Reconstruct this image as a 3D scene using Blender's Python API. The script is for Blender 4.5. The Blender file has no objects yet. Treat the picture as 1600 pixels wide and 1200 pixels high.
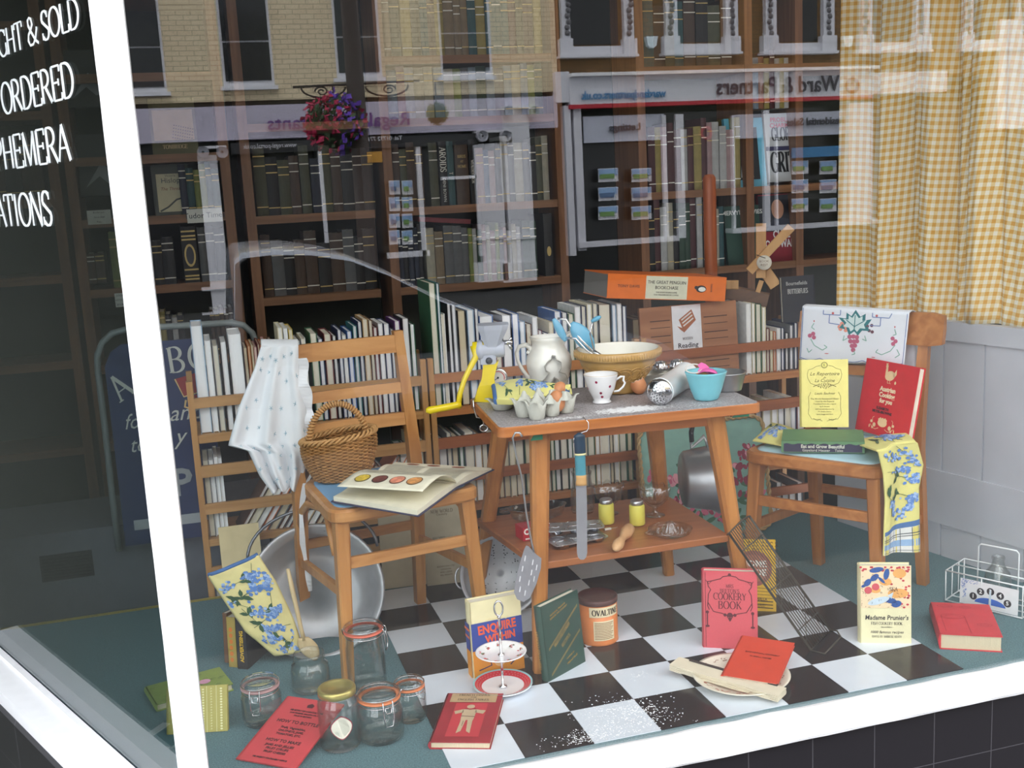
import bpy, bmesh, math, random
from mathutils import Vector, Matrix, Euler, noise
D = bpy.data
S = bpy.context.scene
PI = math.pi
# ---------------------------------------------------------------- camera
CAM = Vector((-0.7078, -2.3001, 1.1595)); CROT = Euler((1.39070376, 0.05252898, -0.28801029), 'XYZ'); FPX = 1705.36
cam = D.objects.new('camera', D.cameras.new('camera')); S.collection.objects.link(cam)
cam.location = CAM; cam.rotation_euler = CROT
cam.data.sensor_fit = 'HORIZONTAL'; cam.data.sensor_width = 36.0; cam.data.lens = 36.0 * FPX / 1600.0
cam.data.clip_start = 0.02; cam.data.clip_end = 300
S.camera = cam
# ---------------------------------------------------------------- sky, exposure
wd = D.worlds.new('overcast_sky'); S.world = wd; wd.use_nodes = True
nt = wd.node_tree; nt.nodes.clear()
wo = nt.nodes.new('ShaderNodeOutputWorld'); bg = nt.nodes.new('ShaderNodeBackground'); tc = nt.nodes.new('ShaderNodeTexCoord')
nz = nt.nodes.new('ShaderNodeTexNoise'); nz.inputs['Scale'].default_value = 2.2; nz.inputs['Detail'].default_value = 5
rp = nt.nodes.new('ShaderNodeValToRGB'); rp.color_ramp.elements[0].position = .35; rp.color_ramp.elements[1].position = .7
rp.color_ramp.elements[0].color = (.80, .87, .98, 1); rp.color_ramp.elements[1].color = (1, 1, 1, 1)
nt.links.new(tc.outputs['Generated'], nz.inputs['Vector']); nt.links.new(nz.outputs['Fac'], rp.inputs['Fac'])
nt.links.new(rp.outputs['Color'], bg.inputs['Color']); bg.inputs['Strength'].default_value = 5.0
nt.links.new(bg.outputs['Background'], wo.inputs['Surface'])
sun = D.objects.new('sun', D.lights.new('sun', 'SUN')); S.collection.objects.link(sun)
sun.data.energy = 1.6; sun.data.angle = math.radians(20); sun.data.color = (1, .96, .9)
sun.rotation_euler = (math.radians(-42), math.radians(-12), 0)
S.view_settings.view_transform = 'Standard'; S.view_settings.look = 'None'
S.view_settings.exposure = 0.0; S.view_settings.gamma = 1.0; S.view_settings.use_curve_mapping = False
S.cycles.max_bounces = 10; S.cycles.diffuse_bounces = 4; S.cycles.glossy_bounces = 4
S.cycles.transparent_max_bounces = 24; S.cycles.transmission_bounces = 6
S.cycles.caustics_reflective = False; S.cycles.caustics_refractive = False
S.cycles.sample_clamp_indirect = 6.0

# ---------------------------------------------------------------- measuring helpers
CM = CROT.to_matrix()
YG = -0.375            # plane of the shop window glass
def ray(x, y): return CM @ Vector(((x - 800) / FPX, -(y - 600) / FPX, -1.0))
def at(x, y, X=None, Y=None, Z=None):
    d = ray(x, y)
    t = (X - CAM.x) / d.x if X is not None else (Y - CAM.y) / d.y if Y is not None else (Z - CAM.z) / d.z
    return CAM + d * t
def over(x, y, P):
    "point on the vertical through P that is seen at (x, y)"
    d = ray(x, y); w = Vector((CAM.x - P[0], CAM.y - P[1])); dd = Vector((d.x, d.y))
    t = -(w.dot(dd)) / dd.dot(dd)
    return Vector((P[0], P[1], CAM.z + d.z * t))
def along(x, y, P, V):
    "distance from P along V at which the line is seen nearest to (x, y)"
    d = ray(x, y).normalized(); V = V.normalized(); w = P - CAM
    b = V.dot(d); return (b * d.dot(w) - V.dot(w)) / (1 - b * b)
def street(x, y, depth):
    "a point across the street that the window reflects to (x, y)"
    p = at(x, y, Y=depth); return Vector((p.x, 2 * YG - depth, p.z))
def frame(P0, U, V):
    U = Vector(U).normalized(); V = Vector(V); V = (V - U * V.dot(U)).normalized(); N = U.cross(V)
    m = Matrix.Identity(4)
    for i, a in enumerate((U, V, N)):
        for k in range(3): m[k][i] = a[k]
    for k in range(3): m[k][3] = P0[k]
    return m
# ---------------------------------------------------------------- materials
_mc = {}
def mat(name, col, rough=.55, metal=0, var=.06, scale=30, bump=0, coat=0, bscale=None, stretch=None, trans=0):
    if name in _mc: return _mc[name]
    m = D.materials.new(name); m.use_nodes = True; t = m.node_tree; b = t.nodes['Principled BSDF']; _mc[name] = m
    b.inputs['Roughness'].default_value = rough; b.inputs['Metallic'].default_value = metal
    if coat: b.inputs['Coat Weight'].default_value = coat; b.inputs['Coat Roughness'].default_value = .15
    g = t.nodes.new('ShaderNodeTexCoord'); n = t.nodes.new('ShaderNodeTexNoise'); n.inputs['Scale'].default_value = scale; n.inputs['Detail'].default_value = 4
    src = g.outputs['Object']
    if stretch:
        mp = t.nodes.new('ShaderNodeMapping'); mp.inputs['Scale'].default_value = stretch; t.links.new(src, mp.inputs['Vector']); src = mp.outputs['Vector']
    t.links.new(src, n.inputs['Vector'])
    r = t.nodes.new('ShaderNodeValToRGB'); r.color_ramp.elements[0].position = .3; r.color_ramp.elements[1].position = .7
    c = Vector(col[:3])
    r.color_ramp.elements[0].color = (*(c * (1 - var)), 1); r.color_ramp.elements[1].color = (*[min(1, v * (1 + var)) for v in c], 1)
    t.links.new(n.outputs['Fac'], r.inputs['Fac']); t.links.new(r.outputs['Color'], b.inputs['Base Color'])
    if bump:
        bn = t.nodes.new('ShaderNodeBump'); bn.inputs['Strength'].default_value = bump; bn.inputs['Distance'].default_value = .002
        n2 = t.nodes.new('ShaderNodeTexNoise'); n2.inputs['Scale'].default_value = bscale or scale; n2.inputs['Detail'].default_value = 3
        t.links.new(src, n2.inputs['Vector']); t.links.new(n2.outputs['Fac'], bn.inputs['Height']); t.links.new(bn.outputs['Normal'], b.inputs['Normal'])
    return m
def sr(r, g, b):
    f = lambda v: (v / 255 / 12.92) if v / 255 <= .04045 else ((v / 255 + .055) / 1.055) ** 2.4
    return (f(r), f(g), f(b))
def plain(r, g, b, rough=.55, **k): return mat('paint_%d_%d_%d' % (r, g, b), sr(r, g, b), rough, **k)
def wood(name, c1, c2, axis=0, rough=.42, scale=9):
    if name in _mc: return _mc[name]
    m = D.materials.new(name); m.use_nodes = True; t = m.node_tree; b = t.nodes['Principled BSDF']; _mc[name] = m
    b.inputs['Roughness'].default_value = rough
    g = t.nodes.new('ShaderNodeTexCoord'); mp = t.nodes.new('ShaderNodeMapping'); s = [scale * 5] * 3; s[axis] = scale * .35
    mp.inputs['Scale'].default_value = s
    n = t.nodes.new('ShaderNodeTexNoise'); n.inputs['Scale'].default_value = 1; n.inputs['Detail'].default_value = 6; n.inputs['Distortion'].default_value = .6
    r = t.nodes.new('ShaderNodeValToRGB'); r.color_ramp.elements[0].position = .32; r.color_ramp.elements[1].position = .68
    r.color_ramp.elements[0].color = (*c1, 1); r.color_ramp.elements[1].color = (*c2, 1)
    t.links.new(g.outputs['Object'], mp.inputs['Vector']); t.links.new(mp.outputs['Vector'], n.inputs['Vector'])
    t.links.new(n.outputs['Fac'], r.inputs['Fac']); t.links.new(r.outputs['Color'], b.inputs['Base Color'])
    return m
def glass(name, tint=(.93, .97, .96), ior=1.5, rough=0, edge=.75):
    "clear thin-walled glass: Fresnel mirror over a tinted see-through"
    if name in _mc: return _mc[name]
    m = D.materials.new(name); m.use_nodes = True; t = m.node_tree; t.nodes.clear(); _mc[name] = m
    o = t.nodes.new('ShaderNodeOutputMaterial'); mx = t.nodes.new('ShaderNodeMixShader'); tr = t.nodes.new('ShaderNodeBsdfTransparent'); gl = t.nodes.new('ShaderNodeBsdfGlossy')
    f0 = ((ior - 1) / (ior + 1)) ** 2; gl.inputs['Roughness'].default_value = rough
    l2 = t.nodes.new('ShaderNodeLayerWeight'); l2.inputs['Blend'].default_value = .5
    pw = t.nodes.new('ShaderNodeMath'); pw.operation = 'POWER'; pw.inputs[1].default_value = 5; t.links.new(l2.outputs['Facing'], pw.inputs[0])
    fr = t.nodes.new('ShaderNodeMath'); fr.operation = 'MULTIPLY_ADD'; fr.inputs[1].default_value = 1 - f0; fr.inputs[2].default_value = f0; t.links.new(pw.outputs[0], fr.inputs[0])
    lw = t.nodes.new('ShaderNodeLayerWeight'); lw.inputs['Blend'].default_value = .35
    mc = t.nodes.new('ShaderNodeMix'); mc.data_type = 'RGBA'
    mc.inputs[6].default_value = (*tint, 1); mc.inputs[7].default_value = (*[v * edge for v in tint], 1)
    t.links.new(lw.outputs['Facing'], mc.inputs[0]); t.links.new(mc.outputs[2], tr.inputs['Color'])
    t.links.new(fr.outputs[0], mx.inputs[0]); t.links.new(tr.outputs[0], mx.inputs[1]); t.links.new(gl.outputs[0], mx.inputs[2])
    t.links.new(mx.outputs[0], o.inputs['Surface'])
    return m
# ---------------------------------------------------------------- mesh building
class MB:
    def __init__(s): s.v = []; s.f = []; s.mi = []; s.sm = []
    def add(s, vs, fs, m=0, smooth=False):
        o = len(s.v); s.v += [Vector(v) for v in vs]
        for f in fs: s.f.append([i + o for i in f]); s.mi.append(m); s.sm.append(smooth)
        return s
    def box(s, a, b, m=0, fr=None):
        x0, y0, z0 = a; x1, y1, z1 = b
        vs = [Vector(p) for p in ((x0,y0,z0),(x1,y0,z0),(x1,y1,z0),(x0,y1,z0),(x0,y0,z1),(x1,y0,z1),(x1,y1,z1),(x0,y1,z1))]
        if fr is not None: vs = [fr @ v for v in vs]
        return s.add(vs, [(0,3,2,1),(4,5,6,7),(0,1,5,4),(1,2,6,5),(2,3,7,6),(3,0,4,7)], m)
    def bar(s, p, q, w, h, up=(0,0,1), w2=None, h2=None, m=0, ch=.12):
        "tapering bar of chamfered rectangular section from p to q"
        p = Vector(p); q = Vector(q); d = (q - p).normalized(); u = Vector(up); sx = d.cross(u)
        if sx.length < 1e-4: sx = d.cross(Vector((0,1,0)))
        sx.normalize(); sy = sx.cross(d).normalized()
        rings = []
        for c, a, b in ((p, w, h), (q, w2 or w, h2 or h)):
            k = min(a, b) * ch; a /= 2; b /= 2
            rings.append([c + sx * x + sy * y for x, y in ((-a+k,-b),(a-k,-b),(a,-b+k),(a,b-k),(a-k,b),(-a+k,b),(-a,b-k),(-a,-b+k))])
        return s.loft(rings, m=m)
    def loft(s, rings, m=0, closed=True, caps=True, smooth=False, loop=False):
        n = len(rings[0]); vs = [v for r in rings for v in r]; fs = []
        R = len(rings)
        for i in range(R if loop else R - 1):
            for j in range(n if closed else n - 1):
                a = i * n + j; b = i * n + (j + 1) % n; i2 = (i + 1) % R
                fs.append((a, b, i2 * n + (j + 1) % n, i2 * n + j))
        s.add(vs, fs, m, smooth)
        if caps and closed and not loop:
            o = len(s.v) - len(vs)
            s.f.append([o + j for j in range(n)][::-1]); s.mi.append(m); s.sm.append(False)
            s.f.append([o + (R - 1) * n + j for j in range(n)]); s.mi.append(m); s.sm.append(False)
        return s
    def tube(s, pts, r, n=8, m=0, loop=False, rs=None, flat=1.0):
        pts = [Vector(p) for p in pts]; rings = []; N = len(pts); prev = None
        for i, p in enumerate(pts):
            a = pts[(i - 1) % N] if (i > 0 or loop) else p; b = pts[(i + 1) % N] if (i < N - 1 or loop) else p
            d = (b - a).normalized()
            if prev is None: x = d.orthogonal().normalized()
            else: x = (prev - d * prev.dot(d)); x = x.normalized() if x.length > 1e-6 else d.orthogonal().normalized()
            prev = x; y = d.cross(x); rr = rs[i] if rs else r
            rings.append([p + x * math.cos(2*PI*k/n) * rr + y * math.sin(2*PI*k/n) * rr * flat for k in range(n)])
        return s.loft(rings, m=m, smooth=True, loop=loop)
    def lathe(s, prof, n=32, fr=None, m=0, smooth=True, sx=1, sy=1, cap=False):
        rings = []
        for r, z in prof:
            ring = [Vector((math.cos(2*PI*k/n) * r * sx, math.sin(2*PI*k/n) * r * sy, z)) for k in range(n)]
            rings.append([fr @ v for v in ring] if fr is not None else ring)
        return s.loft(rings, m=m, smooth=smooth, caps=cap)
    def prism(s, poly, z0, z1, fr=None, m=0):
        n = len(poly); vs = [Vector((x, y, z)) for z in (z0, z1) for x, y in poly]
        if fr is not None: vs = [fr @ v for v in vs]
        fs = [list(range(n))[::-1], list(range(n, 2 * n))] + [(i, (i+1) % n, n + (i+1) % n, n + i) for i in range(n)]
        return s.add(vs, fs, m)
    def grid(s, fn, nu, nv, m=0, smooth=True):
        vs = [fn(i / nu, j / nv) for j in range(nv + 1) for i in range(nu + 1)]
        return s.add(vs, [(j*(nu+1)+i, j*(nu+1)+i+1, (j+1)*(nu+1)+i+1, (j+1)*(nu+1)+i) for j in range(nv) for i in range(nu)], m, smooth)
    def sheet(s, fn, nu, nv, th, m=0):
        "a grid surface given real thickness"
        V = [[Vector(fn(i / nu, j / nv)) for i in range(nu + 1)] for j in range(nv + 1)]
        top = []; bot = []
        for j in range(nv + 1):
            for i in range(nu + 1):
                a = V[j][min(i+1, nu)] - V[j][max(i-1, 0)]; b = V[min(j+1, nv)][i] - V[max(j-1, 0)][i]
                nrm = a.cross(b); nrm = nrm.normalized() if nrm.length > 1e-9 else Vector((0,0,1))
                top.append(V[j][i] + nrm * th / 2); bot.append(V[j][i] - nrm * th / 2)
        W = nu + 1; fs = []
        for j in range(nv):
            for i in range(nu):
                a = j * W + i; fs.append((a, a+1, a+W+1, a+W))
        n = len(top); o = len(s.v)
        s.add(top + bot, fs + [tuple(x + n for x in f[::-1]) for f in fs], m, True)
        edge = [i for i in range(W)] + [j*W+nu for j in range(1, nv+1)] + [nv*W+i for i in range(nu-1, -1, -1)] + [j*W for j in range(nv-1, 0, -1)]
        for k in range(len(edge)):
            a = edge[k]; b = edge[(k+1) % len(edge)]
            s.f.append([o+b, o+a, o+a+n, o+b+n]); s.mi.append(m); s.sm.append(False)
        return s
def obj(name, mb, mats, parent=None, world=False, uv=None):
    "link the builder as one mesh; vertices are in the parent's frame unless world=True"
    me = D.meshes.new(name); vs = mb.v
    if parent is not None and world:
        inv = parent.matrix_basis.inverted() if parent.parent is None else (parent.parent.matrix_basis @ parent.matrix_basis).inverted()
        vs = [inv @ v for v in vs]
    me.from_pydata([tuple(v) for v in vs], [], mb.f)
    if not isinstance(mats, (list, tuple)): mats = [mats]
    for m in mats: me.materials.append(m)
    me.polygons.foreach_set('material_index', mb.mi); me.polygons.foreach_set('use_smooth', mb.sm)
    me.update(); 
    o = D.objects.new(name, me); S.collection.objects.link(o)
    if parent is not None: o.parent = parent
    return o
def tag(o, label, cat, group=None, kind=None):
    if label: o['label'] = label
    if cat: o['category'] = cat
    if group: o['group'] = group
    if kind: o['kind'] = kind
    return o
def thing(name, label, cat, loc=(0,0,0), group=None, M=None):
    o = D.objects.new(name, None); S.collection.objects.link(o); o.empty_display_size = .02
    if M is not None: o.matrix_basis = M
    else: o.location = loc
    return tag(o, label, cat, group)
def struct(name, mb, m, label=None):
    o = obj(name, mb, m); o['kind'] = 'structure'
    if label: o['label'] = label
    return o
def relabel(o, label): o['label'] = label; return o
# ---------------------------------------------------------------- lettering
def txt(mb, s, fr, size=.01, align='CENTER', sx=1.0, shear=0, depth=.0003, bold=0, m=0, sp=1.0):
    "raised sans lettering in the plane of frame fr"
    c = D.curves.new('lettering', 'FONT'); c.body = s; c.size = size; c.align_x = align; c.align_y = 'CENTER'; c.shear = shear
    c.extrude = depth; c.offset = bold; c.resolution_u = 2; c.space_character = sp; c.fill_mode = 'BOTH'
    o = D.objects.new('lettering', c); S.collection.objects.link(o)
    me = D.meshes.new_from_object(o.evaluated_get(bpy.context.evaluated_depsgraph_get()))
    vs = [fr @ Vector((v.co.x * sx, v.co.y, v.co.z)) for v in me.vertices]
    mb.add(vs, [tuple(p.vertices) for p in me.polygons], m)
    D.objects.remove(o); D.curves.remove(c); D.meshes.remove(me)
    return mb
def _arc(cx, cy, rx, ry, a0, a1, n=10): return [(cx + rx*math.cos(math.radians(a0+(a1-a0)*i/n)), cy + ry*math.sin(math.radians(a0+(a1-a0)*i/n))) for i in range(n+1)]
def _G():
    st = lambda x, a=0, b=1: [(x, a), (x, b)]
    G = {}
    G['A'] = (.74, [([(.08,0),(.36,1)],.45), ([(.36,1),(.66,0)],1.15), ([(.2,.36),(.54,.36)],0)], [(.08,0),(.66,0)])
    G['B'] = (.66, [(st(.14),1), (_arc(.3,.76,.24,.24,90,-90),1), (_arc(.3,.26,.29,.26,90,-90),1), ([(.14,1),(.3,1)],0), ([(.14,.52),(.3,.52)],0), ([(.14,0),(.3,0)],0)], [(.14,0),(.14,1)])
    G['C'] = (.72, [(_arc(.42,.5,.34,.5,50,310,16),1), ([(.66,.98),(.66,.72)],.4)], [])
    G['D'] = (.76, [(st(.14),1), (_arc(.3,.5,.37,.5,90,-90,14),1), ([(.14,1),(.3,1)],0), ([(.14,0),(.3,0)],0)], [(.14,0),(.14,1)])
    G['E'] = (.64, [(st(.14),1), ([(.14,1),(.56,1)],0), ([(.14,.52),(.46,.52)],0), ([(.14,0),(.58,0)],0), ([(.56,1),(.56,.82)],.4), ([(.58,0),(.6,.2)],.4), ([(.46,.62),(.46,.42)],.4)], [(.14,0),(.14,1)])
    G['F'] = (.6, [(st(.14),1), ([(.14,1),(.54,1)],0), ([(.14,.52),(.44,.52)],0), ([(.54,1),(.54,.82)],.4), ([(.44,.62),(.44,.42)],.4)], [(.14,0),(.14,1)])
    G['G'] = (.78, [(_arc(.42,.5,.34,.5,50,330,16),1), ([(.66,.98),(.66,.74)],.4), (st(.68,.02,.42),1)], [(.68,.42)])
    G['H'] = (.8, [(st(.15),1), (st(.63),1), ([(.15,.52),(.63,.52)],0)], [(.15,0),(.15,1),(.63,0),(.63,1)])
    G['I'] = (.34, [(st(.17),1)], [(.17,0),(.17,1)])
    G['J'] = (.4, [(st(.24,.0,1),1), ([(.24,0),(.16,-.16),(.04,-.16)],.5)], [(.24,1)])
    G['K'] = (.74, [(st(.15),1), ([(.17,.45),(.6,1)],.4), ([(.28,.58),(.66,0)],1.1)], [(.15,0),(.15,1),(.62,0),(.56,1)])
    G['L'] = (.62, [(st(.15),1), ([(.15,0),(.56,0)],0), ([(.56,0),(.58,.24)],.4)], [(.15,0),(.15,1)])
    G['M'] = (.94, [([(.14,0),(.17,1)],.4), ([(.17,1),(.46,.02)],1.1), ([(.46,.02),(.75,1)],.4), ([(.75,1),(.78,0)],1.1)], [(.14,0),(.16,1),(.76,1),(.78,0)])
    G['N'] = (.8, [(st(.14),.5), ([(.14,1),(.64,0)],1.15), (st(.64),.5)], [(.14,0),(.12,1),(.64,1)])
    G['O'] = (.82, [(_arc(.41,.5,.33,.5,0,360,24),1)], [])
    G['P'] = (.62, [(st(.14),1), (_arc(.28,.73,.26,.27,90,-90),1), ([(.14,1),(.28,1)],0), ([(.14,.46),(.28,.46)],0)], [(.14,0),(.14,1)])
    G['Q'] = (.82, [(_arc(.41,.5,.33,.5,0,360,24),1), ([(.4,.1),(.62,-.18),(.8,-.18)],.8)], [])
    G['R'] = (.7, [(st(.14),1), (_arc(.28,.74,.25,.26,90,-90),1), ([(.14,1),(.28,1)],0), ([(.14,.48),(.28,.48)],0), ([(.32,.48),(.62,0)],1.15)], [(.14,0),(.14,1),(.62,0)])
    G['S'] = (.58, [(_arc(.29,.75,.19,.25,35,200,9)+[(.2,.58),(.4,.42)]+_arc(.29,.26,.21,.26,20,-145,9),1.1), ([(.46,.98),(.46,.76)],.4), ([(.08,.02),(.08,.26)],.4)], [])
    G['T'] = (.68, [(st(.34),1), ([(.06,1),(.62,1)],0), ([(.06,1),(.05,.8)],.4), ([(.62,1),(.63,.8)],.4)], [(.34,0)])
    G['U'] = (.78, [([(.14,1),(.14,.3)]+_arc(.37,.28,.23,.28,180,360,10)+[(.6,.3),(.6,1)],.85)], [(.14,1),(.6,1)])
    G['V'] = (.72, [([(.1,1),(.38,0)],1.1), ([(.38,0),(.64,1)],.4)], [(.1,1),(.64,1)])
    G['W'] = (1.0, [([(.08,1),(.3,0)],1.1), ([(.3,0),(.5,.9)],.4), ([(.5,.9),(.7,0)],1.1), ([(.7,0),(.92,1)],.4)], [(.08,1),(.92,1)])
    G['X'] = (.72, [([(.1,1),(.6,0)],1.1), ([(.1,0),(.6,1)],.4)], [(.1,0),(.1,1),(.6,0),(.6,1)])
    G['Y'] = (.7, [([(.08,1),(.35,.5)],1.1), ([(.62,1),(.35,.5)],.4), (st(.35,0,.5),1)], [(.08,1),(.62,1),(.35,0)])
    G['Z'] = (.66, [([(.08,1),(.58,1)],0), ([(.58,1),(.08,0)],1), ([(.08,0),(.6,0)],0)], [])
    G['&'] = (.86, [([(.78,.56),(.62,.2),(.42,.02),(.2,.02),(.1,.2),(.16,.4),(.36,.56),(.48,.72),(.44,.92),(.32,1),(.2,.9),(.2,.74),(.34,.5),(.6,.14),(.8,0)],.9)], [(.76,.58)])
    G["'"] = (.22, [([(.1,1),(.08,.8)],.8)], [])
    G['-'] = (.4, [([(.06,.42),(.34,.42)],0)], [])
    G['.'] = (.24, [([(.1,0),(.1,.08)],1)], [])
    G[' '] = (.36, [], [])
    return G
GL = _G()
def serif(mb, s, fr, h, x0=0, y0=0, sx=1.0, thick=.13, thin=.045, align='CENTER', depth=.0003, m=0, sp=1.0, slab=.13):
    "roman lettering with thick stems, hairlines and serifs, drawn in the plane of frame fr"
    W = sum(GL.get(c, GL['O'])[0] for c in s) * h * sx * sp; x = x0 - (W / 2 if align == 'CENTER' else W if align == 'RIGHT' else 0)
    for c in s:
        w, strokes, sers = GL.get(c, GL['O'])
        for pts, k in strokes:
            P = [Vector((px * sx, py)) for px, py in pts]; L = []
            for i, p in enumerate(P):
                d = P[min(i+1, len(P)-1)] - P[max(i-1, 0)]
                if len(P) > 4 and (P[0] - P[-1]).length < 1e-4: d = P[(i+1) % (len(P)-1)] - P[(i-1) % (len(P)-1)]
                d.normalize(); t = thin + (thick - thin) * abs(d.y) * k
                if k == 0: t = thin
                n = Vector((-d.y, d.x)) * t / 2
                L.append((p + n, p - n))
            vs = []
            for a, b in L:
                for q in (a, b): vs.append(fr @ Vector((x + q.x * h, y0 + q.y * h, depth)))
            n = len(L)
            mb.add(vs, [(2*i, 2*i+1, 2*i+3, 2*i+2) for i in range(n-1)], m)
        for sxp, sy in sers:
            a = Vector((x + (sxp * sx - slab * .75) * h, y0 + (sy - (thin if sy > .5 else 0)) * h)); b = a + Vector((slab * 1.5 * h, thin * h))
            mb.add([fr @ Vector((p[0], p[1], depth)) for p in ((a.x,a.y),(b.x,a.y),(b.x,b.y),(a.x,b.y))], [(0,1,2,3)], m)
        x += w * h * sx * sp
    return mb
def T2(fr, u=0, v=0, n=.0006, rot=0): return fr @ Matrix.Translation((u, v, n)) @ Matrix.Rotation(rot, 4, 'Z')
def dab(mb, fr, poly, n=.0007, m=0):
    "a flat printed patch"
    return mb.add([fr @ Vector((x, y, n)) for x, y in poly], [tuple(range(len(poly)))], m)
def disc(mb, fr, x, y, rx, ry=None, n=.0007, m=0, k=14, rot=0):
    ry = ry or rx; c, s_ = math.cos(rot), math.sin(rot)
    return dab(mb, fr, [(x + math.cos(2*PI*i/k)*rx*c - math.sin(2*PI*i/k)*ry*s_, y + math.cos(2*PI*i/k)*rx*s_ + math.sin(2*PI*i/k)*ry*c) for i in range(k)], n, m)
def stroke(mb, fr, pts, w, n=.0008, m=0, loop=False):
    P = [Vector(p) for p in pts]; N = len(P); vs = []
    for i, p in enumerate(P):
        a = P[(i-1) % N] if (i or loop) else p; b = P[(i+1) % N] if (i < N-1 or loop) else p
        d = b - a
        if d.length < 1e-9: d = Vector((1, 0))
        d.normalize(); q = Vector((-d.y, d.x)) * w / 2
        vs += [fr @ Vector((p.x+q.x, p.y+q.y, n)), fr @ Vector((p.x-q.x, p.y-q.y, n))]
    k = N if loop else N - 1
    return mb.add(vs, [(2*i, 2*i+1, 2*((i+1) % N)+1, 2*((i+1) % N)) for i in range(k)], m)
YG = -0.36
# ================================================================ the room shell
carpet = mat('carpet_teal', sr(90, 122, 128), .95, var=.34, scale=300, bump=.6, bscale=500)
lino_w = mat('vinyl_white', sr(222, 230, 240), .22, var=.02); lino_b = mat('vinyl_black', sr(38, 33, 38), .2, var=.25, scale=12, stretch=(1, 30, 1))
gloss_white = mat('white_gloss_paint', sr(248, 248, 250), .4, var=.02, bump=.15, bscale=60)
old_white = mat('aged_grey_white_paint', sr(196, 200, 208), .55, var=.05, scale=7, bump=.1)
deck_fr = [(-.81, -.322), (-1.35, .84), (-1.42, .915), (1.24, .905), (1.47, -.322)]
b = MB().prism(deck_fr[::-1] if False else [(-1.42, .915), (-1.35, .84), (-.81, -.322), (1.5, -.322), (1.27, .905)], -.03, 0.0)
struct('floor', b, carpet, 'teal carpeted platform of the shop window display')
b = MB().bar((-1.42, .917, .002), (1.262, .907, .002), .006, .008)
struct('trim_1', b, mat('brass_edge', sr(205, 180, 95), .35, .8), 'brass edging strip along the back of the carpeted platform')
b = MB().box((-1.42, .90, -.45), (1.3, .914, -.03)); struct('wall_platform', b, plain(60, 60, 62))
b = MB().box((-3, .92, -.47), (3.2, 4.2, -.45)); struct('floor_shop', b, mat('shop_carpet', sr(50, 52, 52), .95, var=.2, scale=200))
shopw = mat('shop_wall_green_grey', sr(92, 96, 90), .85, var=.06, scale=4)
struct('wall_back', MB().box((-3, 4.2, -.45), (3.2, 4.26, 2.5)), shopw)
struct('wall_left', MB().box((-3.06, .9, -.45), (-3, 4.26, 2.5)), shopw)
struct('wall_far_right', MB().box((3.2, -.3, -.45), (3.26, 4.26, 2.5)), shopw)
struct('ceiling', MB().prism([(-3, 4.26), (-3, .93), (-1.4, .93), (-.82, -.36), (3.2, -.36), (3.2, 4.26)], 2.3, 2.36), mat('ceiling_white', sr(205, 200, 190), .9))
struct('wall_door_side', MB().box((-3, .88, -.6), (-1.4, .93, 2.3)), shopw)
struct('wall_front_upper', MB().box((-.83, -.40, 2.0), (3.2, -.30, 6.5)), gloss_white)
struct('wall_front_right', MB().box((1.56, -.42, -.6), (3.26, -.32, 2.7)), mat('shopfront_grey', sr(150, 150, 150), .6))
# white boarded partition on the right
WA, WB = Vector((1.273, .775)), Vector((1.50, -.335))
wd_ = (WB - WA).normalized(); wn = Vector((-wd_.y, wd_.x));  wn = wn if wn.x < 0 else -wn
def wallpt(s, z, off=0): p = WA + wd_ * s - Vector((0, 0)) + wn * off; return Vector((p.x, p.y, z))
WL = (WB - WA).length
b = MB()
def wbox(s0, s1, z0, z1, o0, o1):
    vs = [wallpt(s, z, o) for z in (z0, z1) for s, o in ((s0, o0), (s1, o0), (s1, o1), (s0, o1))]
    b.add(vs, [(0,1,2,3), (4,7,6,5), (0,4,5,1), (1,5,6,2), (2,6,7,3), (3,7,4,0)])
s = 0
while s < WL:
    e = min(s + .142, WL); wbox(s + .005, e - .002, 0, .70, -.02, 0); s = e
wbox(0, WL, 0, .70, -.022, -.006); wbox(0, WL, .10, .262, 0, .006); wbox(0, WL, .655, .71, -.02, .008)
struct('wall_right', b, old_white, 'grey-white tongue and groove boarded partition with a wide rail')
# beads of shadow gap in front of each board stay geometry; window sill, post and panes
b = MB(); n = 60
prof = [(-.322, -.012), (-.322, .0), (-.335, .004), (-.36, .003), (-.395, .0), (-.418, -.004), (-.424, -.012), (-.42, -.02), (-.40, -.024), (-.36, -.024)]
rings = []
for i in range(n + 1):
    x = -.80 + 2.4 * i / n
    rings.append([Vector((x, y + noise.noise(Vector((x * 9, k * 3, 0))) * .0025, z + noise.noise(Vector((x * 11, k * 2, 5))) * .0022)) for k, (y, z) in enumerate(prof)])
b.loft(rings)
struct('trim_2', b, gloss_white, 'thick white gloss window sill of the front pane')
b = MB()
L0 = Vector((-1.36, .885)); L1 = Vector((-.80, -.315)); ld = (L1 - L0).normalized(); lnrm = Vector((-ld.y, ld.x)); lnrm = lnrm if lnrm.x < 0 else -lnrm
def lp(s, z, o=0): p = L0 + ld * s + lnrm * o; return Vector((p.x, p.y, z))
LL = (L1 - L0).length
def lbox(b, s0, s1, z0, z1, o0, o1):
    vs = [lp(s, z, o) for z in (z0, z1) for s, o in ((s0, o0), (s1, o0), (s1, o1), (s0, o1))]
    return b.add(vs, [(0,1,2,3), (4,7,6,5), (0,4,5,1), (1,5,6,2), (2,6,7,3), (3,7,4,0)])
lbox(b, 0, LL + .02, -.03, .006, .004, .088); lbox(b, 0, LL + .02, -.01, .012, .004, .02)
struct('trim_3', b, gloss_white, 'white sill of the angled side pane')
struct('trim_4', lbox(MB(), 0, LL, 0.0, .014, -.034, -.002), plain(148, 158, 166), 'bead inside the angled side pane, toned grey for its shade')  # shade behind the pane is put into the bead's grey
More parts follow.
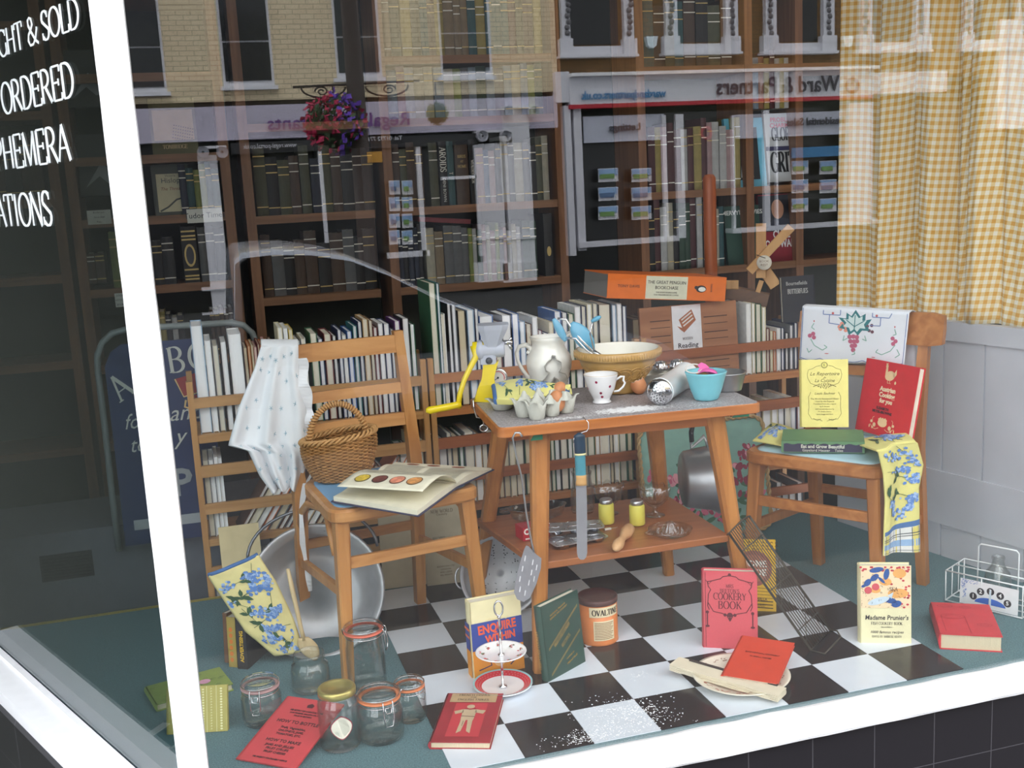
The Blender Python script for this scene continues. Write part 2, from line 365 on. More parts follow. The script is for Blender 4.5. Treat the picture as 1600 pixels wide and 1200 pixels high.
struct('trim_5', lbox(MB(), -.02, .025, -.03, 2.1, -.02, .03), old_white, 'far upright of the angled side pane')
rings = []
for i in range(41):
    z = -.03 + 2.1 * i / 40; w = .026 + noise.noise(Vector((0, 0, z * 14))) * .0012
    rings.append([Vector((-.797 + a * w, -.345 + c * .030, z)) for a, c in ((-1,-.6),(-.7,-1),(.7,-1),(1,-.6),(1.02,1),(-1,1))])
struct('trim_6', MB().loft(rings), gloss_white, 'white painted corner post between the two panes')
pane = glass('window_glass', (.96, .96, .95), ior=1.74, edge=.97)
struct('window_1', MB().box((-.77, YG - .002, .0), (1.56, YG + .002, 2.0)), pane, 'large front pane of the shop window')
pane2 = glass('side_window_glass', (.72, .76, .76), ior=1.55, edge=.97)
struct('window_2', lbox(MB(), .025, LL - .01, .006, 2.0, -.002, .002), pane2, 'angled side pane beside the entrance')
struct('wall_lobby', MB().prism([(-2.25, .93), (-2.30, .93), (-2.95, -.45), (-2.90, -.45)], -.6, 2.6), plain(34, 38, 38, .6), 'dark wall on the far side of the entrance lobby')
struct('ceiling_lobby', MB().prism([(-2.95, -.42), (-.84, -.42), (-1.40, .93), (-2.3, .93)], 2.25, 2.3), plain(60, 60, 60, .8))
# black tiles under the sill
def tilemat():
    m = D.materials.new('black_glazed_tile'); m.use_nodes = True; t = m.node_tree; bs = t.nodes['Principled BSDF']
    g = t.nodes.new('ShaderNodeTexCoord'); mp = t.nodes.new('ShaderNodeMapping'); br = t.nodes.new('ShaderNodeTexBrick')
    mp.inputs['Rotation'].default_value = (PI / 2, 0, 0)
    br.offset = 0; br.inputs['Scale'].default_value = 1; br.inputs['Brick Width'].default_value = .152; br.inputs['Row Height'].default_value = .152; br.inputs['Mortar Size'].default_value = .0012
    br.inputs['Color1'].default_value = br.inputs['Color2'].default_value = (*sr(30, 28, 32), 1); br.inputs['Mortar'].default_value = (*sr(66, 64, 68), 1)
    t.links.new(g.outputs['Object'], mp.inputs['Vector']); t.links.new(mp.outputs['Vector'], br.inputs['Vector']); t.links.new(br.outputs['Color'], bs.inputs['Base Color']); bs.inputs['Roughness'].default_value = .3
    bs.inputs['Specular IOR Level'].default_value = .3
    return m
TM = tilemat()
struct('wall_front_base', MB().box((-.9, -.405, -.62), (1.6, -.33, -.022)), TM, 'black glazed tiles under the front window sill')
struct('wall_side_base', lbox(MB(), 0, LL, -.62, -.03, -.02, .10), TM)
# black and white chequered vinyl
T = .1524
bw = MB(); bb = MB(); bw_m = MB()
for j in range(7):
    for i in range(8):
        x0 = (i - 2) * T; y1 = (j - 1 - 1) * T * 1.0 - T * 0
        y0 = -2 * T + j * T
        g = .0004
        bw_m.box((x0 + g, y0 + g, .0004), (x0 + T - g, y0 + T - g, .0024), m=(i + j) % 2)
M_ = obj('chequered_mat', bw_m, [lino_w, lino_b]); tag(M_, 'black and white chequered vinyl tiles laid over the teal carpet', 'floor tiles')
# flour dust on the mat: many little flecks
def flecks(name, n, cx, cy, rx, ry, z, r0, r1, seed, label, cat, fn=None, streak=0):
    rnd = random.Random(seed); b = MB()
    for _ in range(n):
        a = rnd.gauss(0, .45); c = rnd.gauss(0, .45); x = cx + a * rx; y = cy + c * ry
        if fn and not fn(x, y): continue
        r = rnd.uniform(r0, r1); k = 5; ph = rnd.random() * 6; e = 1 + streak * rnd.random()
        b.add([(x + math.cos(ph + 2*PI*i/k) * r * e, y + math.sin(ph + 2*PI*i/k) * r, z) for i in range(k)] + [(x, y, z + r * .5)], [(i, (i+1) % k, k) for i in range(k)])
    return tag(obj(name, b, mat('flour_white', sr(244, 244, 246), .95)), label, cat, kind='stuff')
flecks('flour_dust', 620, .115, -.235 + .02, .13, .09, .0025, .0006, .0022, 3, 'white flour sprinkled over the black tile in front of the green book', 'flour', fn=lambda x, y: -.02 < x < .25 and y > -.30)
flecks('flour_dust', 330, .005, -.275, .09, .04, .0025, .0006, .002, 4, 'white flour sprinkled on the tile nearest the front, beside the small red book', 'flour', fn=lambda x, y: y > -.30)
flecks('flour_dust', 60, .21, -.045, .04, .02, .0025, .0005, .0015, 5, 'small spill of flour on the tile in front of the cocoa tin', 'flour')
# ================================================================ across the street: real buildings the pane reflects
SD = 15.7
def sp(x, y, d=SD): return street(x, y, d)
def srect(b, x0, y0, x1, y1, d=SD, th=.08, m=0, yx=None):
    "upright slab facing the shop, spanning the given picture corners"
    ym = max((y0 + y1) / 2, 0) if y1 < 300 else (y0 + min(y1, 420)) / 2; xm = (x0 + x1) / 2
    if yx is not None: ym = yx
    a = sp(x0, ym, d); c = sp(x1, ym, d); zt = sp(xm, y0, d).z; zb_ = sp(xm, y1, d).z
    return b.box((a.x, a.y - th, zb_), (c.x, a.y, zt), m)
def brickmat(name, c1, c2, mo, w=.22, h=.075):
    m = D.materials.new(name); m.use_nodes = True; t = m.node_tree; bs = t.nodes['Principled BSDF']
    g = t.nodes.new('ShaderNodeTexCoord'); mp = t.nodes.new('ShaderNodeMapping'); br = t.nodes.new('ShaderNodeTexBrick'); mp.inputs['Rotation'].default_value = (PI / 2, 0, 0)
    br.inputs['Scale'].default_value = 1; br.inputs['Brick Width'].default_value = w; br.inputs['Row Height'].default_value = h; br.inputs['Mortar Size'].default_value = .006
    br.inputs['Color1'].default_value = (*c1, 1); br.inputs['Color2'].default_value = (*c2, 1); br.inputs['Mortar'].default_value = (*mo, 1)
    t.links.new(g.outputs['Object'], mp.inputs['Vector']); t.links.new(mp.outputs['Vector'], br.inputs['Vector']); t.links.new(br.outputs['Color'], bs.inputs['Base Color']); bs.inputs['Roughness'].default_value = .9
    return m
GZ = -.6
struct('street_ground', MB().box((-14, -22, GZ - .1), (16, -.33, GZ)), mat('asphalt', sr(58, 58, 60), .9, var=.15, scale=60))
struct('pavement', MB().box((-14, -2.6, GZ), (16, -.42, GZ + .02)), mat('paving', sr(92, 89, 85), .9, var=.1, scale=8))
lob = MB()
for i in range(16):
    for j in range(16): lob.box((-2.9 + i * .13, -.8 + j * .11, GZ + .02), (-2.9 + i * .13 + .126, -.8 + j * .11 + .106, GZ + .03), m=(i + j) % 2)
struct('floor_lobby', lob, [plain(190, 190, 184, .4), plain(48, 50, 54, .4)], 'chequered mosaic floor of the entrance lobby')
cream = brickmat('cream_painted_brick', sr(226, 210, 176), sr(220, 202, 168), sr(168, 154, 126))
brown = brickmat('brown_brick', sr(134, 100, 62), sr(112, 84, 54), sr(92, 78, 60))
dbrick = brickmat('dark_brick', sr(66, 52, 40), sr(56, 46, 38), sr(40, 36, 34))
swhite = plain(222, 222, 228, .6); sglass = mat('far_window_glass', sr(22, 24, 28), .08, var=.2, scale=1); sdark = plain(30, 30, 32); slil = plain(188, 182, 200); sgrey = plain(110, 108, 112)
# cream building
bl = thing('shop_building', 'cream painted brick building reflected in the upper left of the pane', 'building', sp(500, 400) + Vector((0, 0, -2)))
def prt(root, name, b, m): o = obj(name, b, m, root, world=True); return o
z_top = 7.6
def wallslab(x0, x1, y1, m, root, name='wall', d=SD + .03, th=.5):
    a = sp(x0, y1, d); c = sp(x1, y1, d); return prt(root, name, MB().box((a.x, a.y - th, min(a.z, c.z)), (c.x, a.y, z_top)), m)
wallslab(-300, 872, 143, cream, bl)
prt(bl, 'band', srect(MB(), -300, 139, 872, 172, d=SD + .1, th=.5), dbrick)
for i, (x0, x1, y1, ys) in enumerate(((196, 262, 147, 72), (350, 430, 137, 63), (527, 598, 124, 56), (690, 770, 122, 50))):
    w = srect(MB(), x0, -90, x1, y1, d=SD + .02, th=.1, yx=y1); f = prt(bl, 'window_frame', w, swhite)
    g = MB(); srect(g, x0 + 4, -85, x1 - 4, ys, d=SD - .02, th=.05, yx=y1); srect(g, x0 + 4, ys + 3, x1 - 4, y1 - 11, d=SD - .01, th=.05, yx=y1)
    obj('pane', g, sglass, f, world=True); s_ = MB(); srect(s_, x0 - 5, y1 - 3, x1 + 5, y1 + 3, d=SD - .1, th=.12, yx=y1); obj('sill', s_, swhite, f, world=True)
prt(bl, 'rear_wall', srect(MB(), -300, -150, 872, 640, d=SD + .9, th=.2), sdark); prt(bl, 'fascia', srect(MB(), -300, 168, 872, 222, d=SD - .05, th=.3), slil)
prt(bl, 'shopfront', srect(MB(), -300, 222, 872, 620, d=SD + .3, th=.3), plain(26, 26, 30, .3))
prt(bl, 'name_strip', srect(MB(), 360, 215, 800, 232, d=SD - .12, th=.1), plain(40, 40, 44))
def stext(root, s, x0, x1, yc, hpx, m, d=SD, name='lettering', bold=.0):
    "reads normally in the street, so it is seen reversed in the pane"
    a = sp(x0, yc, d); c = sp(x1, yc, d)
    fr = frame(((a.x + c.x) / 2, a.y + .02, (a.z + c.z) / 2), (-1, 0, 0), (0, 0, 1))
    h = abs(sp(x0, yc - hpx / 2, d).z - sp(x0, yc + hpx / 2, d).z); b = MB(); txt(b, s, Matrix.Identity(4), size=h * 1.35, depth=.01, bold=bold)
    w = max(v.x for v in b.v) - min(v.x for v in b.v); k = abs(c.x - a.x) / w
    b.v = [fr @ Vector((v.x * k, v.y, v.z)) for v in b.v]
    return obj(name, b, m, root, world=True)
purple = plain(104, 50, 130)
stext(bl, 'Regal Consultants', 640, 418, 190, 22, purple, SD - .09, bold=.003)
stext(bl, 'www.regal-portal.co.uk', 463, 380, 228, 8, swhite, SD - .16)
stext(bl, 'Tel. 01732 771770', 628, 560, 217, 7, swhite, SD - .16)
def pilaster(root, x, w, y0, y1):
    b = MB(); srect(b, x - w/2, y0 + 14, x + w/2, y1, d=SD - .12, th=.25)
    srect(b, x - w * .72, y0, x + w * .72, y0 + 4, d=SD - .16, th=.3); srect(b, x - w*.62, y1 - 70, x + w * .62, y1 - 66, d=SD - .16, th=.3); srect(b, x - w*.66, y1 - 30, x + w * .66, y1, d=SD - .16, th=.3)
    for k in (-1, 1):
        c = sp(x + k * w * .5, y0 + 10, SD - .2); fr = frame(c, (1, 0, 0), (0, 0, 1)); r = .09
        b.lathe([(.02, -.1), (r * .4, .03), (r * .55, .0), (r, .03), (r, -.12)], 16, fr)
    return prt(root, 'pilaster', b, swhite)
pilaster(bl, 770, 36, 203, 440); pilaster(bl, 332, 30, 228, 520); pilaster(bl, 812, 40, 165, 440)
b = MB(); srect(b, 502, 232, 508, 380, d=SD - .1); srect(b, 605, 393, 672, 402, d=SD - .1); srect(b, 655, 226, 662, 400, d=SD - .1); srect(b, 745, 226, 752, 400, d=SD-.1); srect(b, 690, 275, 745, 280, d=SD-.1)
prt(bl, 'glazing_bars', b, swhite)
cards = [plain(150, 185, 225), plain(120, 160, 90), plain(225, 225, 230), plain(90, 120, 160)]
def card(root, x0, y0, x1, y1, i):
    b = MB(); srect(b, x0, y0, x1, y1, d=SD + .1, th=.02); srect(b, x0 + 1, y0 + 1, x1 - 1, y0 + (y1 - y0) * .5, d=SD + .08, th=.02, m=1); srect(b, x0 + 3, y0 + (y1 - y0) * .42, x1 - 6, y0 + (y1 - y0) * .75, d=SD + .07, th=.02, m=2)
    return prt(root, 'listing_card', b, [cards[2], cards[0], cards[1 if i % 2 else 3]])
for i in range(8): card(bl, 608 + (i % 2) * 20, 282 + (i // 2) * 26, 625 + (i % 2) * 20, 304 + (i // 2) * 26, i)
# brown brick building
br_ = thing('shop_building', 'brown brick building with ornate white window surrounds reflected in the upper right', 'building', sp(1200, 400) + Vector((0, 0, -2)))
wallslab(872, 2100, 100, brown, br_); prt(br_, 'band', srect(MB(), 872, 82, 2100, 118, d=SD + .08, th=.3), dbrick)
for (x0, x1, i0, i1, yb, ysl) in ((878, 996, 893, 967, 70, 88), (1040, 1158, 1060, 1125, 66, 84), (1195, 1308, 1214, 1277, 65, 83), (1345, 1456, 1363, 1420, 64, 81), (1505, 1615, 1520, 1580, 60, 78)):
    b = MB(); srect(b, x0 + 2, -120, i0, ysl, d=SD - .08, th=.25, yx=ysl); srect(b, i1 + 10, -120, x1 - 4, ysl, d=SD - .08, th=.25, yx=ysl); srect(b, i0 - 1, yb + 2, i1 + 12, ysl, d=SD - .04, th=.25); srect(b, x0 - 3, ysl - 3, x1 + 3, ysl + 1, d=SD - .16, th=.3)
    srect(b, x0 - 2, ysl - 28, i0 + 3, ysl, d=SD - .12, th=.2); srect(b, i1 + 8, ysl - 28, x1, ysl, d=SD - .12, th=.2)
    f = prt(br_, 'window_surround', b, swhite)
    g = MB(); srect(g, i0 - 2, -120, i1, yb, d=SD + .02, th=.05, yx=ysl); obj('pane', g, sglass, f, world=True)
    c_ = MB(); rr = random.Random(i0)
    for xx in (x0 + 9, (i1 + x1) / 2 + 3):
        for k in range(9):
            p = sp(xx + rr.uniform(-2, 2), 52 - k * 9, SD - .1); c_.lathe([(.0, .03), (.035, .02), (.05, 0)], 7, frame(p, (-1, 0, 0), (0, 0, 1)))
    obj('carving', c_, sgrey, f, world=True)
prt(br_, 'rear_wall', srect(MB(), 872, -150, 2100, 640, d=SD + .9, th=.2), sdark); prt(br_, 'fascia', srect(MB(), 868, 112, 890, 160, d=SD - .1, th=.3), swhite)
fa = prt(br_, 'fascia_board', srect(MB(), 890, 110, 1364, 161, d=SD - .15, th=.3), plain(226, 226, 232))
obj('red_stripe', srect(MB(), 890, 156, 1364, 162, d=SD - .17, th=.3), plain(190, 30, 50), fa, world=True)
obj('top_trim', srect(MB(), 893, 108, 1375, 113, d=SD - .3, th=.3), plain(240, 240, 240), fa, world=True)
stext(fa, 'wardandpartners.co.uk', 1040, 908, 148, 13, plain(70, 140, 190), SD - .17, bold=.003)
stext(fa, 'Ward & Partners', 1310, 1118, 134, 27, plain(58, 50, 66), SD - .17, bold=.003)
b = MB(); c = sp(1331, 134, SD - .2); fr = frame(c, (-1, 0, 0), (0, 0, 1)); b.lathe([(.09, .0), (.09, .03), (.14, .03), (.14, 0)], 24, fr)
obj('logo_ring', b, plain(150, 60, 70), fa, world=True)
prt(br_, 'shopfront', srect(MB(), 872, 160, 2100, 620, d=SD + .3, th=.3), plain(28, 28, 32, .3))
b = MB(); srect(b, 886, 165, 896, 400, d=SD - .1, th=.2); srect(b, 900, 165, 912, 392, d=SD - .06, th=.2); srect(b, 1058, 178, 1070, 372, d=SD - .1); srect(b, 1037, 180, 1043, 372, d=SD-.08); srect(b, 1145, 180, 1149, 360, d=SD-.08); srect(b, 1194, 172, 1203, 360, d=SD-.1); srect(b, 1213, 215, 1216, 354, d=SD-.08)
srect(b, 905, 374, 1062, 382, d=SD - .15, th=.3); srect(b, 1145, 350, 1372, 357, d=SD - .15, th=.3); srect(b, 1326, 160, 1364, 350, d=SD - .12, th=.3); srect(b, 1364, 112, 1480, 145, d=SD - .1, th=.3); srect(b, 1560, 30, 1640, 200, d=SD-.1, th=.3)
prt(br_, 'white_joinery', b, swhite)
prt(br_, 'transom_sign', srect(srect(MB(), 912, 180, 1038, 221, d=SD - .02, th=.05), 1149, 176, 1326, 213, d=SD - .02, th=.05), plain(196, 200, 214))
stext(br_, 'Lettings', 1000, 952, 199, 12, plain(40, 40, 60), SD - .05, bold=.003)
stext(br_, 'Residential Sales', 1318, 1228, 190, 12, plain(50, 50, 66), SD - .05, bold=.003)
stripb = MB(); srect(stripb, 1237, 229, 1325, 245, d=SD - .0, th=.04); prt(br_, 'blue_strip', stripb, plain(60, 130, 180))
for c0 in (935, 987, 1237, 1281):
    for r in range(3):
        y0 = (263 if c0 < 1100 else 251) + r * 29.5; card(br_, c0, y0, c0 + (31 if c0 < 1100 else 26), y0 + 21, r + c0)
b = MB(); c = sp(1103, 208, SD - .05); fr = frame(c, (-1, 0, 0), (0, 0, 1)); b.lathe([(.07, 0), (.07, .02), (.12, .02), (.12, 0)], 24, fr); prt(br_, 'round_sticker', b, plain(170, 70, 70))
for x, y in ((1017, 66), (1323, 65)):
    p = sp(x, y, SD - .02); fr = frame(p, (1, 0, 0), (0, 0, 1)); b = MB().prism([(-.11, .09), (.11, .09), (.08, -.06), (.03, -.1), (-.03, -.1), (-.08, -.06)], -.05, .06, frame(p, (-1, 0, 0), (0, 0, 1)))
    a_ = thing('alarm_box', 'white burglar alarm box on the brown brick wall, %s' % ('between two ornate windows' if x < 1200 else 'seen over the edge of the curtain'), 'alarm box', p); obj('case', b, plain(225, 235, 240), a_, world=True)
# lamp post with flower baskets
ld_ = 9.0
lpst = thing('lamp_post', 'dark brown iron lamp post with a scrolled bracket reflected in the pane', 'lamp post', sp(592, 600, ld_))
a = sp(592, 620, ld_); a.z = GZ; t_ = sp(572, -60, ld_)
t_.x = a.x
brn = plain(52, 38, 34)
obj('post', MB().tube([a, (a.x, a.y, a.z + .8), (a.x, a.y, a.z + .82), t_], .09, 14, rs=[.16, .13, .10, .085]), brn, lpst, world=True)
b = MB(); zc = sp(590, 131, ld_).z; 
b.tube([(a.x - .62, a.y, zc - .01), (a.x + .66, a.y, zc + .02)], .012)
for sd in (-1, 1):
    b.tube([(a.x + sd * (.1 + .22 * (1 - math.cos(q)) ), a.y, zc - .10 * math.sin(q) - .02) for q in [PI * k / 12 for k in range(13)]], .009)
    b.tube([(a.x + sd * (.34 + .07 * math.cos(q) * (1 - q / 12)), a.y, zc - .06 + .05 * math.sin(q) * (1 - q / 12)) for q in [k * .5 for k in range(20)]], .008)
obj('bracket', b, brn, lpst, world=True)
sg = MB(); srect(sg, 574, 237, 597, 254, d=ld_ - .12, th=.02); obj('parking_sign', sg, plain(205, 150, 60), lpst, world=True)
def basket(x, y, rpx, label, seed, cols):
    c = sp(x, y, ld_); r = rpx / FPX * (ld_ - CAM.y); rnd = random.Random(seed)
    root = thing('flower_basket', label, 'hanging basket', c)
    obj('basket', MB().lathe([(.0, -.9 * r), (.35 * r, -.8 * r), (.6 * r, -.45 * r), (.68 * r, -.1 * r), (.0, -.1 * r)], 16), plain(40, 46, 34), root)
    lf = MB(); fl = [MB() for _ in cols]
    def petal(b, p, s):
        u = Vector((rnd.gauss(0,1), rnd.gauss(0,1), rnd.gauss(0,1))).normalized(); v = u.orthogonal().normalized(); w = u.cross(v)
        b.add([p + v * s, p + w * s * .7 + u * s * .2, p - v * s, p - w * s * .7 + u * s * .2], [(0,1,2,3)])
    for _ in range(620):
        d = Vector((rnd.gauss(0,1), rnd.gauss(0,1), rnd.gauss(0,.75))).normalized() * r * rnd.uniform(.6, 1.02); petal(lf, d, .028 * r / .25)
    for _ in range(360):
        d = Vector((rnd.gauss(0,1), rnd.gauss(0,1), rnd.gauss(.1,.75))).normalized() * r * rnd.uniform(.85, 1.12); k = 0 if d.x > -.1 * r and rnd.random() < .75 else 1
        petal(fl[k], d, .034 * r / .25)
    tag(obj('foliage', lf, plain(62, 84, 52), root), None, None, kind='stuff')
    for f, c_, n_ in zip(fl, cols, ('purple_flowers', 'pink_flowers')): tag(obj(n_, f, c_, root), None, None, kind='stuff')
    obj('hanging_wires', MB().tube([(0, 0, r * .1), (0, 0, zc - c.z)], .006), brn, root)
basket(524, 192, 44, 'hanging basket of purple and pink flowers reflected left of the lamp post', 5, [plain(110, 70, 190), plain(200, 40, 90)])
basket(683, 178, 16, 'small dark hanging basket reflected right of the lamp post', 6, [plain(60, 90, 50), plain(90, 100, 60)])
# silver car parked outside, behind the camera
cdp = 5.2
car = thing('car', 'silver parked car whose roof line curves across the reflection', 'car', (sp(500, 500, cdp).x, sp(500, 500, cdp).y, GZ))
roof = [(366, 470), (366, 402), (378, 392), (420, 387), (480, 388), (540, 397), (600, 420), (680, 460), (760, 492), (850, 525)]
P = [sp(x, y, cdp) for x, y in roof]; yc = P[0].y
prf = [(p.x, p.z) for p in P]
xr = prf[-1][0]; xl = prf[0][0]; zr = prf[-1][1]
side = [(xl - .02, GZ + .35), (xl - .04, GZ + .7)] + prf + [(xr + .9, zr - .12), (xr + 1.15, zr - .28), (xr + 1.2, GZ + .35)]
w_ = 1.66
rings = []
for k, (dy, sc) in enumerate(((0, .0), (-.06, .10), (-.16, .16), (-w_ + .16, .16), (-w_ + .06, .10), (-w_, 0))):
    rings.append([Vector((x, yc + dy, z - (.05 if z > GZ + .9 else 0) * (1 - sc / .16))) for x, z in side])
obj('body', MB().loft(rings, smooth=True), mat('silver_car_paint', sr(165, 170, 180), .25, .6, coat=.5), car, world=True)
zb = sp(560, 560, cdp).z
win = [(x + .03, z - .05) for x, z in prf[1:-1]] + [(prf[-1][0] + .05, zb), (prf[0][0] + .03, zb)]
obj('side_window', MB().prism([(x, z) for x, z in win], -.02, .02, frame((0, yc + .01, 0), (1, 0, 0), (0, 0, 1))), mat('car_window', sr(14, 15, 18), .15), car, world=True)
for sx in (xl + .45, xr + .45):
    fr = frame((sx, yc - .08, GZ + .31), (1, 0, 0), (0, 0, 1)); obj('wheel', MB().lathe([(.0, .02), (.2, .03), (.21, .06), (.31, .06), (.31, -.14), (.0, -.14)], 28, fr), plain(28, 28, 30), car, world=True)
# round lamp in the shop ceiling
c = at(480, 63, Y=3.6)
sl = thing('ceiling_lamp', 'small bright spotlight shining at the back of the shop', 'lamp', (c.x, c.y, c.z + .1))
b = MB().lathe([(.03, .0), (.045, .0), (.03, .1), (.0, .1)], 20, Matrix.Translation(c)); obj('shade', b, plain(60, 60, 60), sl, world=True)
em = D.materials.new('lamp_glow'); em.use_nodes = True; em.node_tree.nodes['Principled BSDF'].inputs['Emission Color'].default_value = (1, .85, .6, 1); em.node_tree.nodes['Principled BSDF'].inputs['Emission Strength'].default_value = 30
b = MB().lathe([(.0, -.02), (.02, -.012), (.028, .0), (.0, .02)], 16, Matrix.Translation(c)); obj('bulb', b, em, sl, world=True)
obj('flex', MB().tube([c + Vector((0, 0, .1)), Vector((c.x, c.y, 2.3))], .004), plain(40, 40, 40), sl, world=True)
for i, (x, y, e) in enumerate(((.4, 1.5, 1.5), (-1.1, 1.5, .8), (1.7, 1.4, 2.5))):  # unseen area lamps, added to brighten the back shelves
    L = D.objects.new('ceiling_light', D.lights.new('ceiling_light', 'AREA')); S.collection.objects.link(L); L.location = (x, y, 2.26)
    L.data.size = .5; L.data.energy = e; L.data.color = (1, .93, .82); L['kind'] = 'structure'
# ================================================================ low bookcases behind the display, seen from their backs
pine = wood('orange_pine', sr(178, 128, 76), sr(204, 156, 100), 0); pinez = wood('orange_pine_upright', sr(174, 122, 70), sr(200, 150, 92), 2)
dpine = wood('dark_oiled_rail', sr(140, 78, 44), sr(168, 98, 56), 0)
RB = random.Random(11)
ORD = ['first','second','third','fourth','fifth','sixth','seventh','eighth','ninth','tenth','eleventh','twelfth','thirteenth','fourteenth','fifteenth','sixteenth','seventeenth','eighteenth','nineteenth','twentieth']
def ordinal(i):
    if i < 20: return ORD[i]
    t = {2: 'twenty', 3: 'thirty', 4: 'forty', 5: 'fifty'}[(i + 1) // 10]; r = (i + 1) % 10
    return {2: 'twentieth', 3: 'thirtieth', 4: 'fortieth'}[(i + 1) // 10] if r == 0 else t + '-' + ORD[r - 1]
PG = [mat('page_edges_%d' % k, sr(*c), .85, var=.10, scale=30, stretch=(60, 1, 1)) for k, c in enumerate(((238, 238, 236), (228, 222, 204), (214, 200, 170), (245, 246, 250), (186, 166, 134)))]
CV = {'navy': (36, 48, 84), 'black': (32, 30, 34), 'white': (228, 228, 226), 'dark red': (110, 36, 40), 'green': (44, 92, 62), 'grey': (120, 122, 126), 'pale blue': (150, 176, 200), 'cream': (222, 212, 180), 'brown': (104, 70, 48), 'blue': (50, 96, 160), 'purple': (96, 50, 110), 'tan': (180, 146, 100), 'teal': (40, 110, 116), 'yellow': (214, 186, 70), 'olive': (96, 100, 60), 'orange': (206, 120, 70), 'pink': (214, 160, 160), 'lime': (170, 190, 70)}
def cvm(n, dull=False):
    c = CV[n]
    if dull: g = sum(c) / 3; c = [(v * .7 + g * .3) * .70 for v in c]  # back-row covers muted like old cloth and darkened for the dim interior
    return mat(('faded_shaded_cloth_' if dull else 'cloth_') + n.replace(' ', '_'), sr(*c), .6, var=.10, scale=60)
def shelf_book(P, U, t, h, d, cover, pg, label, group, spine_front=False, lean=0, flat=False, details=True):
    """stands at P (front bottom left corner), thickness t along U, depth d away from the street.
    fore-edge or spine towards the street"""
    U = Vector(U).normalized(); Z = Vector((0, 0, 1)); Vd = Z.cross(U)
    m = Matrix.Identity(4)
    for i, a in enumerate((U, Vd, Z)):
        for k in range(3): m[k][i] = a[k]
    for k in range(3): m[k][3] = P[k]
    if lean: m = m @ Matrix.Rotation(lean, 4, 'Y')
    c = .0022 if t > .012 else .0014
    b = MB(); b.box((0, 0, 0), (c, d, h)); b.box((t - c, 0, 0), (t, d, h))
    if spine_front:
        n = 5; pr = [(t * i / n, -.004 * math.sin(PI * i / n)) for i in range(n + 1)]
        b.prism(pr + [(t, .003), (0, .003)], 0, h)
        pb = MB().box((c, .003, .003), (t - c, d - .004, h - .003))
    else:
        b.box((c, d - .002, 0), (t - c, d, h)); pb = MB().box((c, .004, .003), (t - c, d - .002, h - .003))
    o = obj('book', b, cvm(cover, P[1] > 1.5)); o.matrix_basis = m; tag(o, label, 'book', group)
    obj('page_block', pb, pg, o)
    return o, m
def fill(x0, x1, z, Y, hs, label_place, group, t0=.009, t1=.028, covers=None, pages=(0, 1, 3), spine=False, d=.15, lean=0, heights=None, pitch_gap=.0008, gold=False):
    """a row of books between x0 and x1; hs(x) gives a height"""
    x = x0; i = 0; out = []
    cs = covers or list(CV)
    while x < x1 - t0:
        t = min(RB.uniform(t0, t1), x1 - x); h = hs(x) if callable(hs) else RB.uniform(*hs)
        if t < .006: break
        c = RB.choice(cs); pgm = PG[RB.choice(pages)]
        yy = Y + RB.uniform(0, .008)
        what = ('%s-spined' % c) if spine else ('%s, %s' % (c, 'pale page edges outwards'))
        lab = '%s book, %s from left %s' % (c + ('-spined' if spine else '-covered'), ordinal(i), label_place)
        o, m = shelf_book((x, yy, z), (1, 0, 0), t, h, d, c, pgm, lab, group, spine_front=spine, lean=lean)
        if spine and t > .012:
            bb_ = MB(); fr = frame((x, yy, z), (1, 0, 0), (0, 0, 1))
            for k in (.12, .72, .86): bb_.box((.0006, h * k, .0037), (t - .0006, h * k + .004, .0044))
            gm = mat('gilt_print', sr(196, 170, 110), .4, .3) if RB.random() < .5 else mat('pale_print', sr(214, 210, 200), .6)
            bb_.v = [o.matrix_basis.inverted() @ (fr @ v) for v in bb_.v]; obj('spine_bands', bb_, gm, o)
        x += t + pitch_gap + (RB.uniform(0, .004) if RB.random() < .2 else 0) + (abs(math.sin(lean)) * .006 if lean else 0); i += 1
        out.append(o)
    return out
YB = .938
UN = [(-.757, -.053), (-.047, .650), (.657, 1.300)]
NM = ['left', 'middle', 'right']
for k, (x0, x1) in enumerate(UN):
    root = thing('low_bookcase', '%s low pine bookcase behind the display, back rails towards the window' % NM[k], 'bookcase', ((x0 + x1) / 2, YB + .11, -.45), group='low pine bookcases')
    for x in (x0, x1 - .017):
        obj('side_upright', MB().box((x, YB - .005, -.45), (x + .017, YB + .018, .652)).box((x, YB + .20, -.45), (x + .017, YB + .222, .652)), pinez, root, world=True)
    wm = pine if k == 0 else wood('warm_pine', sr(168, 104, 56), sr(194, 130, 76), 0)
    for z0, z1, nm in ((.572, .602, 'rail'), (.365, .400, 'rail'), (.253, .284, 'rail'), (.060, .09, 'rail')):
        m_ = dpine if (k > 0 and nm == 'rail' and z0 != .572) or (k == 2) else wm
        obj(nm, MB().box((x0 + .017, YB - .003, z0), (x1 - .017, YB + .009, z1)), m_, root, world=True)
    for z0, z1 in ((.468, .492), (.155, .176), (-.16, -.14), (-.44, -.42)):
        obj('shelf', MB().box((x0 + .017, YB - .002, z0), (x1 - .017, YB + .215, z1)), wm, root, world=True)
GR = 'books in the low bookcases behind the display'
Yf = YB + .016
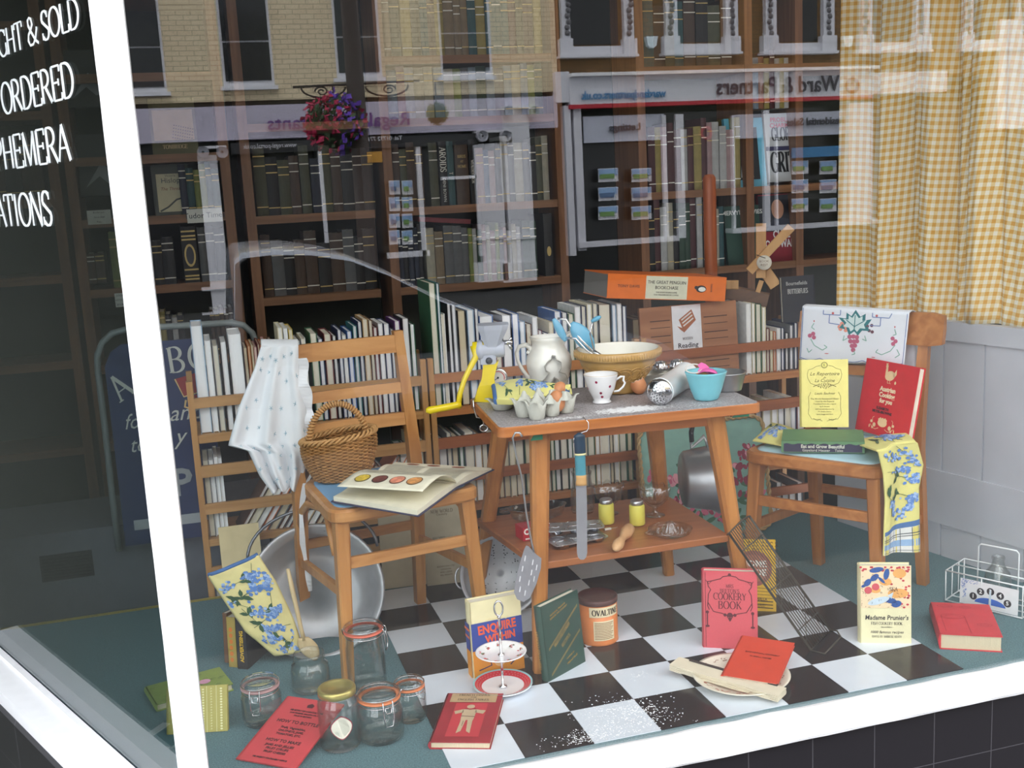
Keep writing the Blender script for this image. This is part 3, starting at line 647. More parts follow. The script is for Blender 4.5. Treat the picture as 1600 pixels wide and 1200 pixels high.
# left unit, top shelf, drawn from the photograph: pixel left, right, top y, cover
rowL = [(300,319,500,'pale blue',3),(322,332,523,'white',3),(334,344,531,'grey',1),(346,357,525,'black',3),(359,379,513,'white',3),
 (383,389,534,'brown',2),(389.5,394,532,'orange',2),(394.5,399,531,'tan',1),(399.5,404,534,'pink',1),(404.5,409,529,'dark red',2),(409.5,414,531,'orange',2),(414.5,419,527,'pink',1),(419.5,424,530,'tan',2),(424.5,430,527,'brown',1),
 (436,444,503,'cream',0),(445,452,504,'white',0),(453,460,506,'yellow',1),(461,472,524,'grey',0),(473,480,520,'white',1),(486,498,512,'green',1),(499,507,521,'navy',3),(508,520,513,'dark red',1),(521,528,516,'black',0),(529,536,507,'navy',3),(537,543,515,'white',0),(544,552,509,'blue',3),(553,560,501,'teal',0),(561,567,494,'navy',0),(568,577,490,'tan',1),(578,584,492,'brown',1),(585,592,503,'dark red',0),(593,600,497,'white',3),(601,611,497,'navy',3),(612,617,506,'grey',3),(618,627,493,'purple',0),(630,641,489,'black',0),(642,650,498,'green',3)]
PX2 = .0
for i, (xa, xb, yt, c, pg) in enumerate(rowL):
    a = at(xa, 600, Y=Yf); yb = 660 - (xa - 300) * .1
    a = at(xa, yt + 40, Y=Yf).x; e = at(xb, yt + 40, Y=Yf).x; z = at((xa + xb) / 2, yt + 8, Y=Yf).z
    a0 = max(a, UN[0][0] + .018); e = min(e, UN[0][1] - .018)
    if e - a0 < .006: continue
    shelf_book((a0, Yf, .492), (1, 0, 0), e - a0 - .001, z - .492, .15, c, PG[pg], '%s-covered book, %s from the left on top of the left low bookcase' % (c, ordinal(i)), GR)
# left unit, second shelf: a few upright then leaning ones
fill(-.735, -.68, .176, Yf, (.22, .25), 'standing upright beside the slanted row, left low bookcase', GR, covers=['brown', 'grey', 'white'])
x = -.655
for i in range(19):
    t = RB.uniform(.010, .020); c = RB.choice(['tan', 'brown', 'cream', 'orange', 'dark red', 'white', 'grey'])
    shelf_book((x, Yf, .176 + .0005), (1, 0, 0), t, RB.uniform(.17, .22), .14, c, PG[RB.choice((0, 1, 2, 3))], '%s-covered leaning book, %s of the slanted row in the left low bookcase' % (c, ordinal(i)), GR, lean=math.radians(34))
    x += t / math.cos(math.radians(34)) + .0045
    if x > -.22: break
fill(-.16, -.075, .176, Yf, (.17, .24), 'right of the slanted row, left low bookcase', GR, covers=['green', 'cream', 'grey', 'brown'], pages=(0, 1))
fill(-.735, -.52, -.14, Yf, (.16, .25), 'on lowest shelf of left low bookcase', GR, t0=.016, t1=.034, covers=['grey', 'white', 'cream', 'brown'])
# middle unit
rowM = [(671,682,434,'green',1),(683,688,434,'teal',3),(690,697,482,'white',1),(700,706,466,'black',3),(707,714,468,'grey',3),(716,729,477,'black',2),(731,742,476,'pale blue',0),(743,749,474,'navy',0),(750,772,485,'blue',3),(774,784,495,'dark red',1),(785,800,484,'black',3),(801,812,482,'blue',3),(813,822,494,'pale blue',3),(823,832,498,'brown',1),(833,841,487,'white',3),(842,849,508,'dark red',0),(850,858,512,'navy',3),(859,866,495,'cream',1),(867,878,478,'blue',3),(879,888,480,'navy',0),(889,898,482,'green',1),(899,908,471,'white',3),(909,917,470,'navy',1),(918,926,467,'cream',0),(927,935,466,'grey',1),(936,955,467,'black',1),(957,964,468,'pale blue',3),(965,972,466,'white',3),(973,980,470,'navy',3)]
for i, (xa, xb, yt, c, pg) in enumerate(rowM):
    a = at(xa, yt + 40, Y=Yf).x; e = at(xb, yt + 40, Y=Yf).x; z = at((xa + xb) / 2, yt + 8, Y=Yf).z
    shelf_book((a, Yf, .492), (1, 0, 0), e - a - .001, z - .492, .17, c, PG[pg], '%s-covered book, %s from the left on top of the middle low bookcase' % (c, ordinal(i)), GR)
fill(-.025, .625, .176, Yf, (.195, .235), 'on second shelf of middle low bookcase', GR, t0=.014, t1=.031, covers=['black', 'cream', 'brown', 'green', 'white', 'grey', 'tan'], pages=(0, 1, 1, 2))
# right unit
fill(.66, .985, .492, Yf + .05, (.205, .225), 'standing behind the wooden reading rest', GR, t0=.026, t1=.036, covers=['brown'], pages=(4, 2))
rowR = [(1166,1174,466,'white',0),(1175,1180,466,'cream',3),(1181,1190,467,'green',1),(1191,1197,472,'cream',0),(1198,1203,505,'dark red',1),(1204,1208,509,'cream',1),(1209,1213,510,'orange',1),(1214,1220,505,'white',0),(1221,1226,504,'navy',3),(1227,1233,512,'black',0),(1234,1240,500,'grey',3),(1241,1247,496,'navy',0)]
for i, (xa, xb, yt, c, pg) in enumerate(rowR):
    a = at(xa, yt + 40, Y=Yf).x; e = at(xb, yt + 40, Y=Yf).x; z = at((xa + xb) / 2, yt + 8, Y=Yf).z
    shelf_book((a, Yf, .492), (1, 0, 0), e - a - .001, z - .492, .15, c, PG[pg], '%s-covered book, %s to the right of the wooden reading rest' % (c, ordinal(i)), GR)
fill(.68, 1.27, .176, Yf, (.19, .235), 'on second shelf of right low bookcase', GR, t0=.016, t1=.032, covers=['black', 'cream', 'brown', 'dark red', 'navy', 'white', 'blue'])
fill(1.02, 1.27, -.14, Yf, (.18, .24), 'on lowest shelf of right low bookcase', GR, t0=.02, t1=.03, covers=['navy', 'brown', 'grey', 'cream'])

# ================================================================ tall bookcases at the back of the shop
oakd = wood('brown_shelf_wood', sr(112, 76, 50), sr(138, 96, 64), 0); oakz = wood('brown_upright_wood', sr(110, 74, 50), sr(136, 94, 64), 2)
YT = 1.9
def tall(x0, x1, shelves, label, zb=-.45, zt=2.25, d=.26, Y=YT, posts=None, th=.03, pw=.035):
    root = thing('tall_bookcase', label, 'bookcase', ((x0 + x1) / 2, Y + d / 2, zb), group='tall wooden bookcases at the back')
    for x in (posts or (x0, x1 - pw)): obj('upright', MB().box((x, Y, zb), (x + pw, Y + d, zt)), oakz, root, world=True)
    for z in shelves: obj('shelf', MB().box((x0 + pw, Y + .004, z - th), (x1 - pw, Y + d, z)), oakd, root, world=True)
    obj('back_panel', MB().box((x0, Y + d, zb), (x1, Y + d + .01, zt)), plain(50, 54, 44, .9), root, world=True)
    return root
tall(.030, .760, [.40, .79, 1.095, 1.43, 1.66, 1.95], 'tall brown bookcase reaching up behind the middle of the window')
tall(-1.10, -.535, [.30, .59, .868, 1.118, 1.335, 1.62, 1.9], 'tall brown bookcase behind the left chair, partly hidden by the white post')
tall(-1.82, -1.12, [.30, .62, .93, 1.20, 1.50, 1.80], 'tall brown bookcase seen through the angled side pane')
tall(1.08, 2.45, [.34, .775, 1.10, 1.60, 1.95], 'wide brown bookcase behind the reading rest, left of the curtain', posts=(1.08, 1.565, 1.80, 2.415))
tall(-.52, .022, [.79, 1.095, 1.43], 'dark shelving between the two brown tall bookcases', posts=(-.495,))
GT = 'books in the tall bookcases at the back'
Yt = YT + .02
fill(.07, .72, 1.66, Yt, (.2, .26), 'on topmost shelf of middle tall bookcase', GT, t0=.024, t1=.042, spine=True, covers=['brown', 'olive', 'yellow', 'dark red', 'tan', 'teal'])
fill(.07, .715, 1.43, Yt, (.18, .20), 'on second highest shelf, middle tall bookcase', GT, t0=.028, t1=.038, spine=True, covers=['cream', 'white', 'pale blue', 'grey', 'cream', 'pink', 'green', 'lime'])
fill(.07, .19, 1.095, Yt, (.22, .26), 'of the group beside AROIDS, middle tall bookcase', GT, t0=.024, t1=.034, spine=True, covers=['blue', 'olive', 'brown'])
def spine_title(o, s, size, c=(225, 222, 214), serif_=True, down=True, off=.5):
    t = max(v.co.x for v in o.data.vertices); h = max(v.co.z for v in o.data.vertices)
    fr = frame((t / 2, -.0052, h * off), (0, 0, -1), (1, 0, 0)); b = MB()
    if serif_: serif(b, s, fr, size, y0=-size / 2)
    else: txt(b, s, fr, size * 1.3)
    obj('lettering', b, plain(*c), o)
o, _ = shelf_book((.252, Yt, 1.095), (1, 0, 0), .030, .245, .2, 'black', PG[1], 'black hardback with AROIDS down its spine in the middle tall bookcase', GT, spine_front=True); spine_title(o, 'AROIDS', .024, off=.72); 
bq = MB(); txt(bq, 'DENI BOWN', frame((.015, -.0052, .06), (0, 0, -1), (1, 0, 0)), .016); obj('author_name', bq, plain(205, 205, 200), o)
fill(.213, .25, 1.095, Yt, (.24, .25), 'just left of the black AROIDS book', GT, t0=.03, t1=.035, spine=True, covers=['olive'])
o, _ = shelf_book((.284, Yt, 1.095), (1, 0, 0), .026, .245, .2, 'teal', PG[1], 'dark teal hardback right of the AROIDS book', GT, spine_front=True); spine_title(o, 'T', .014)
o, _ = shelf_book((.316, Yt, 1.095), (1, 0, 0), .052, .23, .2, 'brown', PG[1], 'thick brown leather book with HOME in gold on its spine', GT, spine_front=True)
bq = MB(); fr = frame((.026, -.0055, .12), (1, 0, 0), (0, 0, 1)); serif(bq, 'BIRDS', fr, .011, y0=.06); serif(bq, 'AT', fr, .009, y0=.042); serif(bq, 'HOME', fr, .011, y0=.022); obj('lettering', bq, mat('gilt_print', sr(196, 170, 110), .4, .3), o)
o, _ = shelf_book((.372, Yt, 1.095), (1, 0, 0), .024, .25, .2, 'black', PG[1], 'black hardback with white spine lettering near the middle of the third shelf', GT, spine_front=True); spine_title(o, 'WEALDEN IRON', .011)
fill(.40, .475, 1.095, Yt, (.2, .22), 'right of the black white-lettered book', GT, t0=.02, t1=.03, spine=True, covers=['orange', 'blue', 'pink'])
fill(.48, .70, 1.095, Yt, (.21, .27), 'right end of AROIDS shelf', GT, t0=.02, t1=.045, spine=True, covers=['pink', 'cream', 'white', 'grey', 'olive', 'black'])
fill(.07, .17, .79, Yt, (.19, .24), 'bottom left of middle tall bookcase', GT, t0=.014, t1=.022, spine=True, covers=['green', 'black', 'navy', 'white', 'purple'])
fill(.178, .35, .79, Yt, (.2, .235), 'of cream run, middle tall bookcase', GT, t0=.022, t1=.042, spine=True, covers=['cream', 'tan', 'cream', 'grey'])
fill(.352, .57, .79, Yt, (.19, .24), 'of mixed slim run, middle tall bookcase', GT, t0=.011, t1=.022, spine=True, covers=['lime', 'pink', 'white', 'green', 'cream', 'grey'])
fill(.575, .655, .79, Yt, (.22, .24), 'of green pair, middle tall bookcase', GT, t0=.026, t1=.032, spine=True, covers=['green', 'olive'])
o, _ = shelf_book((.665, Yt, .79), (1, 0, 0), .036, .25, .2, 'black', PG[1], 'black hardback at the right end of the lowest seen shelf with small gold emblem', GT, spine_front=True)
bq = MB(); disc(bq, frame((.018, -.0055, .1), (1, 0, 0), (0, 0, 1)), 0, 0, .009, .02, n=0); obj('emblem', bq, mat('gilt_print', sr(196, 170, 110), .4, .3), o)
r_ = MB().box((0, 0, 0), (.21, .15, .018)); o = obj('book', r_, cvm('dark red')); o.matrix_basis = Matrix.Translation((.155, Yt, 1.04)) @ Matrix.Rotation(math.radians(6), 4, 'Y'); tag(o, 'red book lying slanted on top of the cream books', 'book', GT)
fill(-.45, .0, 1.095, YT + .05, (.20, .26), 'dark row left of the AROIDS bookcase', GT, t0=.034, t1=.048, spine=True, covers=['black', 'brown', 'navy', 'black', 'olive'])
fill(-.45, .0, .79, YT + .05, (.18, .24), 'lower dark row left of the AROIDS bookcase', GT, t0=.034, t1=.05, spine=True, covers=['black', 'brown', 'grey', 'black'])
# left tall bookcase
o, _ = shelf_book((-.735, Yt, .868), (1, 0, 0), .054, .205, .17, 'black', PG[1], 'thick black and gold ornate book below the shelf label', GT, spine_front=True)
bq = MB(); fr = frame((.027, -.0056, 0), (1, 0, 0), (0, 0, 1))
for z in (.012, .03, .038, .165, .178, .19): bq.box((.002, z - .0, -.0), (.052, z, .0))
for z in (.01, .022, .045, .155, .168, .185): dab(bq, fr, [(-.025, z), (.025, z), (.025, z + .006), (-.025, z + .006)], n=0)
disc(bq, fr, 0, .10, .020, .042, n=0, k=18); obj('gold_tooling', bq, mat('gilt_print', sr(196, 170, 110), .4, .3), o)
bq = MB(); disc(bq, fr, 0, .10, .014, .033, n=.0004, k=18); obj('oval', bq, plain(60, 60, 70), o)
fill(-.675, -.575, .868, Yt, (.19, .21), 'right of the ornate black and gold book', GT, t0=.026, t1=.036, spine=True, covers=['grey', 'navy', 'blue'])
fill(-.84, -.745, .868, Yt, (.16, .2), 'left of the ornate black and gold book', GT, t0=.03, t1=.045, spine=True, covers=['black'])
fill(-.72, -.575, 1.118, Yt, (.15, .19), 'beside the framed paperback on the left tall bookcase', GT, t0=.014, t1=.028, spine=True, covers=['navy', 'black', 'teal', 'white', 'lime'])
fill(-.84, -.74, .59, Yt, (.15, .2), 'at the left of the shelf above the grey tubing', GT, t0=.016, t1=.022, spine=True, covers=['black', 'white', 'yellow'])
fill(-.66, -.575, .59, Yt, (.17, .18), 'in the brown row above the grey tubing', GT, t0=.014, t1=.018, spine=True, covers=['brown'])
def poster_book(P, w, h, t, m, label, draw=None, lean=8, name='book', cat='book', group=None, U=(1, 0, 0), pages=None):
    U = Vector(U).normalized(); back = U.cross(Vector((0, 0, 1))) * -1
    V = (Vector((0, 0, 1)) * math.cos(math.radians(lean)) + back * math.sin(math.radians(lean)))
    M = frame(P, U, V); root = thing(name, label, cat, M=M, group=group)
    obj('cover', MB().box((0, 0, -.002), (w, h, 0)).box((0, 0, -t), (w, h, -t + .002)).box((0, 0, -t), (.002, h, 0)), m, root)
    obj('page_block', MB().box((.002, .003, -t + .002), (w - .003, h - .003, -.002)), pages or PG[1], root)
    I = Matrix.Identity(4)
    if draw: draw(root, I)
    return root
def d_tonb(r, I):
    b = MB(); dab(b, I, [(.01, .05), (.15, .05), (.15, .16), (.01, .16)]); obj('picture', b, plain(176, 150, 110), r)
    b = MB(); serif(b, 'TONBRIDGE', T2(I, .08, .02), .014); obj('lettering', b, plain(214, 190, 150), r)
    b = MB()
    for i in range(9):
        for j in range(5): disc(b, I, .075 + i * .008 + j * .002, .06 + j * .011 - i * .002, .0024, n=.0012, k=6)
    obj('dots', b, plain(70, 50, 44), r)
poster_book((-.80, YT + .03, 1.335), .16, .20, .02, plain(84, 82, 50), 'olive-covered TONBRIDGE local history book facing out on the left tall bookcase', d_tonb)
def d_his(r, I):
    b = MB(); dab(b, I, [(.015, .012), (.115, .012), (.115, .15), (.015, .15)]); obj('picture', b, plain(196, 190, 160), r)
    b = MB(); txt(b, 'Hislop', T2(I, .065, .125, .001), .026); txt(b, 'Victoria', T2(I, .065, .143, .001), .012); obj('lettering', b, plain(70, 80, 90), r)
    b = MB(); txt(b, 'The Thread', T2(I, .065, .095, .001), .016, shear=.3); obj('title', b, plain(120, 60, 60), r)
    b = MB(); stroke(b, I, [(.02, .015), (.05, .03), (.08, .055), (.1, .06)], .006, n=.001); obj('drawing', b, plain(60, 66, 66), r)
poster_book((-.815, YT + .03, 1.118), .13, .185, .02, plain(60, 66, 60), 'pale framed novel with a boat drawing facing out above the ornate book', d_his)
def note(P, w, h, lines, label, U=(1, 0, 0), col=(216, 218, 212)):
    M = frame(P, U, (0, 0, 1)); r = thing('shelf_label', label, 'shelf label', M=M); obj('card', MB().box((0, 0, -.001), (w, h, 0)), plain(*col), r)
    b = MB(); n = len(lines)
    for i, s in enumerate(lines): txt(b, s, T2(Matrix.Identity(4), w / 2, h * (n - i - .5) / n, .0004), h / n * .55)
    obj('handwriting', b, plain(40, 44, 56), r)
note((-.705, YT - .003, 1.085), .125, .05, ['Tudor Times'], 'white shelf label with blue fish drawing and handwriting on the left tall bookcase')
note((-1.045, YT - .003, 1.10), .08, .05, ['Books you', "think that", 'Fun...'], 'white handwritten card on the shelf seen through the side pane, highest of three')
note((-.985, YT - .003, .80), .04, .05, ['LOCAL', 'HISTORY', 'BOOKS'], 'small white handwritten card left of the white post, lower left of three')
note((-.935, YT - .003, .785), .06, .065, ['WORLD', 'TRAVEL', 'Travel', 'in a'], 'white handwritten card touching the white post, lower right of three')
def d_face(r, I):
    b = MB(); dab(b, I, [(.02, .03), (.08, .12), (.14, .05), (.10, .04), (.07, .07)]); obj('picture', b, plain(150, 156, 160), r)
poster_book((-1.06, YT + .03, 1.20), .16, .22, .015, plain(52, 58, 58), 'dark book with a grey swooping shape on its cover, behind the side pane', d_face)
poster_book((-1.10 + .03, YT + .03, 1.51), .16, .2, .015, plain(56, 62, 62), 'dark book with a pale shape behind the side pane, one shelf above the swooping shape', d_face)
fill(-1.07, -.99, .93 - .04, Yt, (.1, .13), 'brown pair on the shelf behind the side pane', GT, t0=.028, t1=.034, spine=True, covers=['orange', 'brown'])
fill(-.985, -.90, .868, Yt, (.19, .24), 'right of the brown pair behind the side pane', GT, t0=.02, t1=.034, spine=True, covers=['lime', 'white'])
fill(-1.75, -1.16, 1.20, Yt, (.18, .25), 'upper row in the bookcase behind the side pane', GT, t0=.05, t1=.07, spine=True, covers=['black', 'olive', 'brown'])
# right tall bookcase
fill(1.13, 1.55, 1.10, Yt, (.24, .30), 'beside the blue poster book in the wide tall bookcase', GT, t0=.022, t1=.036, spine=True, covers=['white', 'yellow', 'dark red', 'black', 'pink', 'brown', 'cream', 'dark red'])
fill(1.12, 1.47, .775, Yt, (.24, .31), 'in the lowest row, wide tall bookcase', GT, t0=.018, t1=.03, spine=True, covers=['white', 'green', 'dark red', 'teal', 'black', 'cream'])
fill(1.12, 1.55, 1.60, Yt, (.22, .3), 'top row at the left of the wide tall bookcase', GT, t0=.04, t1=.055, spine=True, covers=['brown', 'black', 'olive', 'teal'])
fill(1.61, 1.79, 1.42, Yt, (.20, .24), 'red and yellow books high in the wide tall bookcase', GT, t0=.02, t1=.03, spine=True, covers=['yellow', 'dark red', 'white', 'pale blue', 'orange'])
def d_blue(r, I):
    b = MB(); dab(b, I, [(.03, .03), (.15, .03), (.15, .25), (.03, .25)]); obj('picture', b, plain(34, 38, 40), r)
    b = MB(); disc(b, I, .09, .17, .022, .03, n=.001); dab(b, I, [(.06, .04), (.12, .04), (.11, .14), (.07, .14)], n=.001); obj('figure', b, plain(190, 196, 196), r)
poster_book((1.50, YT + .03, 1.10), .18, .29, .02, plain(110, 190, 220), 'light blue book with a black and white picture facing out', d_blue)
def d_glory(r, I):
    b = MB(); serif(b, 'GLORY', T2(I, .085, .175), .055, sx=.55); serif(b, 'GRIT', T2(I, .075, .04), .085, sx=.55); obj('lettering', b, plain(20, 22, 26), r)
    b = MB(); txt(b, 'PROBLEM', T2(I, .085, .262), .026, bold=.0006); txt(b, 'CHARMER', T2(I, .085, .238), .026, bold=.0006); obj('pink_lettering', b, plain(214, 110, 130), r)
    b = MB(); dab(b, I, [(.0, .132), (.17, .132), (.17, .150), (.0, .150)]); obj('stripe', b, plain(40, 40, 80), r)
poster_book((1.69, YT + .035, 1.115), .17, .29, .02, plain(190, 194, 198), 'white poster-like book with big black letters GLORY and GRI facing out', d_glory)
def d_merv(r, I):
    b = MB(); txt(b, 'MERVYN DAVIES', T2(I, .085, .22), .026, bold=.0006); obj('lettering', b, plain(210, 214, 210), r)
poster_book((1.49, YT + .03, .775), .17, .25, .02, plain(38, 70, 60), 'dark green book with pale title across its top facing out', d_merv)
def d_clive(r, I):
    b = MB(); txt(b, 'CLIVE', T2(I, .10, .115, .001), .046, sx=.7, bold=.0012); txt(b, 'WOODWARD', T2(I, .085, .075, .001), .046, sx=.66, bold=.0012); obj('lettering', b, plain(222, 222, 222), r)
    b = MB(); disc(b, I, .09, .225, .030, .042, n=.0008, k=20); obj('portrait_face', b, plain(176, 128, 100), r)
    b = MB(); dab(b, I, [(.03, .135), (.16, .135), (.14, .18), (.10, .19), (.06, .18)], n=.0006); obj('portrait_jacket', b, plain(40, 44, 60), r)
    b = MB(); dab(b, I, [(0, .13), (.18, .13), (.18, .285), (0, .285)], n=.0004); obj('backdrop', b, plain(26, 28, 36), r)
poster_book((1.655, YT + .03, .775), .18, .29, .02, plain(130, 26, 40), 'dark red book with a portrait of a man and big white letters facing out', d_clive)
# timber post standing in the shop
p = at(1108, 470, Y=1.35); q = at(1108, 272, Y=1.35)
pr = [(.0, q.z), (.016, q.z - .002), (.0235, q.z - .014), (.024, q.z - .06), (.0225, .4), (.0225, -.45), (0, -.45)]
r = thing('wooden_post', 'round-topped varnished wooden post standing behind the orange game box', 'post', (q.x, q.y, -.45)); obj('shaft', MB().lathe(pr, 20, Matrix.Translation((q.x, q.y, 0))), wood('varnished_post', sr(150, 72, 34), sr(186, 98, 50), 2), r, world=True)
# ================================================================ furniture in the window
cw = wood('honey_beech', sr(176, 118, 62), sr(206, 150, 88), 2, .38, 7); cwx = wood('honey_beech_rail', sr(178, 120, 64), sr(206, 150, 90), 0, .38, 7)
rw = wood('reddish_beech', sr(156, 100, 52), sr(188, 126, 70), 2, .38, 7); rwx = wood('reddish_beech_rail', sr(158, 100, 52), sr(188, 126, 72), 0, .38, 7)
V3 = Vector
def roundpoly(pts, r, n=6):
    out = []; N = len(pts)
    for i in range(N):
        p = V3(pts[i]); a = V3(pts[i-1]); b = V3(pts[(i+1) % N]); rr = r[i] if isinstance(r, (list, tuple)) else r
        u = (a - p).normalized(); v = (b - p).normalized(); s = p + u * rr; e = p + v * rr
        for k in range(n + 1):
            t = k / n; out.append((s * (1-t)**2 + p * 2*t*(1-t) + e * t*t))
    return out
def slab(b, pts, z0, z1, m=0, bev=.004):
    n = len(pts); c = sum((V3((p[0], p[1])) for p in pts), V3((0, 0))) / n
    def ring(z, s): return [V3((p[0] + (c.x - p[0]) * s, p[1] + (c.y - p[1]) * s, z)) for p in pts]
    k = bev / .2
    return b.loft([ring(z0, k), ring(z0 + bev, 0), ring(z1 - bev, 0), ring(z1, k)], m=m)
def chair(label, FL, FR, depth, W, Wx, vinyl, post_top, zr, rails, back_w, toprail=None, bent=True, skew=0):
    """bentwood kitchen chair: FL/FR front seat corners (ground plan), rails = [(z0,z1)], back leaning"""
    FL = V3(FL); FR = V3(FR); u = (FR - FL).normalized(); v = V3((-u.y, u.x)); w = (FR - FL).length; c = (FL + FR) / 2
    def P(a, b_, z): q = c + u * (a + skew * b_ / depth) + v * b_; return V3((q.x, q.y, z))
    root = thing('kitchen_chair', label, 'chair', P(0, depth / 2, 0), group='bentwood kitchen chairs')
    ns = .82
    out = roundpoly([P(-w/2, 0, 0).xy, P(w/2, 0, 0).xy, P(w/2*ns, depth, 0).xy, P(-w/2*ns, depth, 0).xy], [.05, .05, .08, .08])
    obj('seat_frame', slab(MB(), out, zr - .034, zr, bev=.006), Wx, root, world=True)
    cc = P(0, depth / 2, 0).xy; inn = [cc + (p - cc) * .885 for p in out]
    b = MB(); rs = []
    for s_, dz in ((1, -.002), (.985, .003), (.9, .0055), (.5, .008)):
        rs.append([V3(((cc + (p - cc) * s_).x, (cc + (p - cc) * s_).y, zr + dz)) for p in inn])
    b.loft(rs, smooth=True); obj('seat_pad', b, vinyl, root, world=True)
    legs = {}
    for s_ in (-1, 1):
        t = P(s_ * (w/2 - .034), .034, zr - .02); f = P(s_ * (w/2 - .012), .012, 0); legs[s_] = (t, f)
        obj('leg', MB().bar(t, f, .040, .036, up=(u.x, u.y, 0), w2=.028, h2=.026), W, root, world=True)
        a = P(s_ * back_w, depth + .045, 0); m_ = P(s_ * back_w * .97, depth - .004, zr - .03); t = P(s_ * back_w * .97, depth + post_top[1], post_top[0])
        m2 = P(s_ * back_w * .97, depth + .005, zr + .06)
        pts = [a, m_, m2, t]; hw = [(.026, .030), (.034, .032), (.032, .030), (.026, .024)]
        rings = []
        for p, (h1, h2) in zip(pts, hw):
            rings.append([p + V3((u.x, u.y, 0)) * x * h1 / 2 + V3((v.x, v.y, 0)) * y * h2 / 2 for x, y in ((-1,-1),(1,-1),(1,1),(-1,1))])
        obj('back_leg', MB().loft(rings), W, root, world=True)
    def back(z, a, off=0):
        k = (z - zr - .06) / (post_top[0] - zr - .06); q = P(a, depth + .005 + (post_top[1] - .005) * k + off, z); return q
    for z0, z1 in rails:
        b = MB(); rings = []
        for i in range(9):
            a = back_w * .95 * (i / 4 - 1); o = -.004 + .012 * (1 - (i / 4 - 1) ** 2)
            rings.append([back(z0, a, o - .008), back(z0, a, o + .008), back(z1, a, o + .008), back(z1, a, o - .008)])
        obj('back_rail', b.loft(rings), Wx, root, world=True)
    if toprail:
        z0, z1, ex = toprail; b = MB(); rings = []
        for i in range(13):
            s_ = i / 6 - 1; a = (back_w + ex) * s_; o = .020 * (1 - s_ * s_) - .014
            k = .006 if abs(s_) > .95 else 0
            rings.append([back(z0 + k, a, o - .013), back(z0 + k, a, o + .011), back((z0+z1)/2, a, o + .014), back(z1 - k, a, o + .008), back(z1 - k, a, o - .010)])
        obj('top_rail', b.loft(rings), Wx, root, world=True)
    def LP(s_, z): t, f = legs[s_]; return f + (t - f) * (z / t.z)
    obj('stretcher', MB().bar(LP(-1, .292), LP(1, .292), .014, .028), Wx, root, world=True)
    for s_ in (-1, 1):
        f = LP(s_, .22); r_ = P(s_ * back_w, depth + .02, .20)
        obj('side_stretcher', MB().bar(f, r_, .014, .026), W, root, world=True)
        # bent brackets under the seat
        pts = [P(s_ * (w/2 - .02), .05, .31), P(s_ * (w/2 - .02), .07, .355), P(s_ * (w/2 - .03), .12, .385), P(s_ * (w/2-.035), depth * .5, .392), P(s_ * (back_w+.0), depth - .09, .385), P(s_ * back_w, depth - .03, .35), P(s_ * back_w, depth + .0, .30)]
        if bent: obj('bent_bracket', MB().tube(pts, .011, 8, flat=.8), W, root, world=True)
    pts = [LP(-1, .30) + V3((v.x, v.y, 0)) * .015, P(-w/2 + .06, .04, .36), P(-w/2 + .11, .05, .388), P(w/2 - .11, .05, .388), P(w/2 - .06, .04, .36), LP(1, .30) + V3((v.x, v.y, 0)) * .015]
    obj('stretcher', MB().bar(P(-back_w, depth + .03, .24), P(back_w, depth + .03, .24), .014, .026), Wx, root, world=True)
    return root, P, back
vin_l = mat('blue_vinyl', sr(120, 166, 204), .45, var=.04, scale=15); vin_r = mat('pale_blue_vinyl', sr(170, 204, 214), .45, var=.04, scale=15)
chL, PL, backL = chair('honey-coloured kitchen chair with blue seat, apron and open cookery book', (-.455, .180), (-.070, .240), .355, cw, cwx, vin_l, (.785, .06), .43, [(.728, .775), (.620, .648), (.533, .566)], .168, skew=-.018)
chR, PR, backR = chair('reddish kitchen chair with pale blue seat and embroidered cloth over its back', (.648, .262), (.862, -.066), .35, rw, rwx, vin_r, (.70, .045), .43, [(.585, .612)], .155, toprail=(.678, .765, .050))
# table
tw = wood('table_leg_wood', sr(172, 110, 54), sr(204, 140, 76), 2, .35, 6); twx = wood('table_edge_wood', sr(168, 98, 48), sr(198, 126, 70), 0, .35, 6)
def speckle():
    m = mat('speckled_laminate', sr(164, 158, 160), .5, var=.5, scale=300); return m
ZT = .611
tFL = at(778, 669, Z=ZT); tFR = at(1191, 629, Z=ZT); du = (tFR - tFL).normalized(); dv = V3((-du.y, du.x, 0)); tc_ = (tFL + tFR) / 2; TW = (tFR - tFL).length; TD = .40
def TP(a, b_, z=ZT): q = tc_ + du * a + dv * b_; return V3((q.x, q.y, z))
table = thing('side_table', 'small wooden table with speckled top, splayed legs and a lower shelf', 'table', TP(0, TD / 2, 0))
out = roundpoly([TP(-TW/2, 0).xy, TP(TW/2, 0).xy, TP(TW/2, TD).xy, TP(-TW/2, TD).xy], .022)
tp_ = obj('table_top', slab(MB(), out, ZT - .026, ZT - .001, bev=.002), twx, table, world=True)
cc = TP(0, TD / 2).xy; inn = [cc + (p - cc) * .985 for p in out]
obj('laminate', slab(MB(), inn, ZT - .004, ZT, bev=.0004), speckle(), tp_, world=True)
lf = {(-1, 0): at(843, 1050, Z=0), (1, 1): V3((.556, .542, 0)), (1, 0): at(1170, 975, Z=0), (-1, 1): V3((-.03, .56, 0))}
ltop = {(-1, 0): TP(-TW/2 + .115, .075, ZT - .03), (1, 0): TP(TW/2 - .10, .065, ZT - .03), (1, 1): TP(TW/2 - .165, TD - .06, ZT - .03), (-1, 1): TP(-TW/2 + .08, TD - .06, ZT - .03)}
for k in lf: obj('leg', MB().bar(ltop[k], lf[k], .046, .046, up=du, w2=.032, h2=.030, ch=.2), tw, table, world=True)
for k in (0, 1):
    a = ltop[(-1, k)]; e = ltop[(1, k)]; obj('apron_rail', MB().box((-.5, -.010, -.028), (.5, .010, .004), fr=frame((a + e) / 2, e - a, dv) @ Matrix.Diagonal(((e - a).length, 1, 1, 1))), twx, table, world=True)
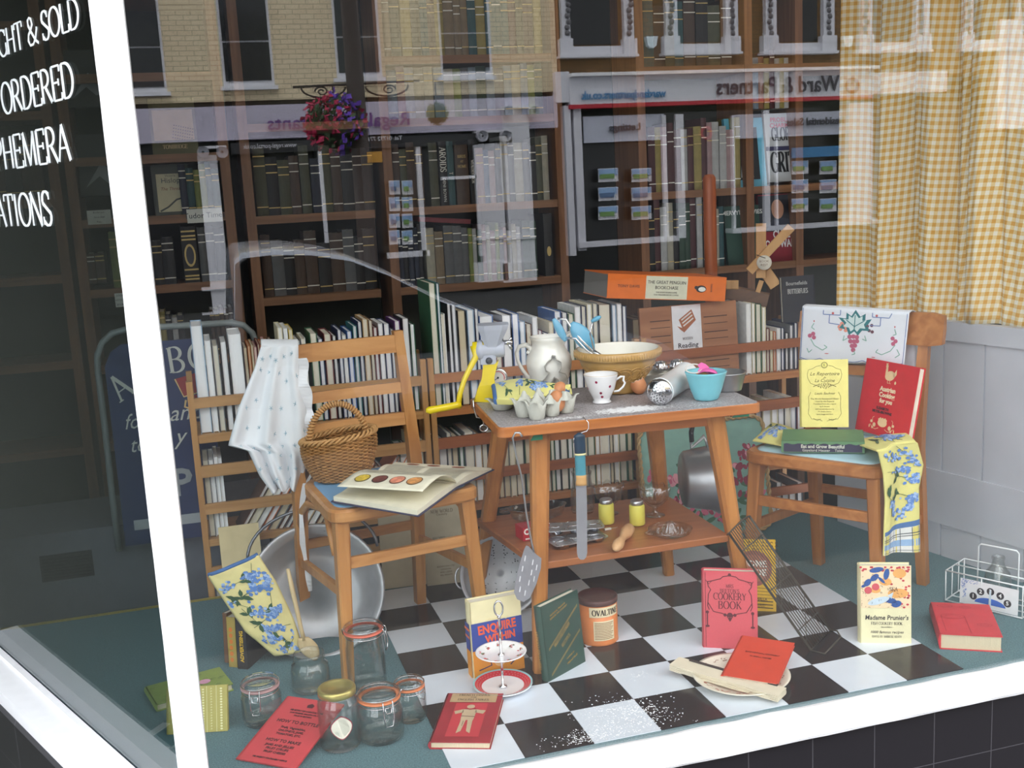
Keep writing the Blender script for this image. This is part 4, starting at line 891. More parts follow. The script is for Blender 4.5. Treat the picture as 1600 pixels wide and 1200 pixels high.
def legat(k, z): return lf[k] + (ltop[k] - lf[k]) * (z / ltop[k].z)
zsf = .262
cs = [legat((-1, 0), zsf) + V3((-.005, -.002, 0)), at(1140, 836, Z=zsf), legat((1, 1), zsf) + V3((.03, .03, 0)), legat((-1, 1), zsf) + V3((-.03, .03, 0))]
obj('lower_shelf', slab(MB(), roundpoly([c.xy for c in cs], .012), zsf - .018, zsf, bev=.002), wood('lower_shelf_wood', sr(146, 88, 50), sr(174, 110, 66), 0, .35, 5), table, world=True)
for k, (x, y) in enumerate(((945, 637), (1165, 622))): pass
for x, y, w_ in ((822, 722, .035), (1170, 652, .05)):
    p = at(x, y, Y=.2 if x < 1000 else .1)
# bracket blocks and green makers' tabs under the top
for x, y, s_ in ((838, 682, .03), (1157, 646, .045)):
    P0 = at(x, y, Y=(tFL.y + .02)); tab = MB().prism([(-s_/2, -.009), (s_/2, -.009), (s_/2, .009), (-s_/2 + .012, .009)], 0, .001, frame(P0, du, (0, 0, 1)))
    obj('green_tab', tab, plain(40, 130, 96, .5), table, world=True)
# flour on the table
def onT(x, y):
    q = V3((x, y, 0)) - tc_; return abs(q.dot(du)) < TW / 2 - .012 and .010 < q.dot(dv) < TD - .01
def flour_sheet(cx, cy, rx, ry, seed, n, z, label, big=.006):
    rnd = random.Random(seed); b = MB()
    for _ in range(n):
        x = cx.x + du.x * rnd.gauss(0, .45) * rx + dv.x * rnd.gauss(0, .4) * ry; a = rnd.gauss(0, .45); c = rnd.gauss(0, .4)
        p = cx + du * a * rx + dv * c * ry
        if not onT(p.x, p.y): continue
        r = rnd.uniform(.0006, big) * (1 - min(.85, (a*a + c*c))); k = 7; ph = rnd.random() * 6; rr = [rnd.uniform(.4, 1) for _ in range(k)]
        ring = [(p.x + (du.x * math.cos(ph + 2*PI*i/k) * 1.8 + dv.x * math.sin(ph + 2*PI*i/k)) * r * rr[i], p.y + (du.y * math.cos(ph + 2*PI*i/k) * 1.8 + dv.y * math.sin(ph + 2*PI*i/k)) * r * rr[i], z) for i in range(k)]
        b.add(ring + [(p.x, p.y, z + r * .12)], [(i, (i+1) % k, k) for i in range(k)], smooth=True)
    tag(obj('flour_dust', b, mat('flour_white', sr(244, 244, 246), .95)), label, 'flour', kind='stuff')
flour_sheet(at(985, 640, Z=ZT), 0, .13, .05, 5, 1300, ZT + .0005, 'white flour spilt over the table top in front of the spotted cup')
flour_sheet(at(880, 654, Z=ZT), 0, .12, .03, 6, 420, ZT + .0005, 'thin dusting of flour at the front left of the table, around the egg box', .003)
flour_sheet(at(1090, 633, Z=ZT), 0, .12, .04, 7, 260, ZT + .0005, 'light dusting of flour in front of the fallen shaker', .002)
# ================================================================ cookery books and other things on the platform floor
I4 = Matrix.Identity(4)
def cookbook(label, M, w, h, t, cov, draw=None, pages=None, spine='L', group=None, ov=.003, name='book', spine_draw=None):
    """front cover in the xy plane of M, thickness behind it; spine on the left edge"""
    root = thing(name, label, 'book', M=M, group=group)
    b = MB(); b.box((0, 0, -.0022), (w, h, 0)); b.box((0, 0, -t), (w, h, -t + .0022))
    n = 6
    if spine == 'L': pr = [(-.004 * math.sin(PI * i / n), -t * i / n) for i in range(n + 1)]; pr += [(.0025, -t), (.0025, 0)]
    else: pr = [(w + .004 * math.sin(PI * i / n), -t * i / n) for i in range(n + 1)]; pr += [(w - .0025, -t), (w - .0025, 0)]
    vs = [V3((x, y, z)) for y in (0, h) for x, z in pr]; k = len(pr)
    b.add(vs, [tuple(range(k)), tuple(range(2*k-1, k-1, -1))] + [(i, k + i, k + (i+1) % k, (i+1) % k) for i in range(k)])
    obj('cover', b, cov, root)
    x0, x1 = (.002, w - ov) if spine == 'L' else (ov, w - .002)
    obj('page_block', MB().box((x0, ov, -t + .0024), (x1, h - ov, -.0024)), pages or PG[1], root)
    if draw: draw(root)
    return root
def stand(bl, br, tl, lean, z=0.0):
    """frame of a front cover standing on height z from its two bottom corners and top left corner in the photo"""
    A = at(*bl, Z=z); B = at(*br, Z=z); U = (B - A); w = U.length; U.normalize(); bk = V3((-U.y, U.x, 0))
    Vv = V3((0, 0, math.cos(math.radians(lean)))) + bk * math.sin(math.radians(lean))
    h = along(*tl, A, Vv); A = A + V3((0, 0, .001)); return frame(A, U, Vv), w, h
def bolt(root, name, b, m): return obj(name, b, m, root)
inkR = plain(92, 24, 40, .6); gold = mat('gold_blocking', sr(206, 170, 96), .35, .5); ink = plain(34, 34, 40, .7); creamink = plain(240, 226, 180, .7)
# Mrs Beeton
M, w, h = stand((1099, 1013), (1184, 1017), (1101, 892), 6)
def dr(r):
    b = MB(); serif(b, 'MRS', T2(I4, w/2, h*.79), .0085); serif(b, "BEETON'S", T2(I4, w/2, h*.725), .0095); serif(b, 'COOKERY', T2(I4, w/2, h*.635), .017, sx=.92); serif(b, 'BOOK', T2(I4, w/2, h*.52), .019); bolt(r, 'lettering', b, inkR)
    b = MB(); 
    for s_ in (-1, 1):
        X = lambda a: w/2 + s_ * a
        stroke(b, I4, [(X(0), h*.945), (X(.016), h*.93), (X(.022), h*.90), (X(.034), h*.885), (X(.044), h*.87), (X(.054), h*.86)], .0022)
        stroke(b, I4, [(X(.054), h*.86), (X(.052), h*.80), (X(.046), h*.76), (X(.052), h*.70), (X(.054), h*.55), (X(.05), h*.50)], .0022)
        stroke(b, I4, [(X(.054), h*.60), (X(.040), h*.48), (X(.02), h*.46), (X(.008), h*.44), (X(0), h*.36)], .0022)
        stroke(b, I4, [(X(.055), h*.48), (X(.055), h*.30)], .003); disc(b, I4, X(.055), h*.47, .004); disc(b, I4, X(.055), h*.29, .0055, .003); disc(b, I4, X(.012), h*.44, .004)
        stroke(b, I4, [(X(.044), h*.87), (X(.05), h*.83), (X(.058), h*.88)], .0016)
    disc(b, I4, w/2, h*.955, .004); disc(b, I4, w/2, h*.44, .007, .006); disc(b, I4, w/2, h*.39, .004)
    stroke(b, I4, [(.007, .004), (.007, h-.004)], .0012); bolt(r, 'ornament', b, inkR)
cookbook("tall rose-red book lettered COOKERY BOOK standing before the right table leg", M, w, h, .032, plain(206, 82, 92, .5, scale=300), dr)
# Madame Prunier
M, w, h = stand((1344, 1006), (1424, 1007), (1338, 884), 4)
def dr(r):
    rr = random.Random(4); X0, Y0 = .002, h * .46
    b = MB(); dab(b, I4, [(X0, Y0), (w - .001, Y0), (w - .001, h - .001), (X0, h - .001)]); pic = bolt(r, 'picture', b, plain(238, 214, 176, .5))
    def P_(u, v): return (X0 + u * (w - .004), Y0 + v * (h - Y0))
    def blob(u, v, a, c_, col, rot=0, n=.001): b = MB(); x, y = P_(u, v); disc(b, I4, x, y, a * w, c_ * w, n=n, rot=rot, k=16); return b
    red = MB(); 
    for _ in range(46):
        side = rr.random(); u = rr.random() if side < .4 else rr.choice((rr.uniform(.85, 1), rr.uniform(.6, 1))); v = rr.uniform(.86, 1) if side < .4 else rr.random()
        x, y = P_(min(u, .97), min(v, .96)); disc(red, I4, x, y, .0035, .0028, n=.0009, k=6)
    obj('red_shells', red, plain(196, 60, 76), r)
    org = MB()
    for u, v, a, c_ in ((.78, .82, .13, .10), (.75, .35, .2, .1), (.5, .62, .12, .08), (.3, .42, .10, .06)): x, y = P_(u, v); disc(org, I4, x, y, a * w, c_ * w, n=.0011)
    obj('orange_shapes', org, plain(232, 170, 96), r)
    blu = MB()
    for u, v, a, c_, rt in ((.32, .90, .14, .055, .2), (.28, .72, .10, .06, .7), (.14, .60, .09, .06, .9), (.52, .80, .055, .12, -.2), (.42, .66, .03, .09, .8), (.06, .52, .05, .03, .4), (.6, .18, .12, .06, -.2), (.72, .10, .1, .07, .3)): x, y = P_(u, v); disc(blu, I4, x, y, a * w, c_ * w, n=.0013, rot=rt)
    obj('blue_lobster', blu, plain(34, 84, 156), r)
    ap = MB(); 
    for u, v in ((.15, .42), (.30, .50)): x, y = P_(u, v); disc(ap, I4, x, y, .075 * w, n=.0015)
    obj('fruit', ap, plain(206, 84, 96), r)
    fs = MB(); x, y = P_(.36, .17); disc(fs, I4, x, y, .22 * w, .07 * w, n=.0015, rot=.3); dab(fs, I4, [P_(.54, .3), P_(.66, .38), P_(.62, .22)], n=.0015); obj('silver_fish', fs, plain(196, 214, 226), r)
    dk = MB(); rr = random.Random(9)
    for _ in range(60):
        u, v = rr.random() * .94, rr.random() * .94; x, y = P_(u, v); dx, dy = rr.uniform(-.006, .006), rr.uniform(-.005, .005)
        x2, y2 = min(max(x + dx, .004), w - .004), min(max(y + dy, Y0 + .002), h - .003); stroke(dk, I4, [(x, y), ((x + x2)/2 + .001, (y + y2)/2 + .001), (x2, y2)], .0008, n=.0018)
    x, y = P_(.66, .44); serif(dk, 'SEA', T2(I4, x, y - .004, .0018), .010); bolt(r, 'line_drawing', dk, plain(60, 30, 40))
    b = MB(); txt(b, "Madame Prunier's", T2(I4, w*.52, h*.335), .0165, sx=.86, shear=.12, bold=.0002); serif(b, 'FISH COOKERY BOOK', T2(I4, w*.52, h*.245), .0072, sx=.92); txt(b, '- Second Edition -', T2(I4, w*.52, h*.215), .0042); txt(b, '1000 famous recipes', T2(I4, w*.52, h*.15), .0095, shear=.3); serif(b, 'EDITED BY AMBROSE HEATH', T2(I4, w*.52, h*.08), .0055, sx=.85)
    bolt(r, 'lettering', b, plain(56, 52, 60))
cookbook("cream book with blue lobster on its jacket standing on the chequered floor at right", M, w, h, .030, plain(232, 226, 184, .45), dr)
# Home made book behind the rack
M, w, h = stand((1150, 955), (1213, 957), (1157, 843), 10)
def dr(r):
    b = MB(); rr = random.Random(2)
    for i in range(9):
        for j in range(3): stroke(b, I4, [(.008 + i*.012, h*.86 + j*.009), (.012 + i*.012, h*.875 + j*.009), (.015 + i*.012, h*.86 + j*.009)], .002)
    for i in range(7): stroke(b, I4, [(.01, h*(.05 + i*.045)), (w*.5, h*(.06 + i*.045)), (w - .008, h*(.05 + i*.045))], .0025 if i < 3 else .0012)
    bolt(r, 'print', b, plain(70, 44, 20))
    b = MB(); disc(b, I4, w*.45, h*.60, w*.46, h*.25, n=.0009, k=26); pic = bolt(r, 'round_loaf', b, plain(156, 92, 76))
    b = MB(); disc(b, I4, w*.45, h*.60, w*.38, h*.19, n=.0012, k=26); obj('loaf_top', b, plain(178, 112, 88), r)
    b = MB(); txt(b, 'HOME', T2(I4, w*.46, h*.66, .0016), .024, bold=.0007); txt(b, 'MADE', T2(I4, w*.46, h*.54, .0016), .024, bold=.0007); bolt(r, 'lettering', b, plain(240, 236, 228))
    b = MB(); txt(b, 'WILLS WILLA', T2(I4, w*.5, h*.17, .0012), .010); txt(b, 'GOLD', T2(I4, w*.6, h*.09, .0012), .010); bolt(r, 'small_lettering', b, plain(60, 40, 20))
cookbook('yellow and brown HOME MADE booklet with round loaf picture behind the wire rack', M, w, h, .006, plain(226, 180, 40, .5), dr, pages=PG[0])
# Enquire Within
M, w, h = stand((742, 1062), (820, 1045), (735, 943), 2)
def dr(r):
    tilt = .12
    def bandp(v0, v1): return [(0, h*v0), (w, h*(v0 + .0)), (w, h*(v1 + .0)), (0, h*v1)]
    b = MB(); dab(b, I4, bandp(.36, .72)); bolt(r, 'blue_band', b, plain(40, 66, 150, .45))
    b = MB(); dab(b, I4, bandp(.0, .365), n=.0006); bolt(r, 'orange_band', b, plain(232, 150, 36, .45))
    b = MB(); txt(b, 'ENQUIRE', T2(I4, w*.5, h*.625, .001), .030, sx=.78, bold=.001, rot=0) if False else txt(b, 'ENQUIRE', T2(I4, w*.5, h*.625, .001, .05), .030, sx=.78, bold=.001); txt(b, 'WITHIN', T2(I4, w*.56, h*.49, .001, .05), .026, sx=.8, bold=.001); bolt(r, 'title', b, plain(232, 90, 50))
    b = MB(); txt(b, 'of Everything', T2(I4, w*.5, h*.74, .001), .010); txt(b, 'UPON', T2(I4, w*.6, h*.40, .001), .010); bolt(r, 'small_lettering', b, creamink)
    b = MB(); disc(b, I4, w*.52, h*.22, .017, .022, n=.001, k=20); bolt(r, 'face', b, plain(238, 190, 130))
    b = MB(); stroke(b, I4, [(w*.52-.02, h*.24), (w*.52-.012, h*.34), (w*.52+.014, h*.335), (w*.52+.02, h*.26)], .004, n=.0013); disc(b, I4, w*.52-.006, h*.24, .0025, n=.0013); disc(b, I4, w*.52+.007, h*.24, .0025, n=.0013); stroke(b, I4, [(w*.52-.008, h*.17), (w*.52, h*.155), (w*.52+.008, h*.17)], .0018, n=.0013)
    stroke(b, I4, [(w*.1, h*.1), (w*.35, h*.14), (w*.3, h*.3)], .003, n=.0013); stroke(b, I4, [(w*.9, h*.2), (w*.72, h*.1)], .003, n=.0013); bolt(r, 'drawing', b, plain(50, 40, 90))
    # spine panel
    fr = frame((-.0046, 0, -.034), (0, 0, 1), (0, 1, 0)); b = MB(); dab(b, fr, [(.002, h*.36), (.032, h*.36), (.032, h*.72), (.002, h*.72)], n=0); o = bolt(r, 'spine_blue_band', b, plain(40, 66, 150, .45))
    b = MB(); dab(b, fr, [(.002, 0), (.032, 0), (.032, h*.36), (.002, h*.36)], n=0); bolt(r, 'spine_orange_band', b, plain(232, 150, 36, .45))
    b = MB(); txt(b, 'ENQUIRE', T2(fr, .017, h*.64), .0085); txt(b, 'WITHIN', T2(fr, .017, h*.54), .0085); bolt(r, 'spine_title', b, plain(236, 120, 60))
cookbook('cream, blue and orange ENQUIRE WITHIN book standing behind the cake stand', M, w, h, .034, plain(232, 222, 178, .5), dr)
# green High-class Cookery
M, w, h = stand((858, 1067), (915, 1035), (850, 949), 5)
def dr(r):
    b = MB()
    for k in (0, .0035): 
        for c0 in (.40, .06): stroke(b, I4, [(.012, h*(c0 - .0) + k), (w - .008, h*(c0 + .40) + k)], .0011)
    f = T2(I4, w*.5, h*.48, .0006, math.atan2(h*.40, w - .02)); serif(b, 'HIGH-CLASS COOKERY', f, .0085, y0=.006, sx=.72); serif(b, 'RECIPES', f, .009, y0=-.016)
    txt(b, 'NATIONAL TRAINING', T2(I4, w*.42, h*.87, .0006, .25), .006); txt(b, 'SCHOOL FOR COOKERY', T2(I4, w*.44, h*.83, .0006, .25), .006); txt(b, 'COMPILED BY', T2(I4, w*.62, h*.2, .0006, .3), .005); txt(b, 'Mildred Nicoll', T2(I4, w*.66, h*.14, .0006, .3), .007)
    fr = frame((-.0046, 0, -.022), (0, 0, 1), (0, 1, 0)); serif(b, 'HIGH-CLASS COOKERY', T2(fr, .009, h*.42, .0004, PI / 2), .0085, sx=.95); bolt(r, 'gold_lettering', b, gold)
cookbook('dark green HIGH-CLASS COOKERY book leaning by the front table leg', M, w, h, .022, plain(40, 72, 62, .5), dr)
# red picture book lying in front: French dishes for English tables
def lying(bl, br, tl, t, z=0.0):
    A = at(*bl, Z=z + t); B = at(*br, Z=z + t); Cc = at(*tl, Z=z + t); U = (B - A); w = U.length; M = frame(A, U, Cc - A); V_ = V3((M[0][1], M[1][1], M[2][1])); return M, w, abs((Cc - A).dot(V_))
M, w, h = lying((671, 1159), (766, 1160), (700, 1083), .018)
def dr(r):
    b = MB(); dab(b, I4, [(.012, h*.80), (w - .012, h*.80), (w - .012, h*.985), (.012, h*.985)]); bolt(r, 'title_panel', b, plain(190, 160, 120))
    b = MB(); serif(b, 'FRENCH DISHES', T2(I4, w*.5, h*.93, .0010), .0085); serif(b, 'FOR', T2(I4, w*.5, h*.885, .0010), .006); serif(b, 'ENGLISH TABLES', T2(I4, w*.5, h*.83, .0010), .0085, sx=.95); bolt(r, 'lettering', b, plain(60, 50, 50))
    b = MB(); dab(b, I4, [(w*.22, h*.10), (w*.78, h*.10), (w*.78, h*.78), (w*.22, h*.78)], n=.0006); bolt(r, 'red_panel', b, plain(196, 56, 66))
    b = MB(); disc(b, I4, w*.5, h*.70, .009, .009, n=.0012); dab(b, I4, [(w*.5-.014, h*.42), (w*.5+.014, h*.42), (w*.5+.016, h*.64), (w*.5-.016, h*.64)], n=.0012)
    dab(b, I4, [(w*.5-.016, h*.64), (w*.5-.034, h*.60), (w*.5-.030, h*.54), (w*.5-.012, h*.58)], n=.0012); dab(b, I4, [(w*.5+.016, h*.64), (w*.5+.036, h*.62), (w*.5+.032, h*.55), (w*.5+.012, h*.58)], n=.0012)
    dab(b, I4, [(w*.5-.013, h*.42), (w*.5-.002, h*.42), (w*.5-.006, h*.2), (w*.5-.015, h*.16)], n=.0012); dab(b, I4, [(w*.5+.002, h*.42), (w*.5+.013, h*.42), (w*.5+.015, h*.16), (w*.5+.006, h*.2)], n=.0012); bolt(r, 'cook_figure', b, plain(196, 172, 140))
    b = MB(); stroke(b, I4, [(w*.5-.012, h*.66), (w*.5, h*.63), (w*.5+.012, h*.66)], .0016, n=.0015); stroke(b, I4, [(w*.5-.015, h*.50), (w*.5+.015, h*.49)], .0022, n=.0015); stroke(b, I4, [(w*.5-.007, h*.40), (w*.5-.007, h*.30)], .001, n=.0015); bolt(r, 'figure_outline', b, plain(90, 40, 44))
cookbook('worn dark red book with a cook figure lying before the cake stand', M, w, h, .017, plain(160, 40, 52, .5, scale=14, var=.2), dr, pages=PG[2])
# red "how to bottle" booklet, propped
A = at(370, 1185, Z=.006); B = at(455, 1200, Z=.006); Cc = at(437, 1086, Z=.05)
M = frame(A, B - A, Cc - A); w = .145; h = (Cc - A).length
def dr(r):
    b = MB(); y = h*.93
    dab(b, I4, [(w*.5-.007, h*.86), (w*.5+.007, h*.86), (w*.5+.009, h*.90), (w*.5, h*.93), (w*.5-.009, h*.90)])
    for s_, yy, sz in (('MINISTRY OF AGRICULTURE', .80, .0065), ('AND FISHERIES, BULLETIN NO. 21', .76, .005), ('FOURTH EDITION', .72, .0055), ('HOW TO BOTTLE', .62, .013), ('Fruit, Vegetables,', .53, .009), ('CHUTNEYS, JAMS,', .48, .008), ('TOMATOES, ETC.', .43, .008), ('HOW TO MAKE', .33, .012), ('JAMS AND JELLIES', .26, .009), ('FRUIT SYRUPS', .21, .009), ('FRUIT CHEESES', .16, .008), ('HIS MAJESTY STATIONERY OFFICE', .07, .0055)):
        txt(b, s_, T2(I4, w*.5, h*yy), sz, bold=.0002)
    bolt(r, 'lettering', b, plain(84, 24, 36))
cookbook('bright red paper HOW TO BOTTLE booklet lying tilted at the front left', M, w, h, .004, plain(206, 68, 74, .6), dr, pages=PG[1])
# thick red book lying at right
M, w, h = lying((1469, 990), (1567, 995), (1463, 941), .040)
def dr(r):
    b = MB()
    for x, y, a in ((.30, .55, .028), (.78, .32, .017), (.56, .86, .014), (.22, .88, .018)):
        stroke(b, I4, [(w*x + math.cos(k*.4)*a, h*y + math.sin(k*.4)*a*.55) for k in range(16)], .0009, loop=True)
        stroke(b, I4, [(w*x + math.cos(k*.4)*a*.6, h*y + math.sin(k*.4)*a*.3) for k in range(16)], .0007, loop=True)
    stroke(b, I4, [(w*.30-.028, h*.55), (w*.30-.026, h*.08)], .0009); stroke(b, I4, [(w*.30+.028, h*.55), (w*.30+.030, h*.05)], .0009); bolt(r, 'line_drawing', b, plain(140, 24, 40))
cookbook('thick bright red book lying flat in front of the wire milk carrier', M, w, h, .040, plain(206, 54, 64, .45), dr, pages=PG[2])
# red book on the floor plate
Az, Bz, Cz = at(1128, 1054, Z=.034), at(1214, 1068, Z=.034), at(1183, 996, Z=.060)
M = frame(Az, Bz - Az, Cz - Az); w = (Bz - Az).length * 1.0; h = (Cz - Az).dot(V3((M[0][1], M[1][1], M[2][1])))
def dr(r):
    b = MB(); txt(b, 'ECONOMICAL COOKERY', T2(I4, w*.52, h*.62), .007); txt(b, 'IN SMALL HOMES', T2(I4, w*.52, h*.53), .0065); bolt(r, 'lettering', b, plain(100, 30, 20))
cookbook('orange-red cloth book resting on the flowered plate on the floor', M, w, h, .010, plain(204, 66, 42, .6), dr)
# cream booklet with stitched edge across the plate
A = at(1046, 1040, Z=.030); B = at(1215, 1090, Z=.022)
M = frame(A, B - A, V3((.2, 1, .05))); w = (B - A).length; h = .045
r = thing('booklet', 'worn cream paper booklet with torn edge lying across the flowered plate', 'booklet', M=M)
b = MB(); rr = random.Random(8)
for k in range(7):
    z = -.012 + k * .0022; j = lambda: rr.uniform(-.0016, .0016)
    n = 22; vs = [V3((w * i / n, 0 + j(), z + j() * .4)) for i in range(n + 1)] + [V3((w * i / n, h + j(), z)) for i in range(n, -1, -1)]
    vs2 = [v + V3((0, 0, .0016)) for v in vs]; m_ = len(vs); b.add(vs + vs2, [tuple(range(m_))[::-1], tuple(range(m_, 2*m_))] + [(i, (i+1) % m_, m_ + (i+1) % m_, m_ + i) for i in range(m_)])
obj('pages', b, plain(224, 214, 190, .8), r)
obj('spine_strip', MB().box((.03, h - .006, .003), (w - .02, h + .002, .0052)), plain(60, 52, 52), r)
# books at the left edge
M, w, h = lying((244, 1101), (364, 1068), (232, 1058), .020); h = .115
def dr(r):
    rr = random.Random(3); b = MB()
    for _ in range(26):
        x, y = rr.uniform(.01, w - .01), rr.uniform(.008, h - .008); stroke(b, I4, [(x + math.cos(k)*.006, y + math.sin(k)*.004) for k in range(6)], .0012)
    bolt(r, 'ornament', b, plain(72, 96, 40))
    b = MB(); disc(b, I4, w*.70, h*.45, .014, .013, n=.001, k=18); bolt(r, 'pink_lozenge', b, plain(222, 160, 186))
cookbook('green patterned book with pink oval lying at the left behind the white post', M, w, h, .018, plain(140, 158, 78, .5), dr, pages=PG[2])
M = frame(at(262, 1148, Z=.002), at(356, 1142, Z=.002) - at(262, 1148, Z=.002), V3((.02, .35, 1))); w = (at(356, 1142, Z=.002) - at(262, 1148, Z=.002)).length; h = along(365, 1068, at(356, 1142, Z=.002), V3((.02, .35, 1)))
def dr(r):
    rr = random.Random(3); b = MB()
    for y0 in [h * (.06 + k * .058) for k in range(16)]:
        stroke(b, I4, [(w*.72 + math.sin(k * 1.5) * .004, y0 + (k % 3) * .0012) for k in range(3)] , .0012); disc(b, I4, w*.90, y0, .003, .0022, k=6); disc(b, I4, w*.60, y0, .0026, .002, k=6)
    stroke(b, I4, [(w*.66, 0), (w*.66, h)], .001); stroke(b, I4, [(w*.82, 0), (w*.82, h)], .001); bolt(r, 'gilt_pattern', b, plain(232, 226, 170))
    b = MB(); disc(b, I4, w*.30, h*.66, .030, .017, n=.001, k=24); bolt(r, 'title_label', b, plain(214, 214, 190))
    b = MB(); txt(b, 'COUNTRY', T2(I4, w*.30, h*.68, .0014), .007); txt(b, 'HOUSE RECIPES', T2(I4, w*.30, h*.63, .0014), .006); bolt(r, 'lettering', b, plain(90, 90, 60))
cookbook('mustard book with printed lace pattern leaning on the green book at left', M, w, h, .012, plain(178, 166, 84, .5), dr, pages=PG[2])
for k, (x0, x1, yb, yt, c, lab) in enumerate(((351, 358, 1035, 968, (120, 82, 56), 'brown paperback spine standing at left of the oven glove'), (358, 372, 1042, 966, (176, 150, 70), 'patterned yellow paperback beside the brown one, under the oven glove'), (372, 388, 1045, 968, (36, 32, 36), 'black paperback with yellow spine title standing beneath the oven glove'))):
    A = at(x0, yb, Z=.001); B = at(x1, yb + 1, Z=.001); U = (B - A).normalized(); hh = .13
    M = frame(A, U, V3((.10, .03, 1))); r = thing('book', lab, 'book', M=M)
    wd = (B - A).length; obj('cover', MB().box((0, 0, -.11), (.0008, hh, 0)).box((wd - .0018, 0, -.11), (wd - .001, hh, 0)).box((0, 0, -.0008), (wd - .001, hh, 0)), plain(*c), r); obj('page_block', MB().box((.001, .001, -.108), (wd - .002, hh - .001, -.001)), PG[1], r)
    if k == 2: b = MB(); txt(b, 'ADVERTISING', T2(I4, wd*.5, hh*.45, .0004, PI / 2 ), .013, bold=.0004); obj('lettering', b, plain(220, 176, 40), r)
    if k == 1: b = MB(); [disc(b, I4, wd*.4, hh*(.15 + .12*i), .005, .006, n=.0004) for i in range(6)]; obj('pattern', b, plain(214, 120, 40), r)
# big cream book pair behind the left chair
r = thing('book', 'large aged cream cookery book standing open behind the left chair', 'book', M=frame(at(668, 916, Z=.002), at(736, 908, Z=.002) - at(668, 916, Z=.002), V3((0, .12, 1))))
w2 = (at(736, 908, Z=.002) - at(668, 916, Z=.002)).length; h2 = .245
obj('right_page', MB().box((0, 0, -.012), (w2, h2, 0)), plain(206, 198, 172, .8), r)
a_ = at(600, 921, Z=.002) - at(668, 916, Z=.002)
obj('left_page', MB().box((0, 0, -.012), (a_.length, h2, 0), fr=M.identity() if False else r.matrix_basis.inverted() @ frame(at(600, 921, Z=.002), at(668, 916, Z=.002) - at(600, 921, Z=.002) + V3((0, .02, 0)), V3((0, .12, 1)))), plain(200, 188, 160, .8), r)
b = MB(); serif(b, 'NEW WORLD', T2(I4, w2*.45, h2*.88), .010); txt(b, 'Cookery', T2(I4, w2*.45, h2*.86), .009); serif(b, 'RECIPES', T2(I4, w2*.35, h2*.55), .009)
for k, s_ in enumerate(('RADIATION LTD', 'LONDON', 'AND LEEDS', 'ALL RIGHTS')): txt(b, s_, T2(I4, w2*.45, h2*(.22 - k*.035)), .007)
obj('lettering', b, plain(120, 104, 84), r)
b = MB().box((0, 0, 0), (.115, .17, .006), fr=frame(at(350, 915, Y=.86), (1, 0, 0), (0, .2, 1))); tag(obj('book_board', b, plain(226, 206, 160, .7)), 'cream board cover standing between the bookcase and the oven glove', 'book cover')
# cocoa tin
A = at(935, 1017, Z=0); c = at(935, 944, Z=.118); base = (at(905, 1003, Z=0) + at(966, 995, Z=0)) / 2; base.z = .0012; rad = (at(966, 995, Z=0) - at(905, 1003, Z=0)).length / 2 * .98
tin = thing('cocoa_tin', 'orange malt drink tin with dark brown lid on the chequered floor', 'tin', base)
obj('body', MB().lathe([(0, 0), (rad - .002, 0), (rad, .003), (rad - .0006, .006), (rad - .0006, .108), (0, .108)], 40), mat('orange_tin_print', sr(224, 134, 74), .35, var=.08), tin)
obj('lid', MB().lathe([(rad - .0004, .106), (rad + .0012, .107), (rad + .0012, .118), (rad - .001, .1205), (rad - .004, .1185), (rad * .6, .1178), (0, .1178)], 40), mat('brown_tin_lid', sr(92, 58, 56), .35), tin)
vd = V3((CAM.x - base.x, CAM.y - base.y, 0)).normalized(); ang = math.atan2(vd.y, vd.x)
def wrap(b, r_, a0, fn_src, z0):
    "wrap flat lettering built in xy round the tin"
    b.v = [V3((math.cos(a0 + v.x / r_) * (r_ + v.z), math.sin(a0 + v.x / r_) * (r_ + v.z), z0 + v.y)) for v in b.v]; return b
def patch(x0, x1, y0, y1, n): b = MB(); k = 16; vs = []; [vs.extend([V3((x0 + (x1-x0)*i/k, y0, n)), V3((x0 + (x1-x0)*i/k, y1, n))]) for i in range(k+1)]; b.add(vs, [(2*i, 2*i+2, 2*i+3, 2*i+1) for i in range(k)]); return b
cr = plain(234, 220, 182, .5)
obj('name_panel', wrap(patch(-.022, .06, .078, .104, .0004), rad, ang, None, 0), cr, tin); obj('text_panel', wrap(patch(-.012, .044, .016, .068, .0004), rad, ang, None, 0), cr, tin)
b = MB(); serif(b, 'OVALTINE', Matrix.Identity(4), .015, x0=.022, y0=.083, sx=.92, thick=.2, thin=.07, depth=.0008); obj('lettering', wrap(b, rad, ang, None, 0), plain(50, 34, 34), tin)
b = MB()
for k in range(11): b.add(patch(-.009, .041 - (k % 3) * .003, .062 - k * .0042, .0638 - k * .0042, .0008).v, [(2*i, 2*i+2, 2*i+3, 2*i+1) for i in range(16)])
obj('small_print', wrap(b, rad, ang, None, 0), plain(150, 110, 80), tin)
